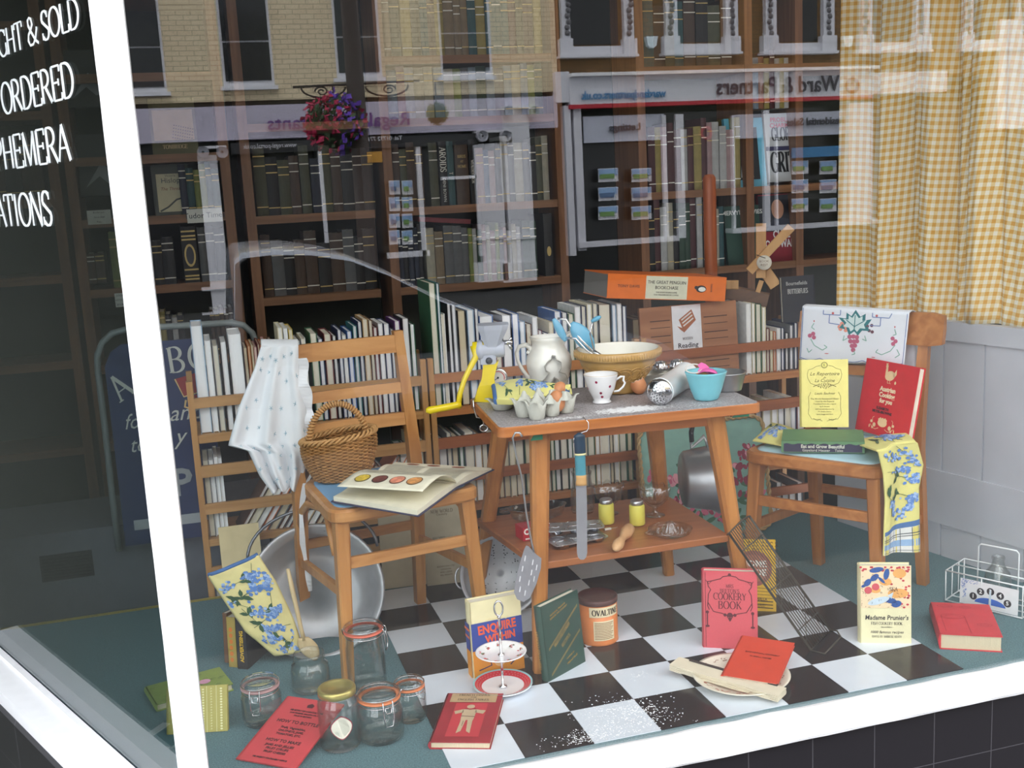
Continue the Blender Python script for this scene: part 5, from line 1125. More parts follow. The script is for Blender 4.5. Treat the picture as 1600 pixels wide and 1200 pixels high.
# ================================================================ kitchen things on the platform floor
class Face:
    "vertical plane through P squarely facing the camera; (x, y, n) gives a point n metres in front of it"
    def __init__(s, P):
        s.P = Vector(P); d = V3((CAM.x - s.P.x, CAM.y - s.P.y, 0)); s.N = d.normalized(); s.R = V3((-s.N.y, s.N.x, 0)) * 1.0; s.k = (s.P - CAM).length / FPX
        if s.R.dot(CM @ V3((1, 0, 0))) < 0: s.R = -s.R
    def __call__(s, x, y, n=0):
        d = ray(x, y); t = (s.P - CAM).dot(s.N) / d.dot(s.N); return CAM + d * t + s.N * n
    def fr(s, x, y, n=0): return frame(s(x, y, n), s.R, (0, 0, 1))
def up(P): return Matrix.Translation(P)
steel = mat('brushed_steel', sr(190, 192, 196), .28, .9, var=.08, scale=40); chrome = mat('chrome', sr(215, 216, 220), .10, 1, var=.02)
alu = mat('dull_aluminium', sr(206, 208, 212), .48, .55, var=.10, scale=18); jglass = glass('jar_glass', (.97, .98, .975), ior=1.7, edge=.84); cglass = glass('cut_glass', (.97, .98, .98), ior=2.0, edge=.92)
seal = mat('orange_rubber', sr(232, 116, 92), .5, var=.05); wire = chrome
def jar_shell(b, r, z1, neck=.80, wall=.0022, sq=False):
    prof = [(0, .001), (r * .88, .001), (r * .97, .006), (r, .014), (r, z1 * .72), (r * .96, z1 * .80), (r * neck, z1 * .90), (r * neck, z1), (r * neck - wall, z1), (r * neck - wall, z1 * .90), (r * .93, z1 * .79), (r - wall, z1 * .70), (r - wall, .016), (r * .86, .006), (0, .006)]
    return b.lathe(prof, 36)
def clip_jar(P, r, z, lab, sealm=seal, lid=True, clasp=1.0, tall=False):
    root = thing('clip_top_jar', lab, 'jar', P, group='glass preserving jars'); zb = z * (.86 if not tall else .90)
    obj('jar_body', jar_shell(MB(), r, zb, .86 if not tall else .94), jglass, root); nr = r * (.90 if not tall else .96)
    if lid:
        obj('lid', MB().lathe([(0, zb + .012), (nr * .7, zb + .012), (nr * .78, zb + .016), (nr * .98, zb + .016), (nr * 1.03, zb + .011), (nr * 1.03, zb + .004), (nr * .9, zb + .002), (0, zb + .004)], 36), jglass, root)
        obj('rubber_seal', MB().lathe([(nr * .86, zb), (nr * 1.06, zb), (nr * 1.07, zb + .003), (nr * .86, zb + .004)], 36), sealm, root)
    a0 = math.atan2(CAM.y - P[1], CAM.x - P[0]) + clasp; ca, sa = math.cos(a0), math.sin(a0); tx, ty = -sa, ca
    def W(rr, t, zz): return V3((ca * rr + tx * t, sa * rr + ty * t, zz))
    obj('neck_wire', MB().tube([V3((math.cos(a) * nr * 1.02, math.sin(a) * nr * 1.02, zb - .008)) for a in [2*PI*k/24 for k in range(24)]], .0011, 6, loop=True), wire, root)
    obj('lid_wire', MB().tube([V3((math.cos(a) * nr * 1.05, math.sin(a) * nr * 1.05, zb + .010)) for a in [2*PI*k/24 for k in range(24)]], .0010, 6, loop=True), wire, root)
    b = MB(); b.tube([W(nr*1.06, -.010, zb + .010), W(nr*1.16, -.011, zb + .006), W(nr*1.22, -.011, zb - .030), W(nr*1.20, -.008, zb - .046), W(nr*1.20, .008, zb - .046), W(nr*1.22, .011, zb - .030), W(nr*1.16, .011, zb + .006), W(nr*1.06, .010, zb + .010)], .0012, 6)
    b.tube([W(nr*1.03, -.007, zb - .008), W(nr*1.14, -.007, zb - .004), W(nr*1.20, -.006, zb - .016), W(nr*1.20, .006, zb - .016), W(nr*1.14, .007, zb - .004), W(nr*1.03, .007, zb - .008)], .0012, 6); obj('clasp', b, wire, root)
    b = MB(); b.tube([W(-nr*1.05, -.008, zb + .010), W(-nr*1.14, -.006, zb + .004), W(-nr*1.12, 0, zb - .010), W(-nr*1.14, .006, zb + .004), W(-nr*1.05, .008, zb + .010)], .0011, 6); obj('hinge', b, wire, root)
    return root
FL_ = .0008
clip_jar((-.405, .150, FL_), .046, .158, 'tall clip-top jar with orange rubber ring standing by the left chair leg', clasp=1.3, tall=True)
clip_jar((-.415, -.105, FL_), .049, .108, 'squat clip-top jar with orange ring, wire clasp facing forward, beside the gold-lidded jar', plain(236, 140, 90), clasp=.35)
clip_jar((-.338, -.045, FL_), .036, .088, 'smallest clip-top jar with orange ring touching the squat one', plain(236, 140, 90), clasp=2.4)
clip_jar((-.655, .070, FL_), .045, .098, 'clear-sealed clip-top jar at far left, half behind the red booklet', plain(190, 150, 150), clasp=-.3)
r = thing('glass_jar', 'open clear screw-top jar without a lid below the wooden spoon', 'jar', (-.533, .195, FL_), group='glass preserving jars')
obj('jar_body', MB().lathe([(0, .001), (.040, .001), (.045, .006), (.046, .014), (.046, .05), (.043, .064), (.036, .070), (.036, .074), (.038, .076), (.036, .079), (.038, .082), (.036, .092), (.034, .092), (.034, .070), (.041, .062), (.044, .05), (.044, .014), (.038, .006), (0, .006)], 36), jglass, r)
r = thing('glass_jar', 'tall clear jar with gold screw lid and cream oval label at the front', 'jar', (-.503, -.105, FL_), group='glass preserving jars'); gr_ = .044
obj('jar_body', MB().lathe([(0, .001), (gr_*.9, .001), (gr_, .008), (gr_, .095), (gr_*.95, .106), (gr_*.85, .112), (gr_*.85, .124), (gr_*.82, .124), (gr_*.82, .111), (gr_*.92, .104), (gr_ - .002, .094), (gr_ - .002, .010), (0, .006)], 36), jglass, r)
obj('gold_lid', MB().lathe([(gr_*.88, .118), (gr_*.92, .119), (gr_*.92, .131), (gr_*.86, .134), (gr_*.72, .133), (gr_*.70, .131), (0, .131)], 36), mat('gold_lacquer', sr(196, 182, 110), .3, .7), r)
ang = math.atan2(CAM.y + .105, CAM.x + .503); b = MB(); n = 20
vs = [V3((math.cos(q) * .022 + .003 * math.cos(3*q), math.sin(q) * .027, .0004)) for q in [2*PI*i/n for i in range(n)]]; b.add(vs, [tuple(range(n))])
b2 = MB(); b2.add([v * .9 + V3((0, 0, .0004)) for v in vs], [tuple(range(n))])
for q in (b, b2): q.v = [v + V3((.004, .060, 0)) for v in q.v]
b = wrap(b, gr_, ang, None, 0); b2 = wrap(b2, gr_, ang, None, 0); obj('label_border', b, plain(150, 50, 70), r); obj('paper_label', b2, plain(232, 228, 212), r)
# big aluminium preserving pan leaning back, mouth towards the street
t = math.radians(30); pc = V3((-.480, .455, .148)); dh = V3((CAM.x - pc.x, CAM.y - pc.y, 0)).normalized()
nrm = dh * math.cos(t) + V3((0, 0, math.sin(t))); Ux = V3((-dh.y, dh.x, 0)); Ux = Ux if Ux.x > 0 else -Ux
PF = frame(pc, Ux, nrm.cross(Ux)); 
root = thing('preserving_pan', 'large dull aluminium preserving pan tipped on its side behind the jars', 'pan', (pc.x, pc.y + .05, 0))
pr = [(.174, .001), (.178, -.002), (.174, -.006), (.170, -.002), (.160, -.055), (.130, -.100), (.112, -.112), (0, -.114), (0, -.110), (.110, -.108), (.126, -.097), (.156, -.052), (.167, .0), (.174, .001)]
obj('body', MB().lathe(pr, 56, PF), alu, root, world=True)
b = MB()
for a in (1.75, 1.35, -1.3): 
    for dz in (-.018, -.030): b.lathe([(.0035, 0), (.002, .0015), (0, .002)], 8, PF @ Matrix.Rotation(a, 4, 'Z') @ Matrix.Translation((.1625, 0, dz)) @ Matrix.Rotation(-PI/2, 4, 'Y'))
obj('rivets', b, steel, root, world=True)
obj('bail_handle', MB().tube([PF @ V3((-.17 * math.cos(q), .10 + .115 * math.sin(q), .03 * math.sin(q) - .015)) for q in [PI * k / 20 for k in range(21)]], .0042, 8), mat('dark_wire', sr(120, 122, 128), .3, .9), root, world=True)
# floral print
fy = mat('yellow_cotton', sr(236, 222, 156), .9, var=.05, scale=40, bump=.3, bscale=900); fyt = mat('towel_yellow_cotton', sr(228, 222, 140), .9, var=.06, scale=12, bump=.3, bscale=900); fb = plain(96, 136, 200, .9); fb2 = plain(170, 196, 232, .9); fg = plain(60, 92, 62, .9); fbl = plain(72, 110, 164, .9)
def floral(root, fn, W_, H_, seed, n, off=.0012, size=.020, pts=None, inside=lambda x, y: True):
    """sprays of blue blossom with green leaves printed on the cloth; fn(x, y) -> point, both in metres"""
    rr = random.Random(seed); bl, b2, gr = MB(), MB(), MB()
    def put(b, poly):
        if not all(inside(x, y) for x, y in poly): return
        c = sum((V3(p) for p in poly), V3((0, 0))) / len(poly); e = .002
        P0 = fn(c.x, c.y); nn = (fn(c.x + e, c.y) - P0).cross(fn(c.x, c.y + e) - P0)
        nn = nn.normalized() if nn.length > 1e-12 else V3((0, -1, 0))
        if nn.dot(CAM - P0) < 0: nn = -nn
        b.add([fn(x, y) + nn * off for x, y in poly], [tuple(range(len(poly)))])
    S_ = pts or [(rr.uniform(.02, W_ - .02), rr.uniform(.02, H_ - .02)) for _ in range(n)]
    for cx, cy in S_:
        a0 = rr.uniform(0, 6.28); L = size * rr.uniform(1.1, 1.6); dx, dy = math.cos(a0), math.sin(a0)
        for k in range(46):
            s_ = rr.random(); wd = size * .42 * (1 - s_ * .7); x = cx + dx * L * s_ + rr.gauss(0, wd * .6); y = cy + dy * L * s_ + rr.gauss(0, wd * .6); q = size * rr.uniform(.09, .16); ph = rr.random() * 3
            put(bl if rr.random() < .6 else b2, [(x + math.cos(ph + 2*PI*i/5) * q, y + math.sin(ph + 2*PI*i/5) * q) for i in range(5)])
        sx, sy = cx, cy; ex, ey = cx - dx * L * 1.1 + rr.uniform(-.006, .006), cy - dy * L * 1.1
        for k in range(4):
            u0, u1 = k / 4, (k + 1) / 4; w_ = .0006
            put(gr, [(sx + (ex-sx)*u0 - dy*w_, sy + (ey-sy)*u0 + dx*w_), (sx + (ex-sx)*u0 + dy*w_, sy + (ey-sy)*u0 - dx*w_), (sx + (ex-sx)*u1 + dy*w_, sy + (ey-sy)*u1 - dx*w_), (sx + (ex-sx)*u1 - dy*w_, sy + (ey-sy)*u1 + dx*w_)])
        for s_ in (-1, 1, .4):
            a = a0 + PI + s_ * .9; lx, ly = cx - dx * L * .35 * (1 + abs(s_)), cy - dy * L * .35 * (1 + abs(s_)); q = size * rr.uniform(.35, .5); ca, sa = math.cos(a), math.sin(a)
            put(gr, [(lx + ca*q*u_ - sa*q*v_, ly + sa*q*u_ + ca*q*v_) for u_, v_ in ((0,0),(.5,.32),(1,.36),(1.7,0),(1,-.36),(.5,-.32))])
    obj('blue_blossom', bl, fb, root); obj('pale_blossom', b2, fb2, root); obj('green_leaves', gr, fg, root)
# oven glove propped on the pan rim
gf = Face((-.60, .375, .1)); TLc, TRc, BRc, BLc = gf(326, 898), gf(402, 866, -.0), gf(471, 1014), gf(440, 1024)
BLc2 = gf(385, 985); root = thing('oven_glove', 'yellow quilted oven glove with blue flowers propped on the big pan', 'oven glove', gf(430, 1020) - V3((0, 0, .0)))
def gfn(u, v):
    "u across, v down"
    le = [gf(326, 898), gf(352, 938), gf(385, 985), gf(430, 1022)]; re = [gf(402, 866), gf(432, 912), gf(458, 968), gf(472, 1016)]
    def pl(P, t): t = min(max(t, 0), 1) * (len(P) - 1); i = min(int(t), len(P) - 2); return P[i].lerp(P[i+1], t - i)
    return pl(le, v).lerp(pl(re, v), u)
def gq(u, v): return gfn(u, v) + gf.N * (.009 * math.sin(PI * min(max(u, 0), 1)) ** .5 + .0022 * abs(math.sin((u * 3 + v * 6) * PI / 1.6)) * abs(math.sin((u * 3 - v * 6) * PI / 1.6)))
b = MB().sheet(lambda u, v: gq(u, v), 30, 44, .010); obj('quilted_cloth', b, fy, root, world=True)
inv = root.matrix_basis.inverted()
floral(root, lambda x, y: inv @ (gq(min(max(x / .13, 0), 1), min(max(y / .27, 0), 1)) + gf.N * .0055), .13, .27, 7, 8, size=.034, pts=[(.092, .04), (.03, .05), (.05, .125), (.10, .185), (.028, .215), (.09, .24), (.045, .17), (.108, .10), (.06, .25), (.065, .085), (.115, .05), (.012, .10), (.075, .155), (.115, .225)], inside=lambda x, y: .002 < x < .128 and .006 < y < .266)
b = MB(); e_ = [gq(u / 14, 0) + gf.N * .001 for u in range(15)]; b.tube(e_, .0052, 8); b.tube([gq(0, v / 20) for v in range(21)], .004, 8); obj('blue_binding', b, fbl, root, world=True)
# wooden spoon in the pan
sf = Face((-.535, .36, .1)); root = thing('wooden_spoon', 'pale wooden spoon with its bowl down in the big pan', 'spoon', sf(488, 1014)); pts = [sf(450, 893, -.02), sf(456, 920, -.016), sf(463, 950, -.01), sf(471, 985, -.002), sf(475, 1000, .002)]
b = MB(); b.tube(pts, .006, 10, rs=[.0045, .0062, .0058, .0052, .006]); c = sf(481, 1012, .004); 
rings = []
for k in range(9):
    s_ = k / 8; p = sf(474, 996, .002).lerp(sf(492, 1030, .004), s_); wv = .021 * math.sin(PI * (.12 + .86 * s_)) ** .7 + .003
    rings.append([p + sf.R * math.cos(q) * wv + sf.N * math.sin(q) * .004 for q in [2*PI*i/12 for i in range(12)]])
b.loft(rings, smooth=True); obj('spoon_body', b, wood('pale_spoon_wood', sr(206, 178, 132), sr(226, 202, 158), 2, .6), root, world=True)
# colander on its side under the chair
t = math.radians(14); cc_ = V3((.018, .455, .110)); dh = V3((CAM.x - cc_.x, CAM.y - cc_.y, 0)).normalized(); nrm = dh * math.cos(t) + V3((0, 0, math.sin(t))); Ux = V3((-dh.y, dh.x, 0)); Ux = Ux if Ux.x > 0 else -Ux
CFr = frame(cc_, Ux, nrm.cross(Ux)); root = thing('colander', 'perforated aluminium colander on its side between chair and table legs', 'colander', (cc_.x, cc_.y, 0)); R_ = .104
def cprof(s_): return (R_ * math.cos(s_), -.075 * math.sin(s_))
obj('bowl', MB().lathe([(R_ + .006, .003), (R_ + .008, 0), (R_, -.002)] + [cprof(PI / 2 * k / 12) for k in range(13)] + [(R_*math.cos(PI/2*k/12)*.98, -.075*math.sin(PI/2*k/12)*.97 + .002) for k in range(12, -1, -1)] + [(R_ + .006, .003)], 44, CFr), alu, root, world=True)
b = MB()
for rr_, n_ in ((.35, 6), (.62, 10), (.88, 14)):
    for g in range(n_):
        for dx, dy in ((0, 0), (.1, .03), (-.08, .06), (.02, -.09)) if rr_ > .5 else ((0, 0), (.1, 0)):
            a = 2*PI*g/n_ + dx * .8; rad_ = R_ * (rr_ * .85 + dy); s_ = math.acos(min(rad_ / R_, .999)); x, y, z = rad_ * math.cos(a), rad_ * math.sin(a), -.075 * math.sin(s_)
            n3 = V3((-x * .6, -y * .6, .06)).normalized(); q = n3.orthogonal().normalized(); w2_ = n3.cross(q); c = V3((x, y, z)) * .972 + V3((0, 0, .0022)); b.add([CFr @ (c + q * math.cos(2*PI*i/7) * .0022 + w2_ * math.sin(2*PI*i/7) * .0022) for i in range(7)], [tuple(range(7))])
obj('holes', b, plain(40, 42, 46), root, world=True)
for s_ in (-1, 1): obj('handle', MB().tube([CFr @ V3((s_ * (R_ + .004 + .016 * math.sin(q)), math.cos(q) * .028, -.004)) for q in [PI * k / 10 for k in range(11)]], .0028, 8), steel, root, world=True)
# two-tier cake stand
cx, cy = -.108, .012; root = thing('cake_stand', 'two-tier china cake stand with red spotted lower plate and chrome ring handle', 'cake stand', (cx, cy, .003))
def plate_prof(R, z, d=.012, th=.003): return [(0, z), (R * .6, z), (R * .72, z + d * .25), (R * .95, z + d * .9), (R, z + d), (R * .99, z + d + th * .6), (R * .93, z + d * .9 + th * .8), (R * .70, z + d * .25 + th), (R * .58, z + th), (0, z + th)]
china = mat('white_china', sr(240, 240, 242), .15, var=.02, coat=.5)
def ring_band(R0, z0, R1, z1, off=.0006): return MB().lathe([(R0, z0 + off), (R1, z1 + off)], 48)
lo = obj('lower_plate', MB().lathe(plate_prof(.070, .001), 48), china, root)
obj('red_band', ring_band(.050, .0076, .0655, .0143), plain(206, 36, 56, .3), lo); obj('blue_rim', ring_band(.0656, .0144, .0698, .0158), plain(150, 205, 210, .3), lo)
b = MB(); 
for k in range(44):
    for j in range(2): a = 2*PI*(k + j*.5)/44; rq = .0545 + j * .006; c = V3((math.cos(a)*rq, math.sin(a)*rq, .0096 + j*.0026 + .0009)); b.add([c + V3((math.cos(i)*.0011, math.sin(i)*.0011, 0)) for i in range(6)], [tuple(range(6))])
obj('white_spots', b, china, lo)
hi = obj('upper_plate', MB().lathe(plate_prof(.060, .080), 48), china, root)
b = MB(); b2 = MB(); rr = random.Random(5)
for k in range(9):
    a = 2*PI*k/9
    for j in range(7): rq = .047 + rr.uniform(-.006, .006); aa = a + rr.uniform(-.09, .09); c = V3((math.cos(aa)*rq, math.sin(aa)*rq, .0885 + (rq - .047)*.35 + .0008)); (b if j < 4 else b2).add([c + V3((math.cos(i)*.0028, math.sin(i)*.0028, 0)) for i in range(6)], [tuple(range(6))])
obj('red_roses', b, plain(206, 60, 66), hi); obj('green_leaves', b2, plain(110, 130, 90), hi)
obj('rod', MB().lathe([(0, .004), (.010, .004), (.010, .007), (.003, .009), (.003, .078), (.008, .080), (.008, .086), (.003, .088), (.003, .175), (.005, .177), (.003, .180), (0, .180)], 16), chrome, root)
dR = V3((.96, -.28, 0)); obj('ring_handle', MB().tube([V3((0, 0, .198)) + dR * math.cos(q) * .010 + V3((0, 0, 1)) * math.sin(q) * .018 for q in [2*PI*k/20 for k in range(20)]], .0022, 8, loop=True), chrome, root)
# flowered plate on the floor
pc = at(1158, 1062, Z=.006); root = thing('dinner_plate', 'cream dinner plate with small brown flowers under the red book', 'plate', (pc.x, pc.y, .003)); R_ = .112
obj('plate_body', MB().lathe([(0, .001), (R_*.6, .001), (R_*.7, .004), (R_*.96, .016), (R_, .018), (R_, .0195), (R_*.94, .018), (R_*.68, .007), (R_*.58, .004), (0, .004)], 56), mat('cream_china', sr(236, 230, 212), .2, var=.03, coat=.4), root)
b = MB(); rr = random.Random(1)
for k in range(12):
    a = 2*PI*k/12
    for j in range(5): rq = R_*.82 + rr.uniform(-.006, .006); aa = a + rr.uniform(-.1, .1); c = V3((math.cos(aa)*rq, math.sin(aa)*rq, .0128 + (rq-R_*.82)*.42 + .0009)); b.add([c + V3((math.cos(i)*.0022, math.sin(i)*.0022, 0)) for i in range(6)], [tuple(range(6))])
    pts = [V3((math.cos(a + .12 + q*.03)*(R_*.82 + .004*math.sin(q)), math.sin(a + .12 + q*.03)*(R_*.82 + .004*math.sin(q)), .0145)) for q in range(7)]; b.tube(pts, .0005, 4)
obj('flower_pattern', b, plain(150, 84, 70), root)
# wire cooling rack leaning against the table leg
A0, A1 = V3((.648, -.085, .004)), V3((.758, -.0, .004)); T0, T1 = at(1138, 833, Y=.025), at(1171, 806, Y=.055)
root = thing('cooling_rack', 'wire cooling rack leaning against the right front table leg', 'cooling rack', (A0 + A1) / 2); b = MB()
wm_ = mat('old_wire', sr(84, 78, 70), .4, .4)
for k in range(12): s_ = (k + .5) / 12; b.tube([A0.lerp(A1, s_), T0.lerp(T1, s_)], .0013, 5)
obj('wires', b, wm_, root, world=True)
obj('frame', MB().tube([A0, A1, T1, T0], .0025, 6, loop=True), wm_, root, world=True)
b = MB(); 
for s_ in (.16, .5, .84): b.tube([A0.lerp(T0, s_), A1.lerp(T1, s_)], .0017, 5)
b.tube([A0.lerp(T0, .35), A1.lerp(T1, .65)], .001, 5); b.tube([A0.lerp(T0, .05), A1.lerp(T1, .33)], .001, 5); obj('cross_bars', b, wm_, root, world=True)
nr_ = (A1 - A0).cross(T0 - A0).normalized(); nr_ = nr_ if nr_.y < 0 else -nr_
obj('bottom_foot', MB().tube([A1, A1 + V3((.012, -.01, .0)) , A1 + V3((.0, -.045, 0)), A0 + V3((.02, -.03, 0)), A0], .0019, 6), wm_, root, world=True)
obj('top_foot', MB().tube([T1, T1 + V3((-.035, -.03, .004)), T0 + V3((-.02, -.03, .006)), T0], .0019, 6), wm_, root, world=True)
# white wire milk carrier, bottle and dial card
ws = mat('white_plastic_wire', sr(226, 232, 234), .35); a, c = at(1477, 940, Z=0), at(1612, 972, Z=0); Uc = (c - a).normalized(); Vc = V3((-Uc.y, Uc.x, 0)); 
root = thing('milk_bottle_carrier', 'white wire milk bottle carrier standing by the boarded partition', 'carrier', a + Uc * .09 + Vc * .05)
def CP(u, v, z): q = a + Uc * u + Vc * v; return V3((q.x, q.y, z + .003))
wL, wD, wH = .20, .115, .085
b = MB()
for z in (.001, wH): b.tube([CP(0, 0, z), CP(wL, 0, z), CP(wL, wD, z), CP(0, wD, z)], .0022, 6, loop=True)
b.tube([CP(0, wD/2, wH + .0), CP(wL, wD/2, wH)], .0022, 6); obj('rim_wires', b, ws, root, world=True)
b = MB()
for u in (0, .095, wL): b.tube([CP(u, 0, wH), CP(u, 0, .002), CP(u, wD, .002), CP(u, wD, wH)], .0018, 6)
for v in (.04, .08): b.tube([CP(0, v, wH), CP(0, v, .002), CP(wL, v, .002), CP(wL, v, wH)], .0018, 6)
obj('basket_wires', b, ws, root, world=True)
obj('handle', MB().tube([CP(.06, wD/2, .002), CP(.062, wD/2, .150), CP(.068, wD/2, .157), CP(.16, wD/2, .157), CP(.166, wD/2, .15), CP(.166, wD/2, .002)], .0022, 6), ws, root, world=True)
bp = CP(.105, .080, 0); r = thing('milk_bottle', 'clear glass milk bottle standing in the white wire carrier', 'bottle', bp)
obj('bottle_glass', MB().lathe([(0, .002), (.030, .002), (.034, .008), (.034, .060), (.030, .082), (.018, .098), (.0145, .112), (.016, .116), (.017, .122), (.015, .125), (.0125, .124), (.0125, .112), (.016, .098), (.028, .081), (.032, .06), (.032, .01), (0, .007)], 32), jglass, r)
M = frame(CP(.040, -.004, .006), Uc, V3((0, 0, 1)) + Vc * .05); root = thing('milk_order_dial', 'white card dial with black numbers 1 to 5 leaning in the milk carrier', 'dial card', M=M); w, h = .150, .068
obj('card', MB().box((0, 0, -.0015), (w, h, 0)), plain(226, 228, 232, .5), root)
b = MB(); b3 = MB()
for k in range(5):
    a_ = math.radians(148 - k * 29); x, y = w*.53 + math.cos(a_)*.052, .002 + math.sin(a_)*.046; disc(b, I4, x, y, .0098, k=20); txt(b3, str(k + 1), T2(I4, x, y, .0011), .015, bold=.0003)
obj('number_discs', b, plain(30, 26, 40), root); obj('numbers', b3, plain(240, 240, 240), root)
b = MB(); dab(b, I4, [(w*.53 + math.cos(q)*.040, .012 + math.sin(q)*.017) for q in [PI*k/14 for k in range(15)]]); obj('blue_arc', b, plain(44, 96, 190), root)
b = MB(); rr = random.Random(3)
for _ in range(26): x, y = rr.uniform(.004, .016), rr.uniform(.015, .064); stroke(b, I4, [(x, y), (x + rr.uniform(-.003, .004), y + .005), (x + .003, y + .002)], .0011)
for _ in range(10): x, y = rr.uniform(.018, .045), rr.uniform(.058, .065); stroke(b, I4, [(x, y), (x + .004, y + .002)], .0011)
obj('blue_scroll', b, plain(60, 110, 190), root)
b = MB().prism([(w*.53 - .003, .004), (w*.53 + .003, .004), (w*.53 + .0022, .05), (w*.53, .054), (w*.53 - .0022, .05)], .001, .0025); obj('pointer', b, plain(200, 214, 226, .3), root)
# ================================================================ things on the table
Z1 = ZT + .0004
def onTable(x, y, dz=0): p = at(x, y, Z=ZT); return V3((p.x, p.y, Z1 + dz))
# jug
jp = V3((.186, .455, Z1)); jf = Face(jp); jug = thing('milk_jug', 'cream pottery jug with curved handle and spout behind the egg box', 'jug', jp)
pot = mat('cream_glaze', sr(246, 243, 234), .18, var=.03, scale=10, coat=.5)
pro = [(.0, .001), (.044, .001), (.046, .008), (.050, .022), (.049, .026), (.055, .038), (.054, .042), (.060, .060), (.062, .078), (.058, .096), (.047, .112), (.0435, .122), (.045, .136), (.049, .146), (.047, .147), (.042, .136), (.040, .122), (.044, .110), (.056, .094), (.058, .07), (.05, .03), (.0, .012)]
b = MB(); rings = []
for r_, z in pro:
    ring = []
    for k in range(40):
        a = 2*PI*k/40; rr_ = r_; zz = z
        if z > .125: g_ = max(0, math.cos(a)) ** 8 * (z - .12) / .027; rr_ += .020 * g_; zz += .012 * g_
        ring.append(jp + jf.R * math.cos(a) * rr_ - jf.N * math.sin(a) * rr_ + V3((0, 0, zz)))
    rings.append(ring)
obj('body', b.loft(rings, smooth=True, caps=False), pot, jug, world=True)
obj('handle', MB().tube([jp - jf.R * x + V3((0, 0, z)) for x, z in ((.042, .114), (.060, .126), (.078, .122), (.086, .104), (.082, .080), (.072, .058), (.060, .040), (.050, .034))], .007, 10, rs=[.008, .0075, .007, .0065, .0065, .007, .008, .009], flat=.75), pot, jug, world=True)
obj('handle_scroll', MB().tube([jp - jf.R * x + V3((0, 0, z)) + jf.N * .004 for x, z in ((.060, .124), (.050, .120), (.046, .110), (.052, .104), (.058, .108))], .005, 8), pot, jug, world=True)
# mixing bowl
bp = V3((.338, .338, Z1)); mb_ = thing('mixing_bowl', 'large ochre mixing bowl with ribbed rim and white inside', 'bowl', bp); R_ = .113
ochre = mat('ochre_stoneware', sr(196, 156, 92), .3, var=.06, scale=14, coat=.4); wgl = mat('white_glaze', sr(238, 234, 222), .2, var=.02, coat=.4)
b = MB(); b.lathe([(0, .001), (.050, .001), (.052, .006), (.060, .024), (.078, .048), (.094, .072), (.100, .084), (.101, .092), (.111, .094), (.114, .099), (.1135, .112), (.110, .116), (.106, .116)], 64, m=0); b.lathe([(.106, .116), (.100, .104), (.092, .078), (.076, .05), (.055, .022), (0, .014)], 64, m=1)
obj('body', b, [ochre, wgl], mb_)
b = MB()
for k in range(18):
    a = 2*PI*k/18
    for s_ in (1, .62):
        pts = []
        for q in range(15):
            t_ = 2*PI*q/14; zz = .055 + math.sin(t_) * .020 * s_; rr_ = .0615 + (zz - .024) * (.0325 / .048) + .0012; aa = a + math.cos(t_) * .022 * s_ / rr_; pts.append((math.cos(aa)*rr_, math.sin(aa)*rr_, zz))
        b.tube(pts, .0011, 5)
obj('raised_ovals', b, ochre, mb_)
b = MB()
for k in range(96): a = 2*PI*k/96; b.tube([(math.cos(a)*.1142, math.sin(a)*.1142, .099), (math.cos(a)*.1142, math.sin(a)*.1142, .112)], .0011, 4)
tag(obj('rim_ribs', b, ochre, mb_), None, None)
# hand whisk with blue grips in the bowl
wf = Face(bp + V3((-.005, 0, .08))); bgr = mat('blue_enamel', sr(92, 170, 204), .3, var=.04, coat=.4)
root = thing('rotary_whisk', 'rotary hand whisk with blue grips standing in the mixing bowl', 'whisk', bp + V3((0, 0, .02)))
def blob(b, P0, P1, n_, wfun, flat=.5, k=14, N=None):
    rings = []; ax = (P1 - P0).normalized(); sd = ax.cross(N).normalized()
    for i in range(k + 1): s_ = i / k; c = P0.lerp(P1, s_); wv = max(wfun(s_), .0006); rings.append([c + sd * math.cos(q) * wv + N * math.sin(q) * wv * flat for q in [2*PI*j/n_ for j in range(n_)]])
    return b.loft(rings, smooth=True)
obj('main_grip', blob(MB(), wf(893, 504, .0), wf(927, 548, .0), 16, lambda s: .024 * math.sin(PI * min(max(s, .02), .98)) ** .55, .45, N=wf.N), bgr, root, world=True)
obj('side_grip', blob(MB(), wf(865, 498, .0), wf(884, 533, .0), 12, lambda s: .011 * math.sin(PI * min(max(s, .04), .96)) ** .4, .6, N=wf.N), bgr, root, world=True)
obj('crank_knob', blob(MB(), wf(924, 501, .02), wf(939, 493, .02), 12, lambda s: .0065 * math.sin(PI * min(max(s, .06), .94)) ** .4, 1, N=wf.N), bgr, root, world=True)
b = MB(); b.tube([wf(871, 498, 0), wf(884, 499, 0), wf(893, 512, 0), wf(908, 530, .01), wf(930, 552, .005), wf(960, 575, -.01)], .0035, 8); b.tube([wf(882, 528, 0), wf(900, 528, .01), wf(915, 545, .01), wf(938, 562, .01), wf(955, 574, 0)], .0032, 8)
b.tube([wf(924, 546, .004), wf(945, 560, .004), wf(970, 580, -.01)], .005, 8); b.tube([wf(926, 501, .02), wf(922, 520, .02), wf(928, 545, .015)], .0022, 8); obj('metal_shafts', b, chrome, root, world=True)
b = MB()
for s_ in (-1, 1):
    for q_ in (0, PI / 2):
        c0 = wf(958 + s_ * 7, 568, 0); c1 = wf(975 + s_ * 9, 592, 0); ax = (c1 - c0); sd = ax.cross(wf.N).normalized(); nn = (sd * math.cos(q_) + wf.N * math.sin(q_))
        b.tube([c0 + ax * (.5 - .5 * math.cos(t_)) + nn * math.sin(t_) * .016 for t_ in [2*PI*i/18 for i in range(18)]], .0012, 6, loop=True)
obj('beaters', b, chrome, root, world=True)
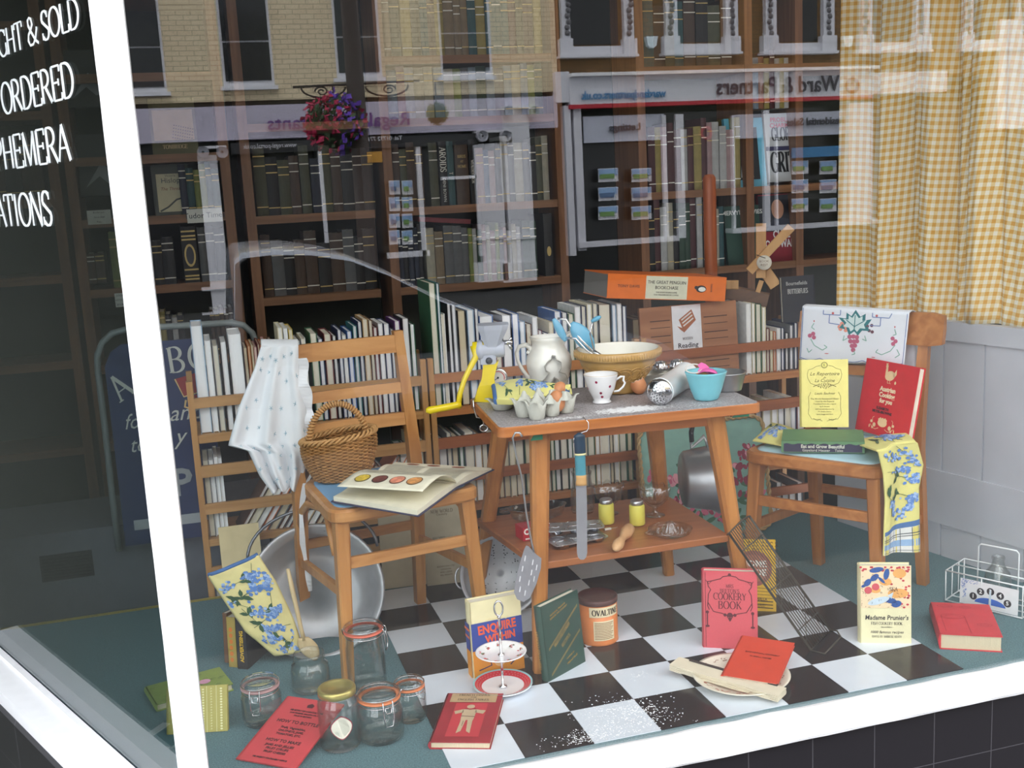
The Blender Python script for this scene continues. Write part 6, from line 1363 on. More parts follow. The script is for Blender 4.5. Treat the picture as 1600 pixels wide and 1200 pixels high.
# spotted cup
cp = V3((.245, .222, Z1)); cup = thing('teacup', 'white teacup with crimson spots and scroll handle on the floury table', 'cup', cp); cfc = Face(cp + V3((0, 0, .03)))
cprf = [(0, .001), (.023, .001), (.0235, .004), (.020, .008), (.024, .016), (.034, .036), (.0385, .054), (.0425, .070), (.0435, .073), (.0425, .0735), (.0370, .054), (.0325, .037), (.022, .017), (0, .012)]
obj('body', MB().lathe(cprf, 40), china, cup)
a0 = math.atan2(cfc.R.y, cfc.R.x) - .15; hd = V3((math.cos(a0), math.sin(a0), 0))
obj('handle', MB().tube([hd * x + V3((0, 0, z)) for x, z in ((.038, .058), (.050, .066), (.058, .066), (.056, .056), (.060, .050), (.055, .040), (.044, .030), (.032, .028))], .0028, 8), china, cup)
b = MB(); 
def onprof(a, z):
    for (r0, z0), (r1, z1) in zip(cprf[4:7], cprf[5:8]):
        if z0 <= z <= z1: rr_ = r0 + (r1 - r0) * (z - z0) / (z1 - z0) + .0006; return V3((math.cos(a)*rr_, math.sin(a)*rr_, z))
    return V3((math.cos(a)*.0206, math.sin(a)*.0206, z))
av = math.atan2(cfc.N.y, cfc.N.x)
for da, z in ((-.30, .059), (.62, .046), (-.05, .030), (-1.2, .040), (1.5, .062), (2.4, .05), (3.3, .035), (-2.2, .058), (.05, .0195)):
    P0 = onprof(av + da, z); b.add([onprof(av + da + math.cos(q) * .0034 / max(P0.xy.length, .02), z + math.sin(q) * .0034) for q in [2*PI*i/14 for i in range(14)]], [tuple(range(14))])
obj('crimson_spots', b, plain(150, 24, 66, .3), cup)
obj('gilt_rim', MB().tube([(math.cos(q)*.0430, math.sin(q)*.0430, .0736) for q in [2*PI*i/40 for i in range(40)]], .0005, 4, loop=True), mat('gold_blocking', sr(206, 170, 96), .35, .5), cup)
# egg box with eggs
eggm = mat('brown_egg', sr(208, 140, 96), .5, var=.05, scale=50); pulp = mat('grey_paper_pulp', sr(206, 206, 196), .95, var=.04, scale=60, bump=.5, bscale=300)
def eggbox(P, U, n_u, n_v, lab, cell=.046, hz=.034, lid=False):
    U = V3(U).normalized(); M = frame(P, U, V3((-U.y, U.x, 0))); root = thing('egg_box', lab, 'egg box', M=M)
    def fn(u, v):
        x, y = u * n_u * cell, v * n_v * cell; fx = (x / cell) % 1 - .5; fy_ = (y / cell) % 1 - .5
        if u >= 1: fx = .5
        if v >= 1: fy_ = .5
        d = max(abs(fx), abs(fy_)) * 1.0; rr_ = math.hypot(fx, fy_); q = min(1, max(0, (.5 - max(rr_ * .92, d * .9)) / .17)); z = hz * (1 - q) ** .9
        return V3((x, y, z + .0012))
    obj('cups', MB().sheet(fn, n_u * 12, n_v * 12, .0022), pulp, root)
    b = MB()
    for i in range(1, n_u):
        for j in range(0, n_v + 1): b.lathe([(.0, hz + .014), (.004, hz + .012), (.009, hz), (.012, hz - .006)], 8, Matrix.Translation((i * cell, j * cell, 0)) @ Matrix.Diagonal((1, 1, 1, 1)))
    obj('dividers', b, pulp, root)
    if lid:
        def lf_(u, v): return V3((u * n_u * cell, n_v * cell + .004 + .018 * math.sin(PI * v) * .4 + .03 * v, hz + .036 * v - .010 * math.cos(u * n_u * 2 * PI) * (1 - v) * .2))
        obj('lid', MB().sheet(lf_, 24, 8, .0022), pulp, root)
    return root
e1 = at(838, 660, Z=ZT); eU = (at(922, 640, Z=ZT) - e1).normalized()
eb = eggbox(V3((e1.x, e1.y, Z1)), eU, 3, 2, 'grey pulp egg box holding a brown egg at the front of the table', cell=.047, hz=.044)
def egg(P, tilt, lab, cracked=False, ax=0, s=1.0):
    fr_ = Matrix.Translation(P) @ Matrix.Rotation(ax, 4, 'Z') @ Matrix.Rotation(tilt, 4, 'X'); n = 18
    pr = []
    for i in range(n + 1):
        t_ = -PI/2 + PI * i / n
        if cracked and t_ > .35: break
        pr.append((.0205 * s * math.cos(t_) * (1 - .10 * math.sin(t_)), .0275 * s * math.sin(t_) + .0275 * s))
    o = thing('egg' if not cracked else 'eggshell', lab, 'egg', P)
    b = MB()
    if cracked:
        rings = []
        for i, (r_, z) in enumerate(pr + [(r_ * .93, z + .0006) for r_, z in pr[::-1]]):
            top = (i in (len(pr) - 1, len(pr)))
            rings.append([fr_ @ V3((math.cos(2*PI*k/24)*r_, math.sin(2*PI*k/24)*r_, z + (.005 * ((k * 7) % 5) / 5 if top else 0))) for k in range(24)])
        b.loft(rings[:len(pr)], smooth=True, caps=False); i0 = len(pr); b2 = MB().loft(rings[i0:], smooth=True, caps=False); obj('shell', b, eggm, o, world=True); obj('shell_inside', b2, plain(240, 232, 220), o, world=True)
    else: obj('shell', b.lathe(pr, 28, fr_), eggm, o, world=True)
    return o
pe = onTable(870, 648, .006); egg(pe, .12, 'whole brown egg sitting in the grey egg box')
egg(onTable(866, 634, .012), .5, 'second brown egg tilted behind the first in the egg box', ax=.8)
egg(onTable(1003, 616, .001), -.35, 'broken brown eggshell lying between bowl and fallen shaker', cracked=True, ax=1.2)
e2 = at(783, 645, Z=ZT); eb2 = eggbox(V3((e2.x, e2.y, Z1)), eU, 1, 1, 'end cup of a second egg box under the folded oven mitt', cell=.062, hz=.026)
# folded oven mitt on the table
mf = Face(onTable(830, 630)); root = thing('oven_mitt', 'folded yellow and blue flowered oven mitt lying on the table', 'oven mitt', onTable(825, 632))
def mfn(u, v):
    xs = 772 + u * 118; top = 604 - 8 * math.sin(u * PI * 1.4) + u * -2; bot = 628 - u * 10 + 3 * math.sin(u * 5)
    P0 = at(xs, top, Z=ZT + .040 + .010 * math.sin(u * PI)); P1 = at(xs + 4, bot, Z=ZT + .030)
    q = P0.lerp(P1, v); q.z += .012 * math.sin(PI * v); return q
obj('mitt_cloth', MB().sheet(mfn, 30, 14, .014), fyt, root, world=True)
inv = root.matrix_basis.inverted(); floral(root, lambda x, y: inv @ (mfn(min(max(x / .2, 0), 1), min(max(y / .07, 0), 1)) + V3((0, -.002, .0068))), .2, .07, 12, 6, size=.022, inside=lambda x, y: .004 < x < .196 and .004 < y < .066)
b = MB(); b.tube([mfn(i / 24, 0) for i in range(25)], .0075, 8); b.tube([mfn(0, i / 8) for i in range(9)], .008, 8); obj('blue_binding', b, fbl, root, world=True)
# gingerbread cutter
gfc = Face(V3((.200, .385, Z1 + .04))); root = thing('biscuit_cutter', 'tin gingerbread-man cutter leaning on the cream jug', 'biscuit cutter', gfc(866, 604))
pts = [(852, 606), (846, 597), (852, 590), (858, 582), (852, 579), (850, 572), (855, 565), (861, 561), (862, 555), (868, 556), (870, 562), (877, 566), (878, 574), (874, 581), (884, 584), (888, 592), (884, 601), (876, 606), (872, 594), (866, 590), (862, 598)]
o_, i_ = [gfc(x, y, .010) for x, y in pts], [gfc(x, y, -.006) for x, y in pts]; n = len(pts)
b = MB(); b.add(o_ + i_, [(k, (k+1) % n, n + (k+1) % n, n + k) for k in range(n)], smooth=False); o = obj('cutter_band', b, mat('old_tin', sr(176, 172, 160), .4, .7), root, world=True); sm_ = o.modifiers.new('s', 'SOLIDIFY'); sm_.thickness = .0014
# mincer
mf = Face(V3((.012, .395, Z1))); root = thing('hand_mincer', 'hand-cranked mincer with grey hopper, yellow stand and yellow crank on the table edge', 'mincer', mf(757, 622))
ye = mat('yellow_enamel', sr(232, 206, 20), .3, var=.03, coat=.4); gy = mat('grey_plastic', sr(186, 190, 204), .35, var=.03)
def lo_ring(cx, cy, rx, ry, z_=0, n=20): return [mf(cx, cy, 0) + mf.R * math.cos(2*PI*k/n) * rx + mf.N * math.sin(2*PI*k/n) * ry for k in range(n)]
b = MB(); k_ = mf.k
def rect(cx, cy, hw, hd): c = mf(cx, cy); return [c + mf.R * x * hw * k_ + mf.N * y * hd * k_ for x, y in ((-1,-1),(-.6,-1.3),(.6,-1.3),(1,-1),(1,1),(.6,1.3),(-.6,1.3),(-1,1))]
b.loft([rect(769, 550, 9, 8), rect(769, 538, 12, 10), rect(770, 514, 22, 15), rect(770, 506, 24, 16)], smooth=False); obj('hopper', b, gy, root, world=True)
obj('barrel', MB().lathe([(0, -.034), (.017, -.034), (.021, -.03), (.022, -.01), (.0225, .022), (.026, .024), (.026, .034), (.020, .040), (0, .040)], 28, frame(mf(768, 546), mf.N, (0, 0, 1)) @ Matrix.Identity(4)), gy, root, world=True)
obj('body_block', MB().loft([rect(763, 568, 12, 8), rect(763, 545, 12, 9)]), gy, root, world=True)
b = MB(); P_ = [(741, 626), (746, 608), (753, 590), (755, 568), (772, 568), (779, 562), (775, 576), (772, 590), (775, 606), (782, 618), (776, 623), (770, 627)]
b.add([mf(x, y, .016) for x, y in P_] + [mf(x, y, -.012) for x, y in P_], [tuple(range(12)), tuple(range(23, 11, -1))] + [(i, (i+1) % 12, 12 + (i+1) % 12, 12 + i) for i in range(12)]); obj('yellow_stand', b, ye, root, world=True)
obj('knob', MB().lathe([(0, .004), (.006, .004), (.009, 0), (.009, -.01), (0, -.01)], 18, frame(mf(764, 562, .020), mf.R, (0, 0, 1))), plain(40, 42, 48, .4), root, world=True)
obj('hub', MB().tube([mf(757, 541, .004), mf(738, 541, .004)], .013, 14, rs=[.014, .012]), ye, root, world=True)
obj('crank_arm', MB().tube([mf(742, 540, .006), mf(744, 556, .012), mf(735, 572, .02), mf(726, 590, .026), mf(719, 612, .030), mf(716, 634, .032)], .006, 10, rs=[.013, .009, .0075, .007, .007, .008]), ye, root, world=True)
obj('crank_handle', MB().tube([mf(721, 628, .034), mf(712, 629, .036), mf(700, 631, .042), mf(686, 633, .046), mf(672, 635, .052), mf(667, 635, .054)], .008, 14, rs=[.007, .009, .0095, .009, .010, .005]), ye, root, world=True)
b = MB(); b.tube([mf(785, 535, .0), mf(801, 535, 0)], .006, 10); 
for s_ in (-1, 1): b.tube([mf(794, 536, 0), mf(799, 536 + s_ * 9, .004)], .0035, 8)
obj('wing_nut', b, chrome, root, world=True)
b = MB(); b.tube([mf(742, 622, .02), mf(739, 622, .03), mf(741, 634, .03), mf(745, 648, .03), mf(758, 650, .03), mf(757, 646, .01)], .0028, 8); b.tube([mf(755, 640, .03), mf(756, 660, .03)], .0028, 8)
b.tube([mf(756 + 6 * math.cos(q), 665 + 5 * math.sin(q) , .03) for q in [2*PI*i/14 for i in range(14)]], .0024, 7, loop=True); obj('table_clamp', b, chrome, root, world=True)
# dial thermometer behind the mincer
df = Face(V3((.040, .43, Z1 + .03))); root = thing('dial_thermometer', 'round metal dial thermometer behind the yellow mincer stand', 'thermometer', df(777, 604)); fr_ = df.fr(778, 590)
obj('case', MB().lathe([(0, -.008), (.024, -.008), (.0255, -.004), (.0255, .003), (.022, .004)], 32, fr_ ), chrome, root, world=True); obj('dial_face', MB().lathe([(0, .0026), (.0222, .0026)], 32, fr_), plain(232, 230, 226), root, world=True)
b = MB(); stroke(b, fr_, [(math.cos(q)*.017, math.sin(q)*.017) for q in [math.radians(a) for a in range(-20, 130, 10)]], .0022, n=.0034); obj('red_scale', b, plain(200, 50, 60), root, world=True)
b = MB(); stroke(b, fr_, [(0, 0), (-.012, -.008)], .0016, n=.0038); disc(b, fr_, 0, 0, .003, n=.0036)
for k in range(16): a_ = math.radians(k * 20 - 60); stroke(b, fr_, [(math.cos(a_)*.0195, math.sin(a_)*.0195), (math.cos(a_)*.0215, math.sin(a_)*.0215)], .0008, n=.0032)
obj('needle', b, plain(40, 40, 44), root, world=True)
# fallen flour shaker
s0 = at(1029, 613, Z=ZT + .034); s1 = at(1072, 586, Z=ZT + .036); ax = (s0 - s1).normalized(); L_ = (s0 - s1).length; SF = frame(s1, ax.cross(V3((0, 0, 1))), V3((0, 0, 1)) - ax * ax.z)
if V3((SF[0][2], SF[1][2], SF[2][2])).dot(ax) < 0: SF = SF @ Matrix.Rotation(PI, 4, 'Y')
root = thing('flour_shaker', 'white flour shaker fallen on its side with perforated chrome top', 'shaker', onTable(1050, 612))
obj('body', MB().lathe([(0, 0), (.034, 0), (.0355, .004), (.036, .01), (.0315, .03), (.0305, L_ - .022), (.0335, L_ - .018), (.0335, L_ - .010), (0, L_ - .010)], 36, SF), mat('white_enamel', sr(246, 248, 250), .35, coat=.4, var=.02), root, world=True)
obj('perforated_top', MB().lathe([(.0325, L_ - .012), (.0335, L_ - .004), (.030, L_ - .001), (.026, L_ + .003), (.015, L_ + .007), (0, L_ + .008)], 36, SF), chrome, root, world=True)
b = MB()
for rr_, n_ in ((.0, 1), (.007, 6), (.014, 11), (.021, 15)):
    for k in range(n_): a_ = 2*PI*k/n_ + rr_ * 40; zz = L_ + .0082 - rr_ * rr_ * 9; disc(b, SF @ Matrix.Translation((0, 0, zz + .0022)), math.cos(a_)*rr_, math.sin(a_)*rr_, .0014, n=0, k=8)
obj('holes', b, plain(40, 40, 44), root, world=True)
# pale blue bowl with measuring spoons
pb = V3((.484, .122, Z1)); root = thing('small_bowl', 'small turquoise bowl at the right front of the table', 'bowl', pb)
obj('body', MB().lathe([(0, .001), (.027, .001), (.031, .006), (.040, .030), (.046, .052), (.050, .066), (.052, .070), (.051, .072), (.048, .066), (.044, .052), (.037, .028), (0, .010)], 40), mat('turquoise_plastic', sr(126, 204, 218), .35, var=.02), root)
sp_ = thing('measuring_spoons', 'ring of pink and orange plastic measuring spoons resting in the turquoise bowl', 'measuring spoons', pb + V3((0, 0, .05))); sfc = Face(pb + V3((0, 0, .08)))
def scoop(c, r_, col, nm): obj(nm, MB().lathe([(0, -r_ * .7), (r_ * .7, -r_ * .5), (r_, 0), (r_ * .93, .001), (r_ * .6, -r_ * .4), (0, -r_ * .6)], 24, Matrix.Translation(c) @ Matrix.Rotation(.5, 4, 'Y') @ Matrix.Rotation(2.6, 4, 'X')), col, sp_, world=True)
scoop(sfc(1107, 588, .01), .028, plain(224, 92, 168, .4), 'pink_scoop'); scoop(sfc(1098, 590, .0), .020, plain(240, 180, 80, .4), 'orange_scoop')
b = MB(); pl_ = [(1090, 570), (1096, 566), (1103, 569), (1108, 574), (1107, 583), (1098, 584), (1090, 580), (1093, 575)]; b.add([sfc(x, y, .004) for x, y in pl_] + [sfc(x, y, 0) for x, y in pl_], [tuple(range(8)), tuple(range(15, 7, -1))] + [(i, (i+1) % 8, 8 + (i+1) % 8, 8 + i) for i in range(8)]); obj('pink_handle', b, plain(236, 110, 180, .4), sp_, world=True)
obj('ring', MB().tube([sfc(1084 + 13 * math.cos(q), 576 + 6 * math.sin(q), .01 * math.sin(q)) for q in [2*PI*i/20 for i in range(20)]], .0018, 8, loop=True), plain(222, 214, 208, .4), sp_, world=True)
# round cake tin and moulds at the back
pt = V3((.585, .205, Z1)); root = thing('cake_tin', 'shallow round silver cake tin behind the turquoise bowl', 'cake tin', pt)
obj('body', MB().lathe([(0, .001), (.036, .001), (.037, .004), (.047, .044), (.050, .046), (.050, .048), (.046, .047), (.036, .005), (0, .004)], 40), steel, root)
for k, (x, y, lab) in enumerate(((1028, 589, 'left of two small fluted silver moulds behind the fallen shaker'), (1054, 586, 'right of two small fluted silver moulds behind the fallen shaker'))):
    p = onTable(x, y); p = V3((min(p.x, .60), min(p.y, .46), Z1 + .022)); r = thing('jelly_mould', lab, 'mould', p, group=None)
    b = MB(); rings = []
    for rr_, z in ((.021, 0), (.022, .002), (.019, .012), (.015, .022), (.008, .026), (0.0005, .027)): rings.append([V3((math.cos(2*PI*i/48) * rr_ * (1 + .07 * math.cos(12 * 2*PI*i/48)), math.sin(2*PI*i/48) * rr_ * (1 + .07 * math.cos(12 * 2*PI*i/48)), z)) for i in range(48)])
    obj('fluted_shell', b.loft(rings, smooth=True), chrome, r)
p = onTable(1045, 592); p = V3((.50, .44, Z1)); r = thing('baking_tin', 'low grey baking tin carrying the two fluted moulds', 'baking tin', p); b = MB(); b.loft([[V3((x * (.066 + q), y * (.032 + q), z)) for x, y in ((-1,-1),(1,-1),(1,1),(-1,1))] for z, q in ((.001, 0), (.021, .006), (.021, .003), (.004, -.003))]); obj('tray', b, mat('old_tin', sr(176, 172, 160), .4, .7), r)
# ================================================================ lower shelf of the table
Z2 = zsf + .0006
def onShelf(x, y, dz=0): p = at(x, y, Z=zsf); return V3((p.x, p.y, Z2 + dz))
def sundae(x, y, lab, R_=.042, h=.075):
    p = onShelf(x, y); r = thing('glass_dish', lab, 'glass dish', p, group=None); rings = []
    for rr_, z, w_ in ((.0005, .001, 0), (.026, .001, 0), (.026, .003, 0), (.010, .008, 0), (.006, .016, 0), (.007, .024, 0), (.020, .032, .03), (.033, .046, .05), (.039, .062, .06), (R_, h, .07), (R_ - .002, h, .07), (.036, .062, .06), (.029, .046, .05), (.016, .035, .03), (.0005, .032, 0)):
        rings.append([V3((math.cos(2*PI*i/60) * rr_ * (1 + w_ * math.cos(10 * 2*PI*i/60)), math.sin(2*PI*i/60) * rr_ * (1 + w_ * math.cos(10 * 2*PI*i/60)), z + (.003 * math.cos(10 * 2*PI*i/60) if z >= h else 0))) for i in range(60)])
    obj('bowl_and_foot', MB().loft(rings, smooth=True, caps=False), cglass, r); return r
sundae(952, 803, 'clear glass sundae dish behind the left yellow pot', .044, .082); sundae(1024, 806, 'clear scalloped sundae dish right of the yellow pots', .042, .080)
yp = mat('pale_yellow_plastic', sr(232, 224, 100), .4, var=.03)
for x, y, lab in ((948, 822, 'left pale yellow shaker pot with steel lid on the lower shelf'), (996, 824, 'right pale yellow shaker pot with steel lid on the lower shelf')):
    p = onShelf(x, y - 4); r = thing('shaker_pot', lab, 'shaker pot', p, group='yellow shaker pots on the lower shelf')
    obj('pot', MB().lathe([(0, .001), (.019, .001), (.0205, .004), (.0205, .052), (.019, .055), (0, .055)], 30), yp, r); obj('lid', MB().lathe([(.016, .055), (.017, .056), (.017, .066), (.014, .0685), (0, .069)], 30), steel, r)
p = onShelf(1047, 836); r = thing('lemon_squeezer', 'clear glass lemon squeezer with ridged cone on the lower shelf', 'lemon squeezer', p)
b = MB(); b.lathe([(0, .001), (.038, .001), (.052, .008), (.057, .018), (.055, .019), (.049, .010), (.036, .006), (.024, .006)], 44); rings = []
for rr_, z in ((.024, .006), (.020, .012), (.014, .024), (.007, .034), (.0005, .038)): rings.append([V3((math.cos(2*PI*i/48) * rr_ * (1 + .10 * math.cos(12 * 2*PI*i/48)), math.sin(2*PI*i/48) * rr_ * (1 + .10 * math.cos(12 * 2*PI*i/48)), z)) for i in range(48)])
b.loft(rings, smooth=True); obj('dish_and_cone', b, cglass, r)
b = MB()
for k in range(14): a_ = 2*PI*k/14; b.lathe([(0, .010), (.0035, .004), (.004, 0)], 8, Matrix.Translation((math.cos(a_)*.032, math.sin(a_)*.032, .006)))
obj('teeth', b, cglass, r); obj('lip_handle', MB().tube([V3((-.055, .005, .016)), V3((-.066, .0, .015)), V3((-.064, -.012, .014)), V3((-.052, -.014, .013))], .0035, 8), cglass, r)
w0, w1 = at(963, 855, Z=zsf + .014), at(983, 826, Z=zsf + .016); r = thing('lemon_reamer', 'turned wooden lemon reamer lying on the front of the lower shelf', 'reamer', (w0 + w1) / 2 - V3((0, 0, .014)))
obj('handle_and_head', MB().tube([w0.lerp(w1, s_) for s_ in (-.12, 0, .15, .35, .5, .62, .8, 1, 1.12)], .01, 14, rs=[.003, .012, .0145, .0105, .0085, .0125, .0165, .0145, .004]), wood('turned_wood', sr(196, 150, 104), sr(216, 174, 128), 1, .5), r, world=True)
for k, (x, y, dz, lab) in enumerate(((902, 848, 0, 'lower of two stacked silver bun tins on the lower shelf'), (898, 838, .016, 'upper silver bun tin stacked on another, its cups shining'))):
    p = onShelf(x, y, dz); M = frame(p, (1, .12 - k * .3, 0), (-.12 + k * .3, 1, 0)); r = thing('bun_tin', lab, 'bun tin', M=M)
    pts = roundpoly([(-.075, -.035), (.075, -.035), (.075, .035), (-.075, .035)], .014); obj('tray_plate', slab(MB(), pts, .010, .0125, bev=.0005), steel, r)
    for i in range(3):
        for j in range(2): obj('cup', MB().lathe([(0, .001), (.014, .001), (.019, .011), (.021, .0128), (.0195, .0128), (.014, .0026), (0, .0024)], 20, Matrix.Translation((-.048 + i * .048, -.018 + j * .036, .0005))), chrome, r)
g0 = onShelf(838, 820); r = thing('glass_baking_dish', 'oval clear glass baking dish with a side handle at the left of the lower shelf', 'baking dish', g0 + V3((.02, .05, 0)))
obj('dish', MB().lathe([(0, .001), (.05, .001), (.072, .010), (.080, .034), (.083, .036), (.080, .037), (.070, .012), (.05, .004), (0, .004)], 44, Matrix.Diagonal((1.0, .62, 1, 1))), cglass, r)
obj('handle', MB().tube([V3((-.080, -.014, .034)), V3((-.100, -.010, .034)), V3((-.103, 0, .034)), V3((-.100, .010, .034)), V3((-.080, .014, .034))], .004, 8), cglass, r)
M = frame(at(818, 846, Z=zsf + .001), at(860, 838, Z=zsf + .001) - at(818, 846, Z=zsf + .001), (0, 0, 1)); r = thing('stock_cube_tin', 'small red tin with white letters behind the hanging turner', 'tin', M=M)
obj('box', MB().box((0, 0, -.05), (.075, .034, 0)), plain(176, 34, 48, .35), r); b = MB(); txt(b, 'OXO', T2(I4, .028, .023), .022, bold=.0008); txt(b, 'CUBES', T2(I4, .028, .010), .007); obj('lettering', b, plain(236, 232, 224), r); obj('white_strip', MB().box((.006, .003, .0), (.055, .0065, .0006)), plain(236, 232, 224), r)
p = onShelf(911, 800); r = thing('glass_jug', 'tall ridged clear glass jar behind the palette knife', 'glass jar', p)
obj('ridged_glass', MB().lathe([(0, .001), (.030, .001), (.033, .008), (.034, .04), (.029, .07), (.026, .10), (.028, .115), (.026, .115), (.024, .10), (.027, .07), (.032, .04), (.030, .008), (0, .005)], 32), cglass, r)
p = onShelf(949, 828); r = thing('price_tag', 'small white paper tag lying against the yellow pot', 'tag', p); obj('paper', MB().box((-.008, -.004, 0), (.010, .004, .004)), plain(236, 234, 226), r)
obj('string', MB().tube([p + V3((.009, 0, .003)), p + V3((.02, -.003, .003)), p + V3((.03, .004, .002))], .0005, 4), plain(230, 226, 214), r, world=True)
# ================================================================ hanging tools
tfc = Face(V3((-.028, .050, .45))); root = thing('slotted_turner', 'long steel slotted turner hanging by its hook at the left of the table', 'turner', tfc(806, 690))
obj('hook_and_shaft', MB().tube([tfc(816, 682, .0), tfc(812, 676, 0), tfc(805, 676, 0), tfc(801, 684, 0), tfc(806, 710, 0), tfc(815, 745, 0), tfc(822, 800, 0), tfc(828, 835, 0), tfc(834, 862, .002)], .0034, 8, flat=.7), steel, root, world=True)
ol = [(826, 853), (832, 860), (838, 866), (846, 872), (845, 888), (838, 912), (828, 934), (818, 940), (808, 936), (803, 925), (806, 905), (812, 880), (819, 858), (822, 852)]
b = MB(); n = len(ol); b.add([tfc(x, y, .002) for x, y in ol] + [tfc(x, y, .0008) for x, y in ol], [tuple(range(n)), tuple(range(2*n-1, n-1, -1))] + [(i, (i+1) % n, n + (i+1) % n, n + i) for i in range(n)]); obj('blade', b, mat('satin_steel', sr(176, 176, 182), .4, .8), root, world=True)
b = MB()
for r_, c_, (x, y) in ((0, 0, (820, 872)), (0, 1, (832, 878)), (1, 0, (816, 888)), (1, 1, (830, 894)), (2, 0, (812, 904)), (2, 1, (826, 910)), (3, 0, (812, 920)), (3, 1, (820, 926)), (1, 2, (838, 886)), (2, 2, (834, 904))): b.add([tfc(x + dx, y + dy, .0026) for dx, dy in ((-1, 4), (.4, 4.4), (1.8, -4), (.4, -4.4))], [(0,1,2,3)])
obj('slots', b, plain(225, 226, 230), root, world=True)
kf = Face(V3((.118, .040, .45))); root = thing('palette_knife', 'palette knife with teal handle hanging from the front edge of the table', 'palette knife', kf(912, 660))
obj('handle', blob(MB(), kf(905, 676, .006), kf(908, 757, .006), 14, lambda s: .0125 * (min(1, s * 8 + .25) if s < .1 else 1) * (1 if s < .94 else .85), .55, k=24, N=kf.N), mat('teal_painted_handle', sr(70, 140, 156), .35, coat=.3, var=.05), root, world=True)
obj('navy_grip', blob(MB(), kf(904.9, 675, .006), kf(906.6, 707, .006), 14, lambda s: .0132 * min(1, s * 6 + .2), .58, k=14, N=kf.N), plain(26, 52, 74, .35), root, world=True)
obj('cream_band', blob(MB(), kf(906.6, 707, .006), kf(906.8, 710, .006), 14, lambda s: .0133, .58, k=2, N=kf.N), plain(232, 226, 170, .4), root, world=True)
obj('bare_wood_tip', blob(MB(), kf(907.6, 741, .006), kf(908.2, 757, .006), 14, lambda s: .0127, .57, k=4, N=kf.N), plain(206, 160, 100), root, world=True)
ol = [(900, 755), (916, 755), (917, 780), (917.5, 862), (916, 869), (912, 873), (907, 873), (903, 869), (901.5, 862), (900.5, 800)]
b = MB(); n = len(ol); b.add([kf(x, y, .007) for x, y in ol] + [kf(x, y, .0058) for x, y in ol], [tuple(range(n)), tuple(range(2*n-1, n-1, -1))] + [(i, (i+1) % n, n + (i+1) % n, n + i) for i in range(n)]); obj('blade', b, mat('satin_steel', sr(176, 176, 182), .4, .8), root, world=True)
r = thing('hook', 'bent silver S-hook clipped over the table front edge', 'hook', kf(914, 655)); 
obj('wire', MB().tube([kf(911, 654, -.016), kf(915, 655, .002), kf(919, 659, .004), kf(920, 668, .004), kf(917, 673, .004), kf(901, 678, .006), kf(897, 684, .008), kf(896, 690, .008), kf(899, 693, .008)], .0013, 8), chrome, r, world=True)
# saucepan hanging at the back right of the table
t0 = V3((.655, .50, .30)); sfp = Face(t0); pc = sfp(1098, 747, 0); axd = (V3((.95, -.25, -.06))).normalized(); SPF = frame(pc, axd.cross(V3((0, 0, 1))), V3((0, 0, 1)))
if V3((SPF[0][2], SPF[1][2], SPF[2][2])).dot(axd) < 0: SPF = SPF @ Matrix.Rotation(PI, 4, 'Y')
root = thing('saucepan', 'dull grey aluminium saucepan hung sideways by its handle under the table', 'saucepan', sfp(1078, 672, 0))
obj('pan_body', MB().lathe([(0, -.060), (.074, -.060), (.082, -.052), (.094, .020), (.102, .036), (.106, .040), (.104, .043), (.099, .038), (.090, .022), (.078, -.050), (0, -.055)], 48, SPF), mat('dark_aluminium', sr(168, 170, 174), .34, .75, var=.12, scale=12), root, world=True)
up_ = SPF @ V3((0, 0, .03)); upv = V3((0, 0, 1)); 
hp = [pc + V3((0, 0, .092)) + axd * .02, pc + V3((-.004, 0, .125)) + axd * .01, sfp(1080, 700, .0), sfp(1080, 672, 0), sfp(1079, 662, 0)]
obj('handle', MB().tube(hp, .009, 10, rs=[.012, .010, .009, .010, .008], flat=.6), mat('dark_aluminium', sr(128, 130, 134), .32, .85), root, world=True)
obj('black_grip', MB().tube([sfp(1081, 690, 0), sfp(1080, 676, 0), sfp(1082, 666, 0)], .011, 10, flat=.6), plain(26, 26, 28, .5), root, world=True)
# rose-printed tray with wicker rim behind the table
TLt, TRt, BRt, BLt = at(992, 678, Y=.86), at(1180, 655, Y=.84), at(1205, 838, Y=.80), at(1010, 850, Y=.82)
Ut = (BRt - BLt).normalized(); Vt = V3((0, .16, 1)); P0 = V3((.600, .80, .004)); M = frame(P0, V3((1, -.02, 0)), Vt); w, h = .440, .375
root = thing('rose_tray', 'pale green tray printed with pink roses and edged in plaited cane', 'tray', M=M); M_in = root.matrix_basis
out = roundpoly([(0, 0), (w, 0), (w, h), (0, h)], .05); obj('tray_base', MB().prism([tuple(p) for p in out], -.006, 0), plain(136, 176, 162, .4), root)
n_ = 150; per = []; N_ = len(out); 
L_c = [0]; 
for i in range(N_): L_c.append(L_c[-1] + (out[(i+1) % N_] - out[i]).length)
def pp(t_):
    q = t_ * L_c[-1]
    for i in range(N_):
        if q <= L_c[i+1] or i == N_ - 1: s_ = (q - L_c[i]) / max(L_c[i+1] - L_c[i], 1e-9); return out[i].lerp(out[(i+1) % N_], s_)
cane = mat('plaited_cane', sr(190, 156, 106), .6, var=.12, scale=60); b = MB()
for ph in (0, PI): b.tube([V3((*pp(k / 400), .004)) + V3((0, 0, 1)) * math.sin(k * .55 + ph) * .0042 + V3((*( (V3((w/2, h/2)) - pp(k/400)).normalized() ), 0)) * math.cos(k * .55 + ph) * .0042 for k in range(400)], .0042, 6, loop=True)
obj('cane_rim', b, cane, root)
rr = random.Random(6); R1, R2, R3, G1 = MB(), MB(), MB(), MB()
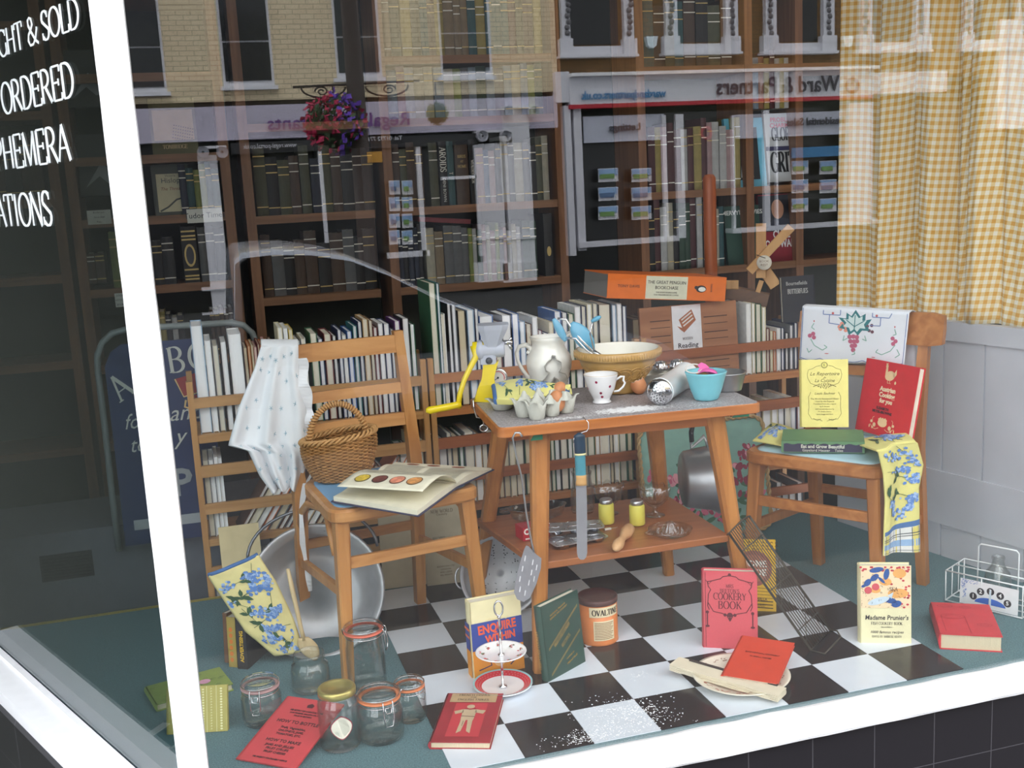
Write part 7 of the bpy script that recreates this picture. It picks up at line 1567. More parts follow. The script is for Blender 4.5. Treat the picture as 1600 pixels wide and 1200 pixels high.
for cx, cy, q, kk in ((.06, .20, .040, 0), (.15, .19, .055, 1), (.20, .12, .045, 0), (.27, .09, .045, 0), (.33, .17, .050, 2), (.38, .24, .04, 2), (.40, .12, .04, 0), (.24, .20, .035, 1), (.10, .10, .04, 2)):
    for k in range(26):
        a_ = rr.random() * 6.28; d_ = q * rr.random() ** .6; s_ = q * rr.uniform(.18, .34); disc((R1, R2, R3)[kk if rr.random() < .7 else rr.randrange(3)], I4, min(max(cx + math.cos(a_) * d_, .02), w - .02), min(max(cy + math.sin(a_) * d_, .02), h - .02), s_, s_ * .6, n=.0006 + k * .00005, rot=rr.random() * 3, k=9)
for k in range(46): a_ = rr.random() * 6.28; x, y = rr.uniform(.05, w - .03), rr.uniform(.03, .25); disc(G1, I4, x, y, .020, .008, n=.0003, rot=a_, k=8)
obj('pink_roses', R1, plain(214, 110, 136), root); obj('pale_roses', R2, plain(232, 160, 170), root); obj('dark_roses', R3, plain(150, 50, 74), root); obj('leaves', G1, plain(74, 112, 82), root)
# ================================================================ things on the left chair
ZS = .439
bp = at(537, 752, Z=ZS); basket_ = thing('wicker_basket', 'brown wicker basket with hooped handle on the blue seat of the left chair', 'basket', (bp.x, bp.y + .035, ZS + .001))
B0 = basket_.location.copy(); bfc = Face(B0 + V3((0, 0, .05)))
wk = mat('wicker', sr(170, 122, 70), .6, var=.25, scale=60); wkl = mat('light_wicker', sr(192, 146, 92), .55, var=.15, scale=60)
def prof_b(z): t_ = z / .11; return .060 + .028 * math.sin(min(t_, 1) * PI * .62)
def BP(a, z, dr=0): rr_ = prof_b(z) + dr; return V3((math.cos(a) * rr_ * 1.08, math.sin(a) * rr_ * .88, z + (.010 * (math.cos(a + .4) ) * (z / .11))))
b = MB(); NS = 40
for k in range(NS): a = 2*PI*k/NS; b.tube([BP(a, .11 * i / 10) for i in range(11)], .0016, 5)
obj('stakes', b, wk, basket_)
b = MB()
for j in range(26):
    z = .004 + .104 * j / 25; ph = j % 2
    b.tube([BP(2*PI*i/(NS*2) , z, .0030 * (1 if ((i // 2) + ph) % 2 else -1)) for i in range(NS*2)], .0023, 5, loop=True)
obj('weave', b, wk, basket_)
b = MB()
for ph in (0, 2.1, 4.2): b.tube([BP(2*PI*i/160, .112 + .0055 * math.sin(i * .50 + ph), .0065 * math.cos(i * .50 + ph)) for i in range(160)], .0036, 6, loop=True)
obj('plaited_rim', b, wkl, basket_)
obj('base', MB().lathe([(0, .001), (.062, .001), (.062, .005), (0, .005)], 32, Matrix.Diagonal((1.08, .88, 1, 1))), wk, basket_)
ha = math.atan2(bfc.R.y, bfc.R.x); hx = V3((math.cos(ha), math.sin(ha), 0)); hp = [hx * (-.074 * math.cos(q)) + V3((.0, .0, .095 + .100 * math.sin(q))) for q in [PI * i / 40 for i in range(41)]]
b = MB(); b.tube(hp, .0062, 8); obj('handle_core', b, wk, basket_)
b = MB()
for i in range(120):
    t_ = i / 120 * 40; k0 = min(int(t_), 39); c = hp[k0].lerp(hp[k0 + 1], t_ - k0)
hc = []
for i in range(360):
    t_ = i / 360 * 40; k0 = min(int(t_), 39); c = hp[k0].lerp(hp[k0+1], t_ - k0); d_ = (hp[k0+1] - hp[k0]).normalized(); n1 = d_.cross(V3((hx.y, -hx.x, 0))).normalized(); n2 = d_.cross(n1); a_ = i * .62; hc.append(c + (n1 * math.cos(a_) + n2 * math.sin(a_)) * .0072)
b.tube(hc, .0026, 5); obj('handle_wrapping', b, wkl, basket_)
# open cookery book
page = plain(236, 230, 206, .8); ob = thing('open_book', 'open cookery book with colour pictures of dishes lying on the left chair', 'book', at(640, 765, Z=ZS))
G0, G1 = at(586, 737, Z=ZS + .016), at(713, 752, Z=ZS + .016)
def block(A0, A1, O0, O1, z_g, z_o, n=10, bulge=.012, th0=0.003, nm='page_block', mt=None):
    b = MB(); top = []
    for j in range(n + 1):
        s_ = j / n; a = A0.lerp(O0, s_); c = A1.lerp(O1, s_); z = z_g + (z_o - z_g) * s_ + bulge * math.sin(PI * min(s_ * 1.25, 1)) 
        top.append((V3((a.x, a.y, ZS + z)), V3((c.x, c.y, ZS + z))))
    rings = [[p, q, V3((q.x, q.y, ZS + th0)), V3((p.x, p.y, ZS + th0))] for p, q in top]; b.loft(rings); return obj(nm, b, mt or page, ob, world=True), top
F0, F1 = at(521, 777, Z=ZS + .012), at(652, 799, Z=ZS + .012)
block(G0, G1, F0, F1, .010, .014, bulge=.006)
R0_, R1_ = at(618, 722, Z=ZS + .008), at(768, 731, Z=ZS + .008)
_, topb = block(G0, G1, R0_, R1_, .010, .008, bulge=.010, nm='far_page_block')
b = MB(); 
for (a0, a1, o0, o1) in ((G0, G1, F0, F1), (G0, G1, R0_, R1_)):
    e = .006; q = [V3((p.x, p.y, 0)) for p in (a0, a1, o1, o0)]; dv_ = (q[3] - q[0]).normalized() * e; du_ = (q[1] - q[0]).normalized() * e; q = [q[0] - du_, q[1] + du_, q[2] + du_ + dv_, q[3] - du_ + dv_]
    b.add([V3((p.x, p.y, ZS + z)) for z in (.0008, .003) for p in q], [(0,1,2,3), (7,6,5,4), (0,4,5,1), (1,5,6,2), (2,6,7,3), (3,7,4,0)])
obj('navy_cover', b, plain(44, 44, 78), ob, world=True)
L0_, L1_ = at(527, 760, Z=ZS + .042), at(660, 768, Z=ZS + .048)
g0, g1 = V3((G0.x, G0.y, ZS + .012)), V3((G1.x, G1.y, ZS + .012))
def lift(u, v):
    a = g0.lerp(g1, u); c = L0_.lerp(L1_, u); p = a.lerp(c, v); p.z += .026 * math.sin(PI * v ** .75) * (.75 + .25 * u); return p
obj('raised_leaf', MB().sheet(lift, 16, 16, .0012), page, ob, world=True)
def flat_far(u, v): a = topb[0][0].lerp(topb[0][1], u); j = min(int(v * 10), 9); f_ = v * 10 - j; p = topb[j][0].lerp(topb[j][1], u).lerp(topb[j+1][0].lerp(topb[j+1][1], u), f_); return p
def onleaf(fn, b, poly, off=.0012): b.add([fn(u, v) + V3((0, 0, off)) for u, v in poly], [tuple(range(len(poly)))])
b = MB(); rr = random.Random(4)
for k in range(15):
    v = .10 + k * .028; onleaf(lift, b, [(.05, v), (.94 - rr.random() * .1, v), (.94 - rr.random() * .05, v + .009), (.05, v + .009)])
for k in range(18):
    v = .12 + k * .030
    for u0 in (.06, .53): onleaf(flat_far, b, [(u0, v), (u0 + .40, v), (u0 + .40, v + .011), (u0, v + .011)], .0010)
obj('printed_lines', b, plain(170, 166, 150), ob, world=True)
for k, (u, c, nm) in enumerate(((.18, (216, 186, 60), 'yellow'), (.39, (110, 54, 44), 'brown'), (.60, (222, 140, 110), 'pink'), (.80, (214, 150, 84), 'orange'))):
    b = MB(); onleaf(lift, b, [(u + math.cos(q) * .085, .72 + math.sin(q) * .13) for q in [2*PI*i/18 for i in range(18)]], .0016); obj('dish_picture', b, plain(*[int(v * .55) for v in c]), ob, world=True)
    b = MB(); onleaf(lift, b, [(u + math.cos(q) * .074, .72 + math.sin(q) * .112) for q in [2*PI*i/18 for i in range(18)]], .0020); 
    o = obj('dish_picture', b, plain(*c), ob, world=True)
    b = MB()
    for j in range(9): x, y = u + rr.uniform(-.05, .05), .72 + rr.uniform(-.07, .07); onleaf(lift, b, [(x + math.cos(q) * .018, y + math.sin(q) * .026) for q in range(6)], .0024)
    obj('dish_picture', b, plain(*[min(255, int(v * 1.14)) for v in c]), ob, world=True)
b = MB()
for u in (.22, .44, .70): onleaf(flat_far, b, [(u + math.cos(q) * .07, .88 + math.sin(q) * .05) for q in [2*PI*i/14 for i in range(14)]], .0014)
obj('far_pictures', b, plain(160, 96, 66), ob, world=True)
# apron hanging over the chair back
apc = mat('white_print_cotton', sr(232, 234, 238), .9, var=.03, scale=20, bump=.25, bscale=500)
lp_ = [(408, 541), (398, 575), (372, 640), (357, 696), (388, 704), (406, 742), (426, 768)]; rp_ = [(466, 538), (466, 585), (478, 640), (482, 690), (480, 712), (476, 742), (466, 764)]
def pl(P, t_):
    t_ = min(max(t_, 0), 1) * (len(P) - 1); i = min(int(t_), len(P) - 2); f_ = t_ - i; f_ = f_ if len(P) < 3 else f_ * f_ * (3 - 2 * f_) * .4 + f_ * .6; return (P[i][0] * (1 - f_) + P[i+1][0] * f_, P[i][1] * (1 - f_) + P[i+1][1] * f_)
ap0 = at(440, 545, Y=.545); root = thing('apron', 'white cotton apron with small blue sprigs hanging from the left chair back', 'apron', (ap0.x, .56, .43))
def apf(u, v):
    l, r_ = pl(lp_, v), pl(rp_, v); x, y = l[0] * (1 - u) + r_[0] * u, l[1] * (1 - u) + r_[1] * u
    wv = .016 * v ** .5 * math.sin(u * PI * 5.0 + v * 1.5) + .010 * v * math.sin(u * PI * 9 + 2 - v * 4); 
    return at(x, y + 5 * math.sin(u * PI * 5 + .8) * max(0, v - .6) * 2, Y=.535 - wv * 1.0 - .02 * v)
obj('cloth', MB().sheet(apf, 60, 50, .0022), apc, root, world=True)
obj('top_fold', MB().sheet(lambda u, v: at(408 + 58 * u, 541 - 3 * math.sin(v * PI), Y=.535 + .085 * v) + V3((0, 0, .012 * math.sin(v * PI))), 20, 10, .003), apc, root, world=True)
def tie(P, nm, wd=.011, y0=.53):
    b = MB(); rings = []
    for i in range(25):
        x, y = pl(P, i / 24); c = at(x, y, Y=y0 + .006 * math.sin(i * .5)); w_ = wd * (1 + .25 * math.sin(i * .7)); rings.append([c + V3((-w_/2, 0, 0)), c + V3((w_/2, -.003 * math.sin(i), 0)), c + V3((w_/2, .0015, 0)), c + V3((-w_/2, .0015, 0))])
    return obj(nm, b.loft(rings), apc, root, world=True)
tie([(477, 755), (470, 800), (473, 850), (480, 890), (485, 924)], 'tie', .012, .50); tie([(470, 560), (474, 600), (481, 640), (480, 668)], 'side_frill', .030, .53)
spr = MB(); rr = random.Random(2)
for i in range(5):
    for j in range(8):
        u, v = (i + .4 + rr.uniform(-.2, .25) + (j % 2) * .5) / 5.4, (j + .6 + rr.uniform(-.2, .2)) / 8.4
        if u > .96 or v > .96: continue
        P0 = apf(u, v); 
        for q in range(5): a_ = q * 1.256 + i; e = P0 + V3((math.cos(a_) * .0055, -.0022, math.sin(a_) * .0065)); t_ = V3((-math.sin(a_), 0, math.cos(a_))) * .0007; spr.add([P0 + V3((0, -.0022, 0)) + t_, e + t_, e - t_, P0 + V3((0, -.0022, 0)) - t_], [(0,1,2,3)])
obj('blue_sprigs', spr, plain(150, 184, 200, .9), root, world=True)
# ================================================================ things on the right chair
gb = lambda x, y, z: at(x, y, Z=z)
A = gb(1221, 706, ZS + .001); B = gb(1351, 708, ZS + .001); U = (B - A).normalized(); t_ = .030; M = frame(A + V3((0, 0, t_)), U, V3((-U.y, U.x, 0))); w, h = (B - A).length, .135
def dr(r):
    fr_ = frame((0, -.0046, -t_), (1, 0, 0), (0, 0, 1)); k = 14; top = [(.006 + (w - .012) * i / (k * 2), t_ - .007 + .0018 * math.sin(i * 1.4)) for i in range(k * 2 + 1)]
    b = MB(); dab(b, fr_, [(.006, .002), (w - .006, .002)] + top[::-1], n=0); obj('black_panel', b, plain(52, 48, 72), r)
    b = MB(); txt(b, 'Eat and Grow Beautiful', T2(fr_, w/2, .0165, .0004), .0125, sx=.92, bold=.0003); txt(b, 'Gayelord Hauser    Tales', T2(fr_, w/2, .0065, .0004), .0095, sx=1.05); obj('spine_lettering', b, plain(206, 206, 190), r)
root = thing('book', 'green book lying on the right chair, spine reading Eat and Grow Beautiful', 'book', M=M)
b = MB().box((0, 0, -.0025), (w, h, 0)).box((0, 0, -t_), (w, h, -t_ + .0025)).box((0, -.004, -t_), (w, .002, 0)); obj('cover', b, plain(92, 132, 92, .6), root); obj('page_block', MB().box((.003, .002, -t_ + .0025), (w - .003, h - .004, -.0025)), PG[1], root); dr(root)
# yellow Repertoire book
zb = ZS + t_ + .002; M, w, h = stand((1252, 668), (1326, 668), (1252, 563), 9, z=zb)
def dr(r):
    b = MB(); disc(b, I4, w/2, h*.92, .0085, n=.0006, k=20); obj('round_monogram', b, plain(120, 116, 60), r)
    b = MB(); disc(b, I4, w/2, h*.92, .0066, n=.0009, k=20); obj('monogram_ground', b, plain(236, 226, 120), r)
    b = MB(); serif(b, 'K', T2(I4, w/2, h*.92 - .004, .0011), .008)
    for s_ in (-1, 1):
        X = lambda a: w/2 + s_ * a
        stroke(b, I4, [(X(.010), h*.915), (X(.022), h*.90), (X(.030), h*.87), (X(.042), h*.85), (X(.045), h*.78), (X(.043), h*.72), (X(.036), h*.65), (X(.026), h*.63), (X(.012), h*.60)], .0010)
        stroke(b, I4, [(X(.012), h*.64), (X(.022), h*.62), (X(.03), h*.60)], .0014); stroke(b, I4, [(X(.036), h*.52), (X(.042), h*.45), (X(.041), h*.30), (X(.043), h*.20), (X(.034), h*.12), (X(.016), h*.115), (X(.006), h*.09)], .0010); stroke(b, I4, [(X(.030), h*.13), (X(.02), h*.10), (X(.01), h*.12)], .0012)
    for k in range(26): a_ = k * 2.4; rq = .0135 * math.sqrt(k / 26); disc(b, I4, w/2 + math.cos(a_)*rq*1.3, h*.615 + math.sin(a_)*rq*.6, .0016, .0012, n=.001, k=6, rot=k)
    txt(b, 'Le Repertoire', T2(I4, w/2, h*.79), .0135, shear=.35); txt(b, 'de', T2(I4, w/2, h*.735), .007, shear=.3); txt(b, 'La Cuisine', T2(I4, w/2, h*.69), .0125, shear=.35); txt(b, 'Louis Saulnier', T2(I4, w/2, h*.50), .0095, shear=.35)
    for k, s_ in enumerate(('The World Renowned Classic', 'Used by the Experts', 'Translated from the original', 'by E. Brunet', 'with an introduction by', 'M. Andre Simon', 'Leon Jaeggi and Sons')): txt(b, s_, T2(I4, w/2, h*(.42 - k*.038)), .0052 if k > 1 else .006)
    obj('printed_design', b, plain(110, 104, 52), r)
cookbook('yellow book with ornate French title standing on the green book', M, w, h, .022, plain(240, 228, 136, .55), dr)
# red Austrian Cooking
A = at(1336, 670, Z=ZS + .010); B = at(1417, 693, Z=ZS + .010); U = (B - A).normalized(); bk = V3((-U.y, U.x, 0)); Vv = V3((0, 0, 1)) + bk * .2 + U * .035
Cc = at(1363, 561, Y=A.y + .04); hh = along(1364, 561, A, Vv); M = frame(A, U, Vv); w = (B - A).length; h = hh
def dr(r):
    b = MB(); txt(b, 'Austrian', T2(I4, w*.5, h*.63), .0175, bold=.0006); txt(b, 'Cooking', T2(I4, w*.5, h*.55), .0175, bold=.0006); txt(b, 'for you', T2(I4, w*.5, h*.47), .0165, bold=.0006); obj('lettering', b, plain(244, 226, 190), r)
    b = MB(); txt(b, 'ELISABETH', T2(I4, w*.46, h*.365), .010, bold=.0004); txt(b, 'MEYER-BROWNE', T2(I4, w*.46, h*.315), .010, bold=.0004); obj('author_name', b, plain(84, 20, 30), r)
    b = MB(); hx_, hy = w*.47, h*.83; disc(b, I4, hx_ + .006, hy - .002, .019, .013, n=.0008, k=20, rot=.2); dab(b, I4, [(hx_ - .013, hy), (hx_ - .004, hy + .006), (hx_ - .006, hy + .022), (hx_ - .013, hy + .020)], n=.0008); disc(b, I4, hx_ - .010, hy + .022, .0048, n=.0008); dab(b, I4, [(hx_ + .015, hy), (hx_ + .028, hy + .018), (hx_ + .030, hy + .004), (hx_ + .022, hy - .006)], n=.0008)
    dab(b, I4, [(hx_ - .014, hy + .026), (hx_ - .008, hy + .026), (hx_ - .007, hy + .032), (hx_ - .011, hy + .029), (hx_ - .015, hy + .031)], n=.0008)
    for x in (0, .008): stroke(b, I4, [(hx_ + x, hy - .012), (hx_ + x, hy - .022), (hx_ + x + .005, hy - .022)], .0016)
    disc(b, I4, hx_ + .030, hy - .018, .0035, .0045, n=.0008)
    disc(b, I4, w*.5, h*.175, .018, .0105, n=.0008, k=20, rot=PI)
    for q in range(7): a_ = q * .9; disc(b, I4, w*.5 + (q - 3) * .0045, h*.215 + (q % 2) * .003, .0038, n=.0009, k=8)
    for s_ in (-1, 1):
        disc(b, I4, w*.5 + s_*.030, h*.13, .006, n=.0008); disc(b, I4, w*.5 + s_*.043, h*.17, .004, n=.0008); disc(b, I4, w*.5 + s_*.036, h*.09, .0036, n=.0008)
        stroke(b, I4, [(w*.5 + s_*.012, h*.10), (w*.5 + s_*.024, h*.075), (w*.5 + s_*.034, h*.085), (w*.5 + s_*.046, h*.13)], .0014); stroke(b, I4, [(w*.5 + s_*.038, h*.15), (w*.5 + s_*.040, h*.22), (w*.5 + s_*.034, h*.24)], .0014); disc(b, I4, w*.5 + s_*.048, h*.10, .0022, .0045, n=.0008)
    obj('folk_design', b, plain(240, 206, 160), r)
cookbook('bright red Austrian Cooking for you book with hen design leaning on the right chair', M, w, h, .020, plain(212, 36, 48, .4), dr, pages=PG[1])
# embroidered cloth over the chair back
fc_ = Face(backR(.70, 0, -.03)); root = thing('embroidered_cloth', 'white cloth embroidered with vine leaf and grapes over the right chair back', 'cloth', backR(.60, 0, 0))
tl, tr_, br2, bl2 = (1254, 479), (1421, 489), (1413, 571), (1249, 561)
def cloth(u, v):
    x = (tl[0]*(1-u) + tr_[0]*u)*(1-v) + (bl2[0]*(1-u) + br2[0]*u)*v; y = (tl[1]*(1-u) + tr_[1]*u)*(1-v) + (bl2[1]*(1-u) + br2[1]*u)*v + (2.2 * abs(math.sin(u * PI * 5)) if v > .93 else 0)
    a_ = .185 * (u * 2 - 1); P_ = backR(.70, a_, -.034); d = ray(x, y); nn = V3((PR(0, 0, 0) - PR(0, 1, 0))); nn.z = 0; nn.normalize(); t2 = (P_ - CAM).dot(nn) / d.dot(nn); return CAM + d * t2 + nn * (.004 * math.sin(u * 9) * v)
lin = mat('white_linen', sr(226, 230, 238), .9, var=.03, scale=15, bump=.25, bscale=700)
obj('front_fall', MB().sheet(cloth, 40, 18, .0018), lin, root, world=True)
nn = (PR(0, 0, 0) - PR(0, 1, 0)); nn.z = 0; nn.normalize()
obj('top_fold', MB().sheet(lambda u, v: cloth(u, 0) - nn * (.042 * v) + V3((0, 0, .004 * math.sin(v * PI))), 30, 8, .0018), lin, root, world=True)
obj('back_fall', MB().sheet(lambda u, v: cloth(u, 0) - nn * .043 - V3((0, 0, .20 * v)) - nn * .01 * v, 30, 10, .0018), lin, root, world=True)
def emb(nm, col, polys, off=.0016):
    b = MB()
    for p in polys: b.add([cloth(u, v) + nn * off for u, v in p], [tuple(range(len(p)))])
    obj(nm, b, plain(*col, .8), root, world=True)
def el(u, v, a, c_, k=12, rot=0): return [(u + (math.cos(2*PI*i/k)*a*math.cos(rot) - math.sin(2*PI*i/k)*c_*math.sin(rot)), v + (math.cos(2*PI*i/k)*a*math.sin(rot) + math.sin(2*PI*i/k)*c_*math.cos(rot)) * 2.0) for i in range(k)]
def ln(P, w_=.004):
    out = []
    for (a, c_), (d_, e) in zip(P, P[1:]): dx, dy = d_ - a, (e - c_) * .5; L_ = math.hypot(dx, dy) or 1; nx, ny = -dy / L_ * w_, dx / L_ * w_ * 2; out.append([(a + nx, c_ + ny), (a - nx, c_ - ny), (d_ - nx, e - ny), (d_ + nx, e + ny)])
    return out
leaf = [(.50, .05), (.54, .15), (.58, .10), (.58, .20), (.63, .18), (.60, .28), (.62, .36), (.56, .36), (.53, .44), (.50, .38), (.46, .44), (.44, .36), (.38, .34), (.41, .26), (.37, .18), (.43, .19), (.43, .10), (.47, .15)]
leaf = [(.5 + (x - .5) * 1.2, .25 + (y - .25) * 1.25) for x, y in leaf]; emb('vine_leaf', (50, 120, 126), [leaf]); emb('leaf_inside', (206, 226, 226), [[(.5 + (x - .5) * .72, .24 + (y - .24) * .72) for x, y in leaf]], .0022); emb('leaf_veins', (50, 120, 126), ln([(.5, .1), (.5, .4)]) + ln([(.42, .2), (.5, .32), (.59, .2)]), .0028)
emb('grapes', (186, 96, 124), [el(.46 + dx * .034, .52 + dy * .085, .022, .022) for dx, dy in ((0,0),(1,-.1),(2,0),(.3,1),(1.3,1),(2.1,.9),(.8,2),(1.6,1.9),(1.2,2.9))] + [el(x, y, .020, .020) for x, y in ((.09, .54), (.12, .50), (.13, .57), (.87, .50), (.90, .55), (.88, .60))])
emb('peach_grapes', (226, 150, 130), [el(x, y, .019, .019) for x, y in ((.38, .28), (.41, .33), (.37, .38), (.42, .40), (.36, .34))]); emb('dark_grapes', (110, 70, 84), [el(x, y, .016, .016) for x, y in ((.62, .30), (.66, .28), (.64, .38), (.67, .40))])
emb('blue_lines', (110, 130, 180), ln([(.2, .04), (.2, .12), (.36, .12), (.36, .02)]) + ln([(.26, .12), (.26, .28), (.36, .30)]) + ln([(.66, .04), (.66, .12), (.82, .12), (.84, .03)]) + ln([(.74, .12), (.74, .28), (.64, .28)]) + ln([(.01, .02), (.012, .98)], .003) + ln([(.985, .02), (.985, .98)], .003) + ln([(.01 + i / 60 * .97, .955 + .02 * abs(math.sin(i / 60 * PI * 5))) for i in range(61)], .003))
emb('green_tendrils', (130, 176, 160), ln([(.10, .60), (.14, .72), (.22, .80), (.26, .74), (.23, .70)]) + ln([(.07, .78), (.09, .86), (.12, .80)]) + ln([(.90, .62), (.86, .74), (.78, .82), (.72, .78), (.74, .72)]) + ln([(.92, .70), (.95, .80), (.91, .86)]) + ln([(.50, .74), (.52, .84), (.49, .86)]) + ln([(.12, .30), (.10, .38), (.13, .42)]) + ln([(.88, .32), (.90, .42), (.87, .44)]) + ln([(.58, .55), (.62, .58), (.60, .48)]) + ln([(.44, .55), (.40, .60), (.41, .50)]))
emb('small_red_marks', (206, 110, 110), [el(.29, .09, .012, .012), el(.70, .09, .012, .012), el(.12, .26, .006, .01), el(.88, .28, .006, .01), el(.26, .86, .02, .004), el(.70, .88, .02, .004)])
# yellow flowered towel over the seat
root = thing('tea_towel', 'yellow flowered tea towel with checked border draped over the right chair seat', 'tea towel', (at(1400, 700, Z=.44)))
l_ = [(1345, 684), (1365, 706), (1372, 740), (1374, 780), (1372, 825), (1371, 866)]; r2 = [(1400, 676), (1424, 690), (1433, 725), (1426, 760), (1427, 800), (1428, 860)]
pa = at(1372, 745, Y=-.072); dirn = V3((.93, .36, 0)).normalized(); pnn = V3((dirn.y, -dirn.x, 0))
def vplane(x, y, off=0): d = ray(x, y); t2 = (pa - CAM).dot(pnn) / d.dot(pnn); return CAM + d * t2 + pnn * off
def tw_(u, v):
    l, r_ = pl(l_, .17 + v * .83), pl(r2, .17 + v * .83); x, y = l[0] * (1-u) + r_[0] * u, l[1] * (1-u) + r_[1] * u; return vplane(x, y, .012 + .009 * math.sin(u * PI * 2.2 + .5 + v) - .004)
obj('hanging_end', MB().sheet(tw_, 28, 50, .003), fyt, root, world=True)
def seat_part(pix, z): return [at(x, y, Z=z) for x, y in pix]
b = MB(); ts = [seat_part([(1326, 690), (1352, 682), (1400, 676)], ZS + .004), seat_part([(1318, 712), (1352, 706), (1384, 702)], ZS + .006)]
def sp2(u, v): 
    a = ts[0][0].lerp(ts[0][2], u); c = tw_(u, 0) if True else 0; e = at(1322, 706, Z=ZS + .004).lerp(tw_(1, 0), u); p = a.lerp(tw_(u, 0), v); p.z = max(p.z, ZS + .003) + .010 * math.sin(PI * v) * u; return p
obj('seat_fold', MB().sheet(sp2, 20, 14, .003), fyt, root, world=True)
b0 = [at(x, y, Z=ZS + .002) for x, y in ((1176, 692), (1222, 700), (1262, 682), (1206, 664))]; 
def sp3(u, v): p = b0[0].lerp(b0[1], u).lerp(b0[3].lerp(b0[2], u), v); p.z = ZS + .004 + .012 * math.sin(PI * u * 1.3) * math.sin(PI * v * .9) + .004; return p
obj('back_fold', MB().sheet(sp3, 20, 14, .003), fyt, root, world=True)
inv = root.matrix_basis.inverted(); TWW, TWH = .10, .26
floral(root, lambda x, y: inv @ (tw_(min(max(x / TWW, 0), 1), min(max(y / TWH, 0), 1)) + pnn * .0024), TWW, TWH, 21, 8, size=.030, pts=[(.07, .03), (.03, .07), (.07, .10), (.02, .145), (.075, .15), (.05, .19), (.02, .03)], inside=lambda x, y: .003 < x < TWW - .003 and .004 < y < .205)
floral(root, lambda x, y: inv @ (sp2(min(max(x / .1, 0), 1), min(max(y / .06, 0), 1)) + V3((0, 0, .0022))), .1, .06, 5, 3, size=.024, inside=lambda x, y: .003 < x < .097 and .003 < y < .057)
floral(root, lambda x, y: inv @ (sp3(min(max(x / .1, 0), 1), min(max(y / .07, 0), 1)) + V3((0, 0, .0022))), .1, .07, 8, 3, size=.024, inside=lambda x, y: .003 < x < .097 and .003 < y < .067)
def tpatch(nm, col, rects, off):
    b = MB()
    for u0, u1, v0, v1 in rects:
        k = 10; vs = []
        for i in range(k + 1): u = u0 + (u1 - u0) * i / k; vs += [tw_(u, v0) + pnn * off, tw_(u, v1) + pnn * off]
        b.add(vs, [(2*i, 2*i+1, 2*i+3, 2*i+2) for i in range(k)])
    obj(nm, b, plain(*col, .9), root, world=True)
tpatch('blue_stripe', (84, 120, 170), [(.01, .99, .80, .835)], .0022); tpatch('white_border', (226, 230, 226), [(.005, .995, .835, .998)], .0019)
tpatch('yellow_checks', (226, 214, 120), [(u, u + .09, .837, .996) for u in (.08, .46, .84)], .0022); tpatch('blue_checks', (150, 184, 220), [(.005, .995, .905, .945)], .0025); tpatch('dark_lines', (90, 96, 100), [(u, u + .012, .837, .996) for u in (.04, .20, .24, .42, .58, .80, .96)] + [(.005, .995, .868, .873), (.005, .995, .882, .886), (.005, .995, .975, .979)], .0027)
# ================================================================ gingham curtain
def gingham():
    m = D.materials.new('ochre_gingham'); m.use_nodes = True; t = m.node_tree; bs = t.nodes['Principled BSDF']; bs.inputs['Roughness'].default_value = .95
    uvn = t.nodes.new('ShaderNodeUVMap'); uvn.uv_map = 'cloth'; sp_ = t.nodes.new('ShaderNodeSeparateXYZ'); t.links.new(uvn.outputs['UV'], sp_.inputs[0]); o_ = []
    for ax in ('X', 'Y'):
        mu = t.nodes.new('ShaderNodeMath'); mu.operation = 'MULTIPLY'; mu.inputs[1].default_value = 45; fr_ = t.nodes.new('ShaderNodeMath'); fr_.operation = 'FRACT'; gt = t.nodes.new('ShaderNodeMath'); gt.operation = 'GREATER_THAN'; gt.inputs[1].default_value = .5
        t.links.new(sp_.outputs[ax], mu.inputs[0]); t.links.new(mu.outputs[0], fr_.inputs[0]); t.links.new(fr_.outputs[0], gt.inputs[0]); o_.append(gt)
    ad = t.nodes.new('ShaderNodeMath'); ad.operation = 'ADD'; t.links.new(o_[0].outputs[0], ad.inputs[0]); t.links.new(o_[1].outputs[0], ad.inputs[1])
    hf = t.nodes.new('ShaderNodeMath'); hf.operation = 'MULTIPLY'; hf.inputs[1].default_value = .5; t.links.new(ad.outputs[0], hf.inputs[0])
    rp_ = t.nodes.new('ShaderNodeValToRGB'); rp_.color_ramp.interpolation = 'CONSTANT'; e = rp_.color_ramp.elements; e[0].position = 0; e[0].color = (*sr(250, 248, 234), 1); e[1].position = .4; e[1].color = (*sr(242, 220, 164), 1); e3 = rp_.color_ramp.elements.new(.8); e3.color = (*sr(232, 182, 92), 1)
    t.links.new(hf.outputs[0], rp_.inputs['Fac']); t.links.new(rp_.outputs['Color'], bs.inputs['Base Color'])
    tr = t.nodes.new('ShaderNodeBsdfTranslucent'); mx = t.nodes.new('ShaderNodeMixShader'); mx.inputs[0].default_value = .25; t.links.new(rp_.outputs['Color'], tr.inputs['Color']); t.links.new(bs.outputs[0], mx.inputs[1]); t.links.new(tr.outputs[0], mx.inputs[2]); t.links.new(mx.outputs[0], t.nodes['Material Output'].inputs['Surface'])
    return m
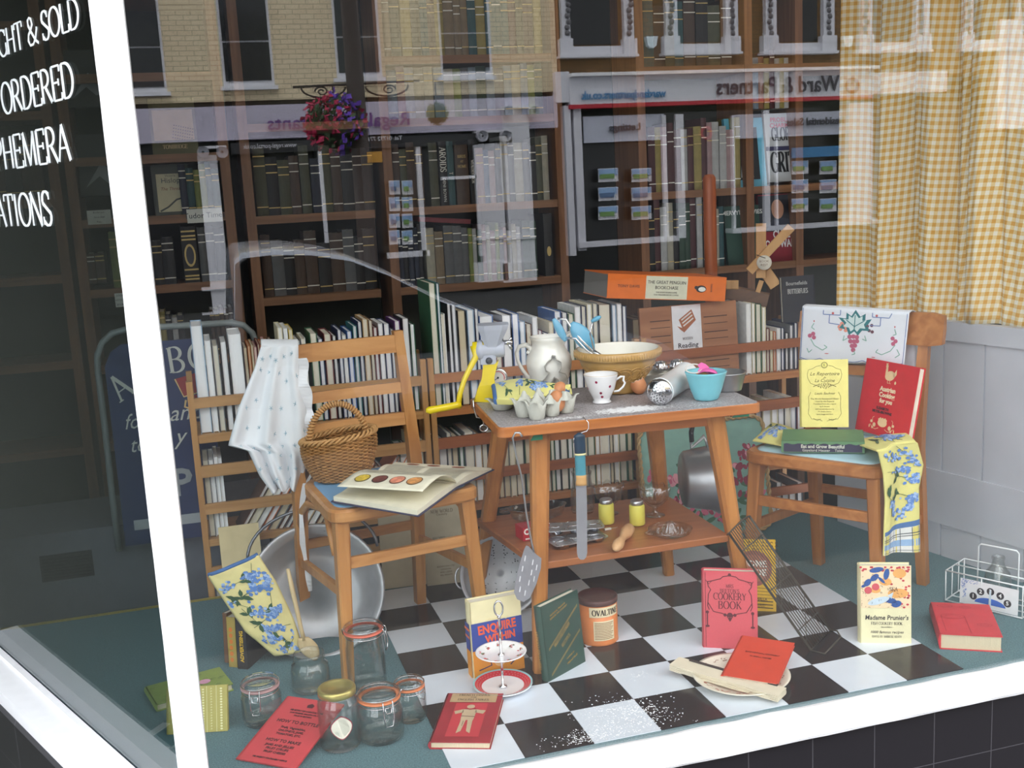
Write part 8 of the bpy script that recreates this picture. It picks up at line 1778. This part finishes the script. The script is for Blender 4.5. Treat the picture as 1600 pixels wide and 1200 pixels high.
def curtain_fn():
    A_ = V3((1.352, .885)); B_ = V3((1.465, -.32)); dd = (B_ - A_); Lc = dd.length; dd.normalize(); nn2 = V3((-dd.y, dd.x)); nn2 = nn2 if nn2.x < 0 else -nn2
    rr = random.Random(14); ph = [rr.uniform(0, 6) for _ in range(4)]
    def depth(s_): return .030 * math.sin(s_ * 31 + ph[0] + 1.2 * math.sin(s_ * 7 + ph[1])) + .014 * math.sin(s_ * 67 + ph[2]) + .006 * math.sin(s_ * 130)
    NU, NV = 260, 30; vs = []; uv = []; 
    acc = 0; prev = None
    for j in range(NV + 1):
        acc = 0; prev = None
        for i in range(NU + 1):
            s_ = Lc * i / NU; v = j / NV; k_ = 1.15 - .5 * v; p = A_ + dd * s_ + nn2 * depth(s_) * k_; hem = .702 + .008 * math.sin(s_ * 22) ; z = hem + (2.02 - hem) * v
            q = V3((p.x, p.y, z)); 
            if prev is not None: acc += (V3((q.x - prev.x, q.y - prev.y))).length
            prev = q; vs.append(q); uv.append((acc, z - hem))
    W = NU + 1; fs = [(j*W+i, j*W+i+1, (j+1)*W+i+1, (j+1)*W+i) for j in range(NV) for i in range(NU)]
    b = MB(); b.add(vs, fs, 0, True); o = obj('curtain', b, gingham()); me = o.data; ul = me.uv_layers.new(name='cloth')
    for lpp in me.loops: ul.data[lpp.index].uv = uv[lpp.vertex_index]
    m_ = o.modifiers.new('thickness', 'SOLIDIFY'); m_.thickness = .0015
    tag(o, 'ochre and white gingham curtain hanging above the boarded partition', 'curtain')
curtain_fn()
obj('curtain_rail', MB().tube([(1.352, .90, 2.0), (1.465, -.32, 2.0)], .008, 8), steel); tag(D.objects['curtain_rail'], 'metal rail carrying the gingham curtain', 'curtain rail')
# ================================================================ sign board with grey tube frame, at the back left
root = thing('sign_board', 'navy blue book shop sign board behind the left low bookcase', 'sign', M=frame((-.992, 1.19, .1143), (1, -.02, 0), (0, .03, 1)) @ Matrix.Scale(1.051, 4))
w, h = .292, .60; pts = [(0, 0), (w, 0), (w, h), (.05, h), (.02, h - .02), (0, h - .06)]
obj('board', MB().prism(pts, -.012, 0), plain(30, 48, 92, .35), root)
lm = plain(206, 206, 198, .5); b = MB(); 
for c, x, y, r_ in (('A', .055, .465, .55), ('B', .200, .525, .06), ('O', .262, .530, 0), ('S', .10, .52, .3)):
    if c == 'S': continue
    serif(b, c, T2(I4, x, y - .02, .001, r_), .075)
obj('name_lettering', b, lm, root)
b = MB(); txt(b, 'for', T2(I4, .065, .37, .001), .065, shear=.35, sx=.8); txt(b, 'and', T2(I4, .208, .382, .001), .068, shear=.35, sx=.95); txt(b, 'to', T2(I4, .065, .30, .001), .065, shear=.35, sx=.8); txt(b, 'y o', T2(I4, .212, .312, .001), .068, shear=.35, sx=.95); obj('script_lettering', b, lm, root)
b = MB(); txt(b, 'UP', T2(I4, .138, .17, .001), .115, bold=.003); obj('open_lettering', b, plain(150, 154, 158), root)
obj('white_bar', MB().box((.03, .045, 0), (w - .02, .075, .001)), plain(170, 174, 178), root)
b = MB(); dab(b, I4, [(.19, .485), (.26, .50), (.28, .445), (.21, .43)], n=.001); dab(b, I4, [(.23, .43), (.285, .44), (.285, .41), (.23, .395)], n=.001); obj('red_books_drawing', b, plain(160, 40, 40), root)
b = MB(); stroke(b, I4, [(.19, .485), (.21, .43), (.28, .445)], .004, n=.0015); stroke(b, I4, [(.275, .405), (.23, .39), (.21, .40), (.215, .42)], .006, n=.0015); obj('page_lines', b, plain(226, 190, 130), root)
b = MB(); y_ = 1.235
L_t = [at(x, y, Y=y_) for x, y in ((186, 860), (176, 780), (163, 660), (153, 580), (152, 555), (160, 535), (175, 521), (200, 514), (230, 512), (300, 508), (360, 504), (380, 508), (394, 520), (404, 545))]; L_t += [L_t[-1] + V3((.012, 0, -.1)), L_t[-1] + V3((.03, 0, -.55))]
obj('tube_frame', b.tube(L_t, .010, 12), plain(126, 134, 134, .35), root, world=True)
# grey plinth with vent at far left
b = MB().box((-2.6, 1.262, -.45), (-.55, 1.65, .165)); struct('wall_plinth', b, plain(104, 108, 116, .7), 'low grey painted plinth behind the display platform')
M = frame((-1.255, 1.259, .012), (1, 0, 0), (0, 0, 1)); root = thing('air_vent', 'dark rectangular air vent in the grey plinth at far left', 'vent', M=M)
obj('vent_frame', MB().box((0, 0, -.004), (.155, .085, 0)), plain(40, 42, 44), root); obj('slats', (lambda b: [b.box((.006, .008 + k * .010, 0), (.149, .013 + k * .010, .003)) for k in range(7)] and b)(MB()), plain(24, 26, 28), root)
# ================================================================ on the low bookcases: orange game box, reading rest, book rest
P0 = V3((.540, .925, .795)); U = V3((.411, 0, -.043)).normalized(); M = frame(P0, U, V3((0, 0, 1))); w, h = .414, .073
root = thing('game_box', 'large orange and cream board game box lying on top of the books', 'box', M=M)
ora = plain(236, 118, 34, .45); obj('orange_cover', MB().box((0, -.002, -.215), (w, 0, .003)).box((0, h, -.215), (w, h + .003, .003)).box((0, 0, 0), (w, h, .003)), ora, root)
obj('grey_page_side', MB().box((.001, 0, -.212), (w - .001, h, 0)), mat('grey_page_print', sr(132, 128, 124), .7, var=.12, scale=40, stretch=(1, 60, 1)), root)
obj('cream_panel', MB().box((.131, .0, .003), (.276, h, .0036)), plain(226, 226, 202, .5), root)
b = MB(); txt(b, 'THE GREAT PENGUIN', T2(I4, .2035, .053, .0040), .0148, sx=.93); txt(b, 'BOOKCHASE', T2(I4, .2035, .036, .0040), .0148, sx=.93); txt(b, 'THE BOOK BOARDGAME', T2(I4, .2035, .021, .0040), .0065); txt(b, 'FOR PENGUIN BOOK LOVERS', T2(I4, .2035, .013, .0040), .0065); txt(b, 'TONY DAVIS', T2(I4, .072, .038, .0034), .013); txt(b, 'BOOKS', T2(I4, .362, .040, .0034, PI/2), .008); obj('lettering', b, plain(54, 44, 44), root)
b = MB(); disc(b, I4, .325, .036, .0185, .0115, n=.0036, k=20); disc(b, I4, .3075, .040, .0065, .0055, n=.0037); obj('bird_emblem', b, plain(26, 26, 28), root); b = MB(); disc(b, I4, .328, .035, .013, .0075, n=.0042, k=16); obj('bird_belly', b, plain(236, 236, 230), root)
M = frame((.665, .942, .494), (1, -.01, 0), (0, .08, 1)); root = thing('reading_rest', 'brown wooden slatted reading rest with a white product card', 'book rest', M=M); w, h = .345, .253
wrr = wood('reading_rest_wood', sr(150, 98, 66), sr(176, 122, 86), 0, .5, 5); obj('panel', MB().box((0, 0, -.014), (w, h, 0)), wrr, root)
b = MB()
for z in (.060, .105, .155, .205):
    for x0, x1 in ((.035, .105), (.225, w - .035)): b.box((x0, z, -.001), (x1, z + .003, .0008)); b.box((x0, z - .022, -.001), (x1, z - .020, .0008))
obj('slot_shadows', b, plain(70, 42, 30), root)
obj('foot', MB().box((-.03, -.0, .0), (.03, .07, .02)), wrr, root)
M = frame((.770, .936, .570), (1, -.01, 0), (0, .08, 1)); 
cd_ = obj('product_card', MB().box((.112, .088, .001), (.215, h - .002, .0025)), plain(232, 232, 238, .6), root)
b = MB(); serif(b, 'WOODEN', T2(I4, .1635, .138, .003), .0085, sx=.9); 
txt(b, 'Reading', T2(I4, .1635, .119, .003), .023, bold=.0003); txt(b, 'Rest', T2(I4, .1635, .099, .003), .023, bold=.0004); obj('lettering', b, plain(66, 56, 62), cd_)
b = MB(); dab(b, I4, [(.135, .205), (.182, .236), (.196, .200), (.152, .162)], n=.003); dab(b, I4, [(.128, .185), (.150, .176), (.152, .162), (.140, .172)], n=.003); obj('rest_picture', b, plain(170, 100, 66), cd_)
b = MB(); [dab(b, I4, [(.143 + k * .003, .205 - k * .010), (.180 + k * .003, .229 - k * .010), (.182 + k * .003, .225 - k * .010), (.145 + k * .003, .201 - k * .010)], n=.0034) for k in range(3)]; obj('picture_slats', b, plain(226, 220, 216), cd_)
# folding wooden book rest with round tag
wl = wood('pale_rest_wood', sr(186, 138, 84), sr(208, 162, 106), 2, .5, 6); f2 = Face(V3((1.14, 1.0, .80))); root = thing('folding_book_rest', 'crossed pale wooden book rest with a round card tag on the right low bookcase', 'book rest', f2(1190, 462))
obj('upright_slat', MB().bar(f2(1189, 349), f2(1189, 434), .018, .034, up=f2.R), wl, root, world=True); obj('diagonal_slat', MB().bar(f2(1236, 354, .02), f2(1171, 423, .02), .016, .030, up=f2.R), wl, root, world=True)
obj('strut', MB().bar(f2(1196, 425, -.02), f2(1212, 448, -.02), .014, .04, up=f2.R), wl, root, world=True); obj('peg', MB().bar(f2(1190, 438, .01), f2(1184, 456, .01), .010, .016, up=f2.R), wl, root, world=True)
obj('foot', MB().bar(f2(1135, 445, .0), f2(1154, 445, .0), .02, .03), wl, root, world=True); obj('base_block', MB().bar(f2(1135, 456, -.01), f2(1200, 470, -.01), .03, .05), wood('dark_rest_wood', sr(90, 62, 42), sr(112, 78, 52), 0, .5), root, world=True)
fr_ = f2.fr(1194, 409, .035); tg = obj('round_tag', MB().lathe([(0, -.0008), (.0245, -.0008), (.0245, .0008), (0, .0008)], 32, fr_), plain(220, 214, 200, .7), root, world=True)
b = MB(); txt(b, 'BOOK', T2(fr_, 0, .004, .0012), .011); txt(b, 'REST', T2(fr_, 0, -.008, .0012), .011); obj('lettering', b, plain(120, 90, 80), root, world=True)
obj('tag_cord', MB().tube([f2(1182, 397, .035), f2(1190, 400, .037), f2(1196, 402, .037)], .0012, 6), plain(60, 40, 34), root, world=True)
# butterflies book facing out
P0 = at(1224, 500, Y=.955); U = V3((1, -.10, 0)); M = frame(V3((P0.x, .955, .655)), U, (0, .1, 1)); w, h = .118, .155
def dr(r):
    b = MB(); serif(b, 'Bournefields', T2(I4, w*.46, h*.80), .010, sx=.62) if False else txt(b, 'Bournefields', T2(I4, w*.46, h*.84), .018, sx=.85); serif(b, 'BUTTERFLIES', T2(I4, w*.48, h*.62), .016, sx=.66); obj('lettering', b, plain(190, 190, 186), r)
cookbook('dark book titled BUTTERFLIES standing face out left of the curtain', M, w, h, .018, plain(40, 42, 50, .45), dr, spine='R')
# ================================================================ lettering on the side pane
wl_ = plain(236, 240, 240, .5)
def paneplane(x, y):
    n2 = V3((lnrm.x, lnrm.y, 0)); Pq = lp(0, 0, .004); d = ray(x, y); t2 = (Pq - CAM).dot(n2) / d.dot(n2); return CAM + d * t2
def pane_word(s, xr, yb, yt, lab, tracking=.88, xsq=1.52):
    A_ = paneplane(xr, yb); Tt = paneplane(xr, yt); hgt = (Tt - A_).z; U_ = V3((ld.x, ld.y, 0)); fr_ = frame(A_, U_, (0, 0, 1)); b = MB(); serif(b, s, fr_, hgt, align='RIGHT', sx=xsq, thick=.17, thin=.06, sp=tracking, depth=0, slab=.10)
    o = obj('window_lettering', b, wl_); o.modifiers.new('s', 'SOLIDIFY').thickness = .0008; tag(o, lab, 'lettering', 'white roman lettering on the side pane')
pane_word('BOUGHT & SOLD', 124, 42, -8, 'white letters reading & SOLD, topmost line on the side pane')
pane_word('BOOKS ORDERED', 116, 150, 93, 'white letters reading ORDERED, second line on the side pane')
pane_word('& EPHEMERA', 110, 250, 192, 'white letters reading PHEMERA, third line on the side pane')
pane_word('VALUATIONS', 82, 352, 298, 'white letters reading ATIONS, lowest line on the side pane')
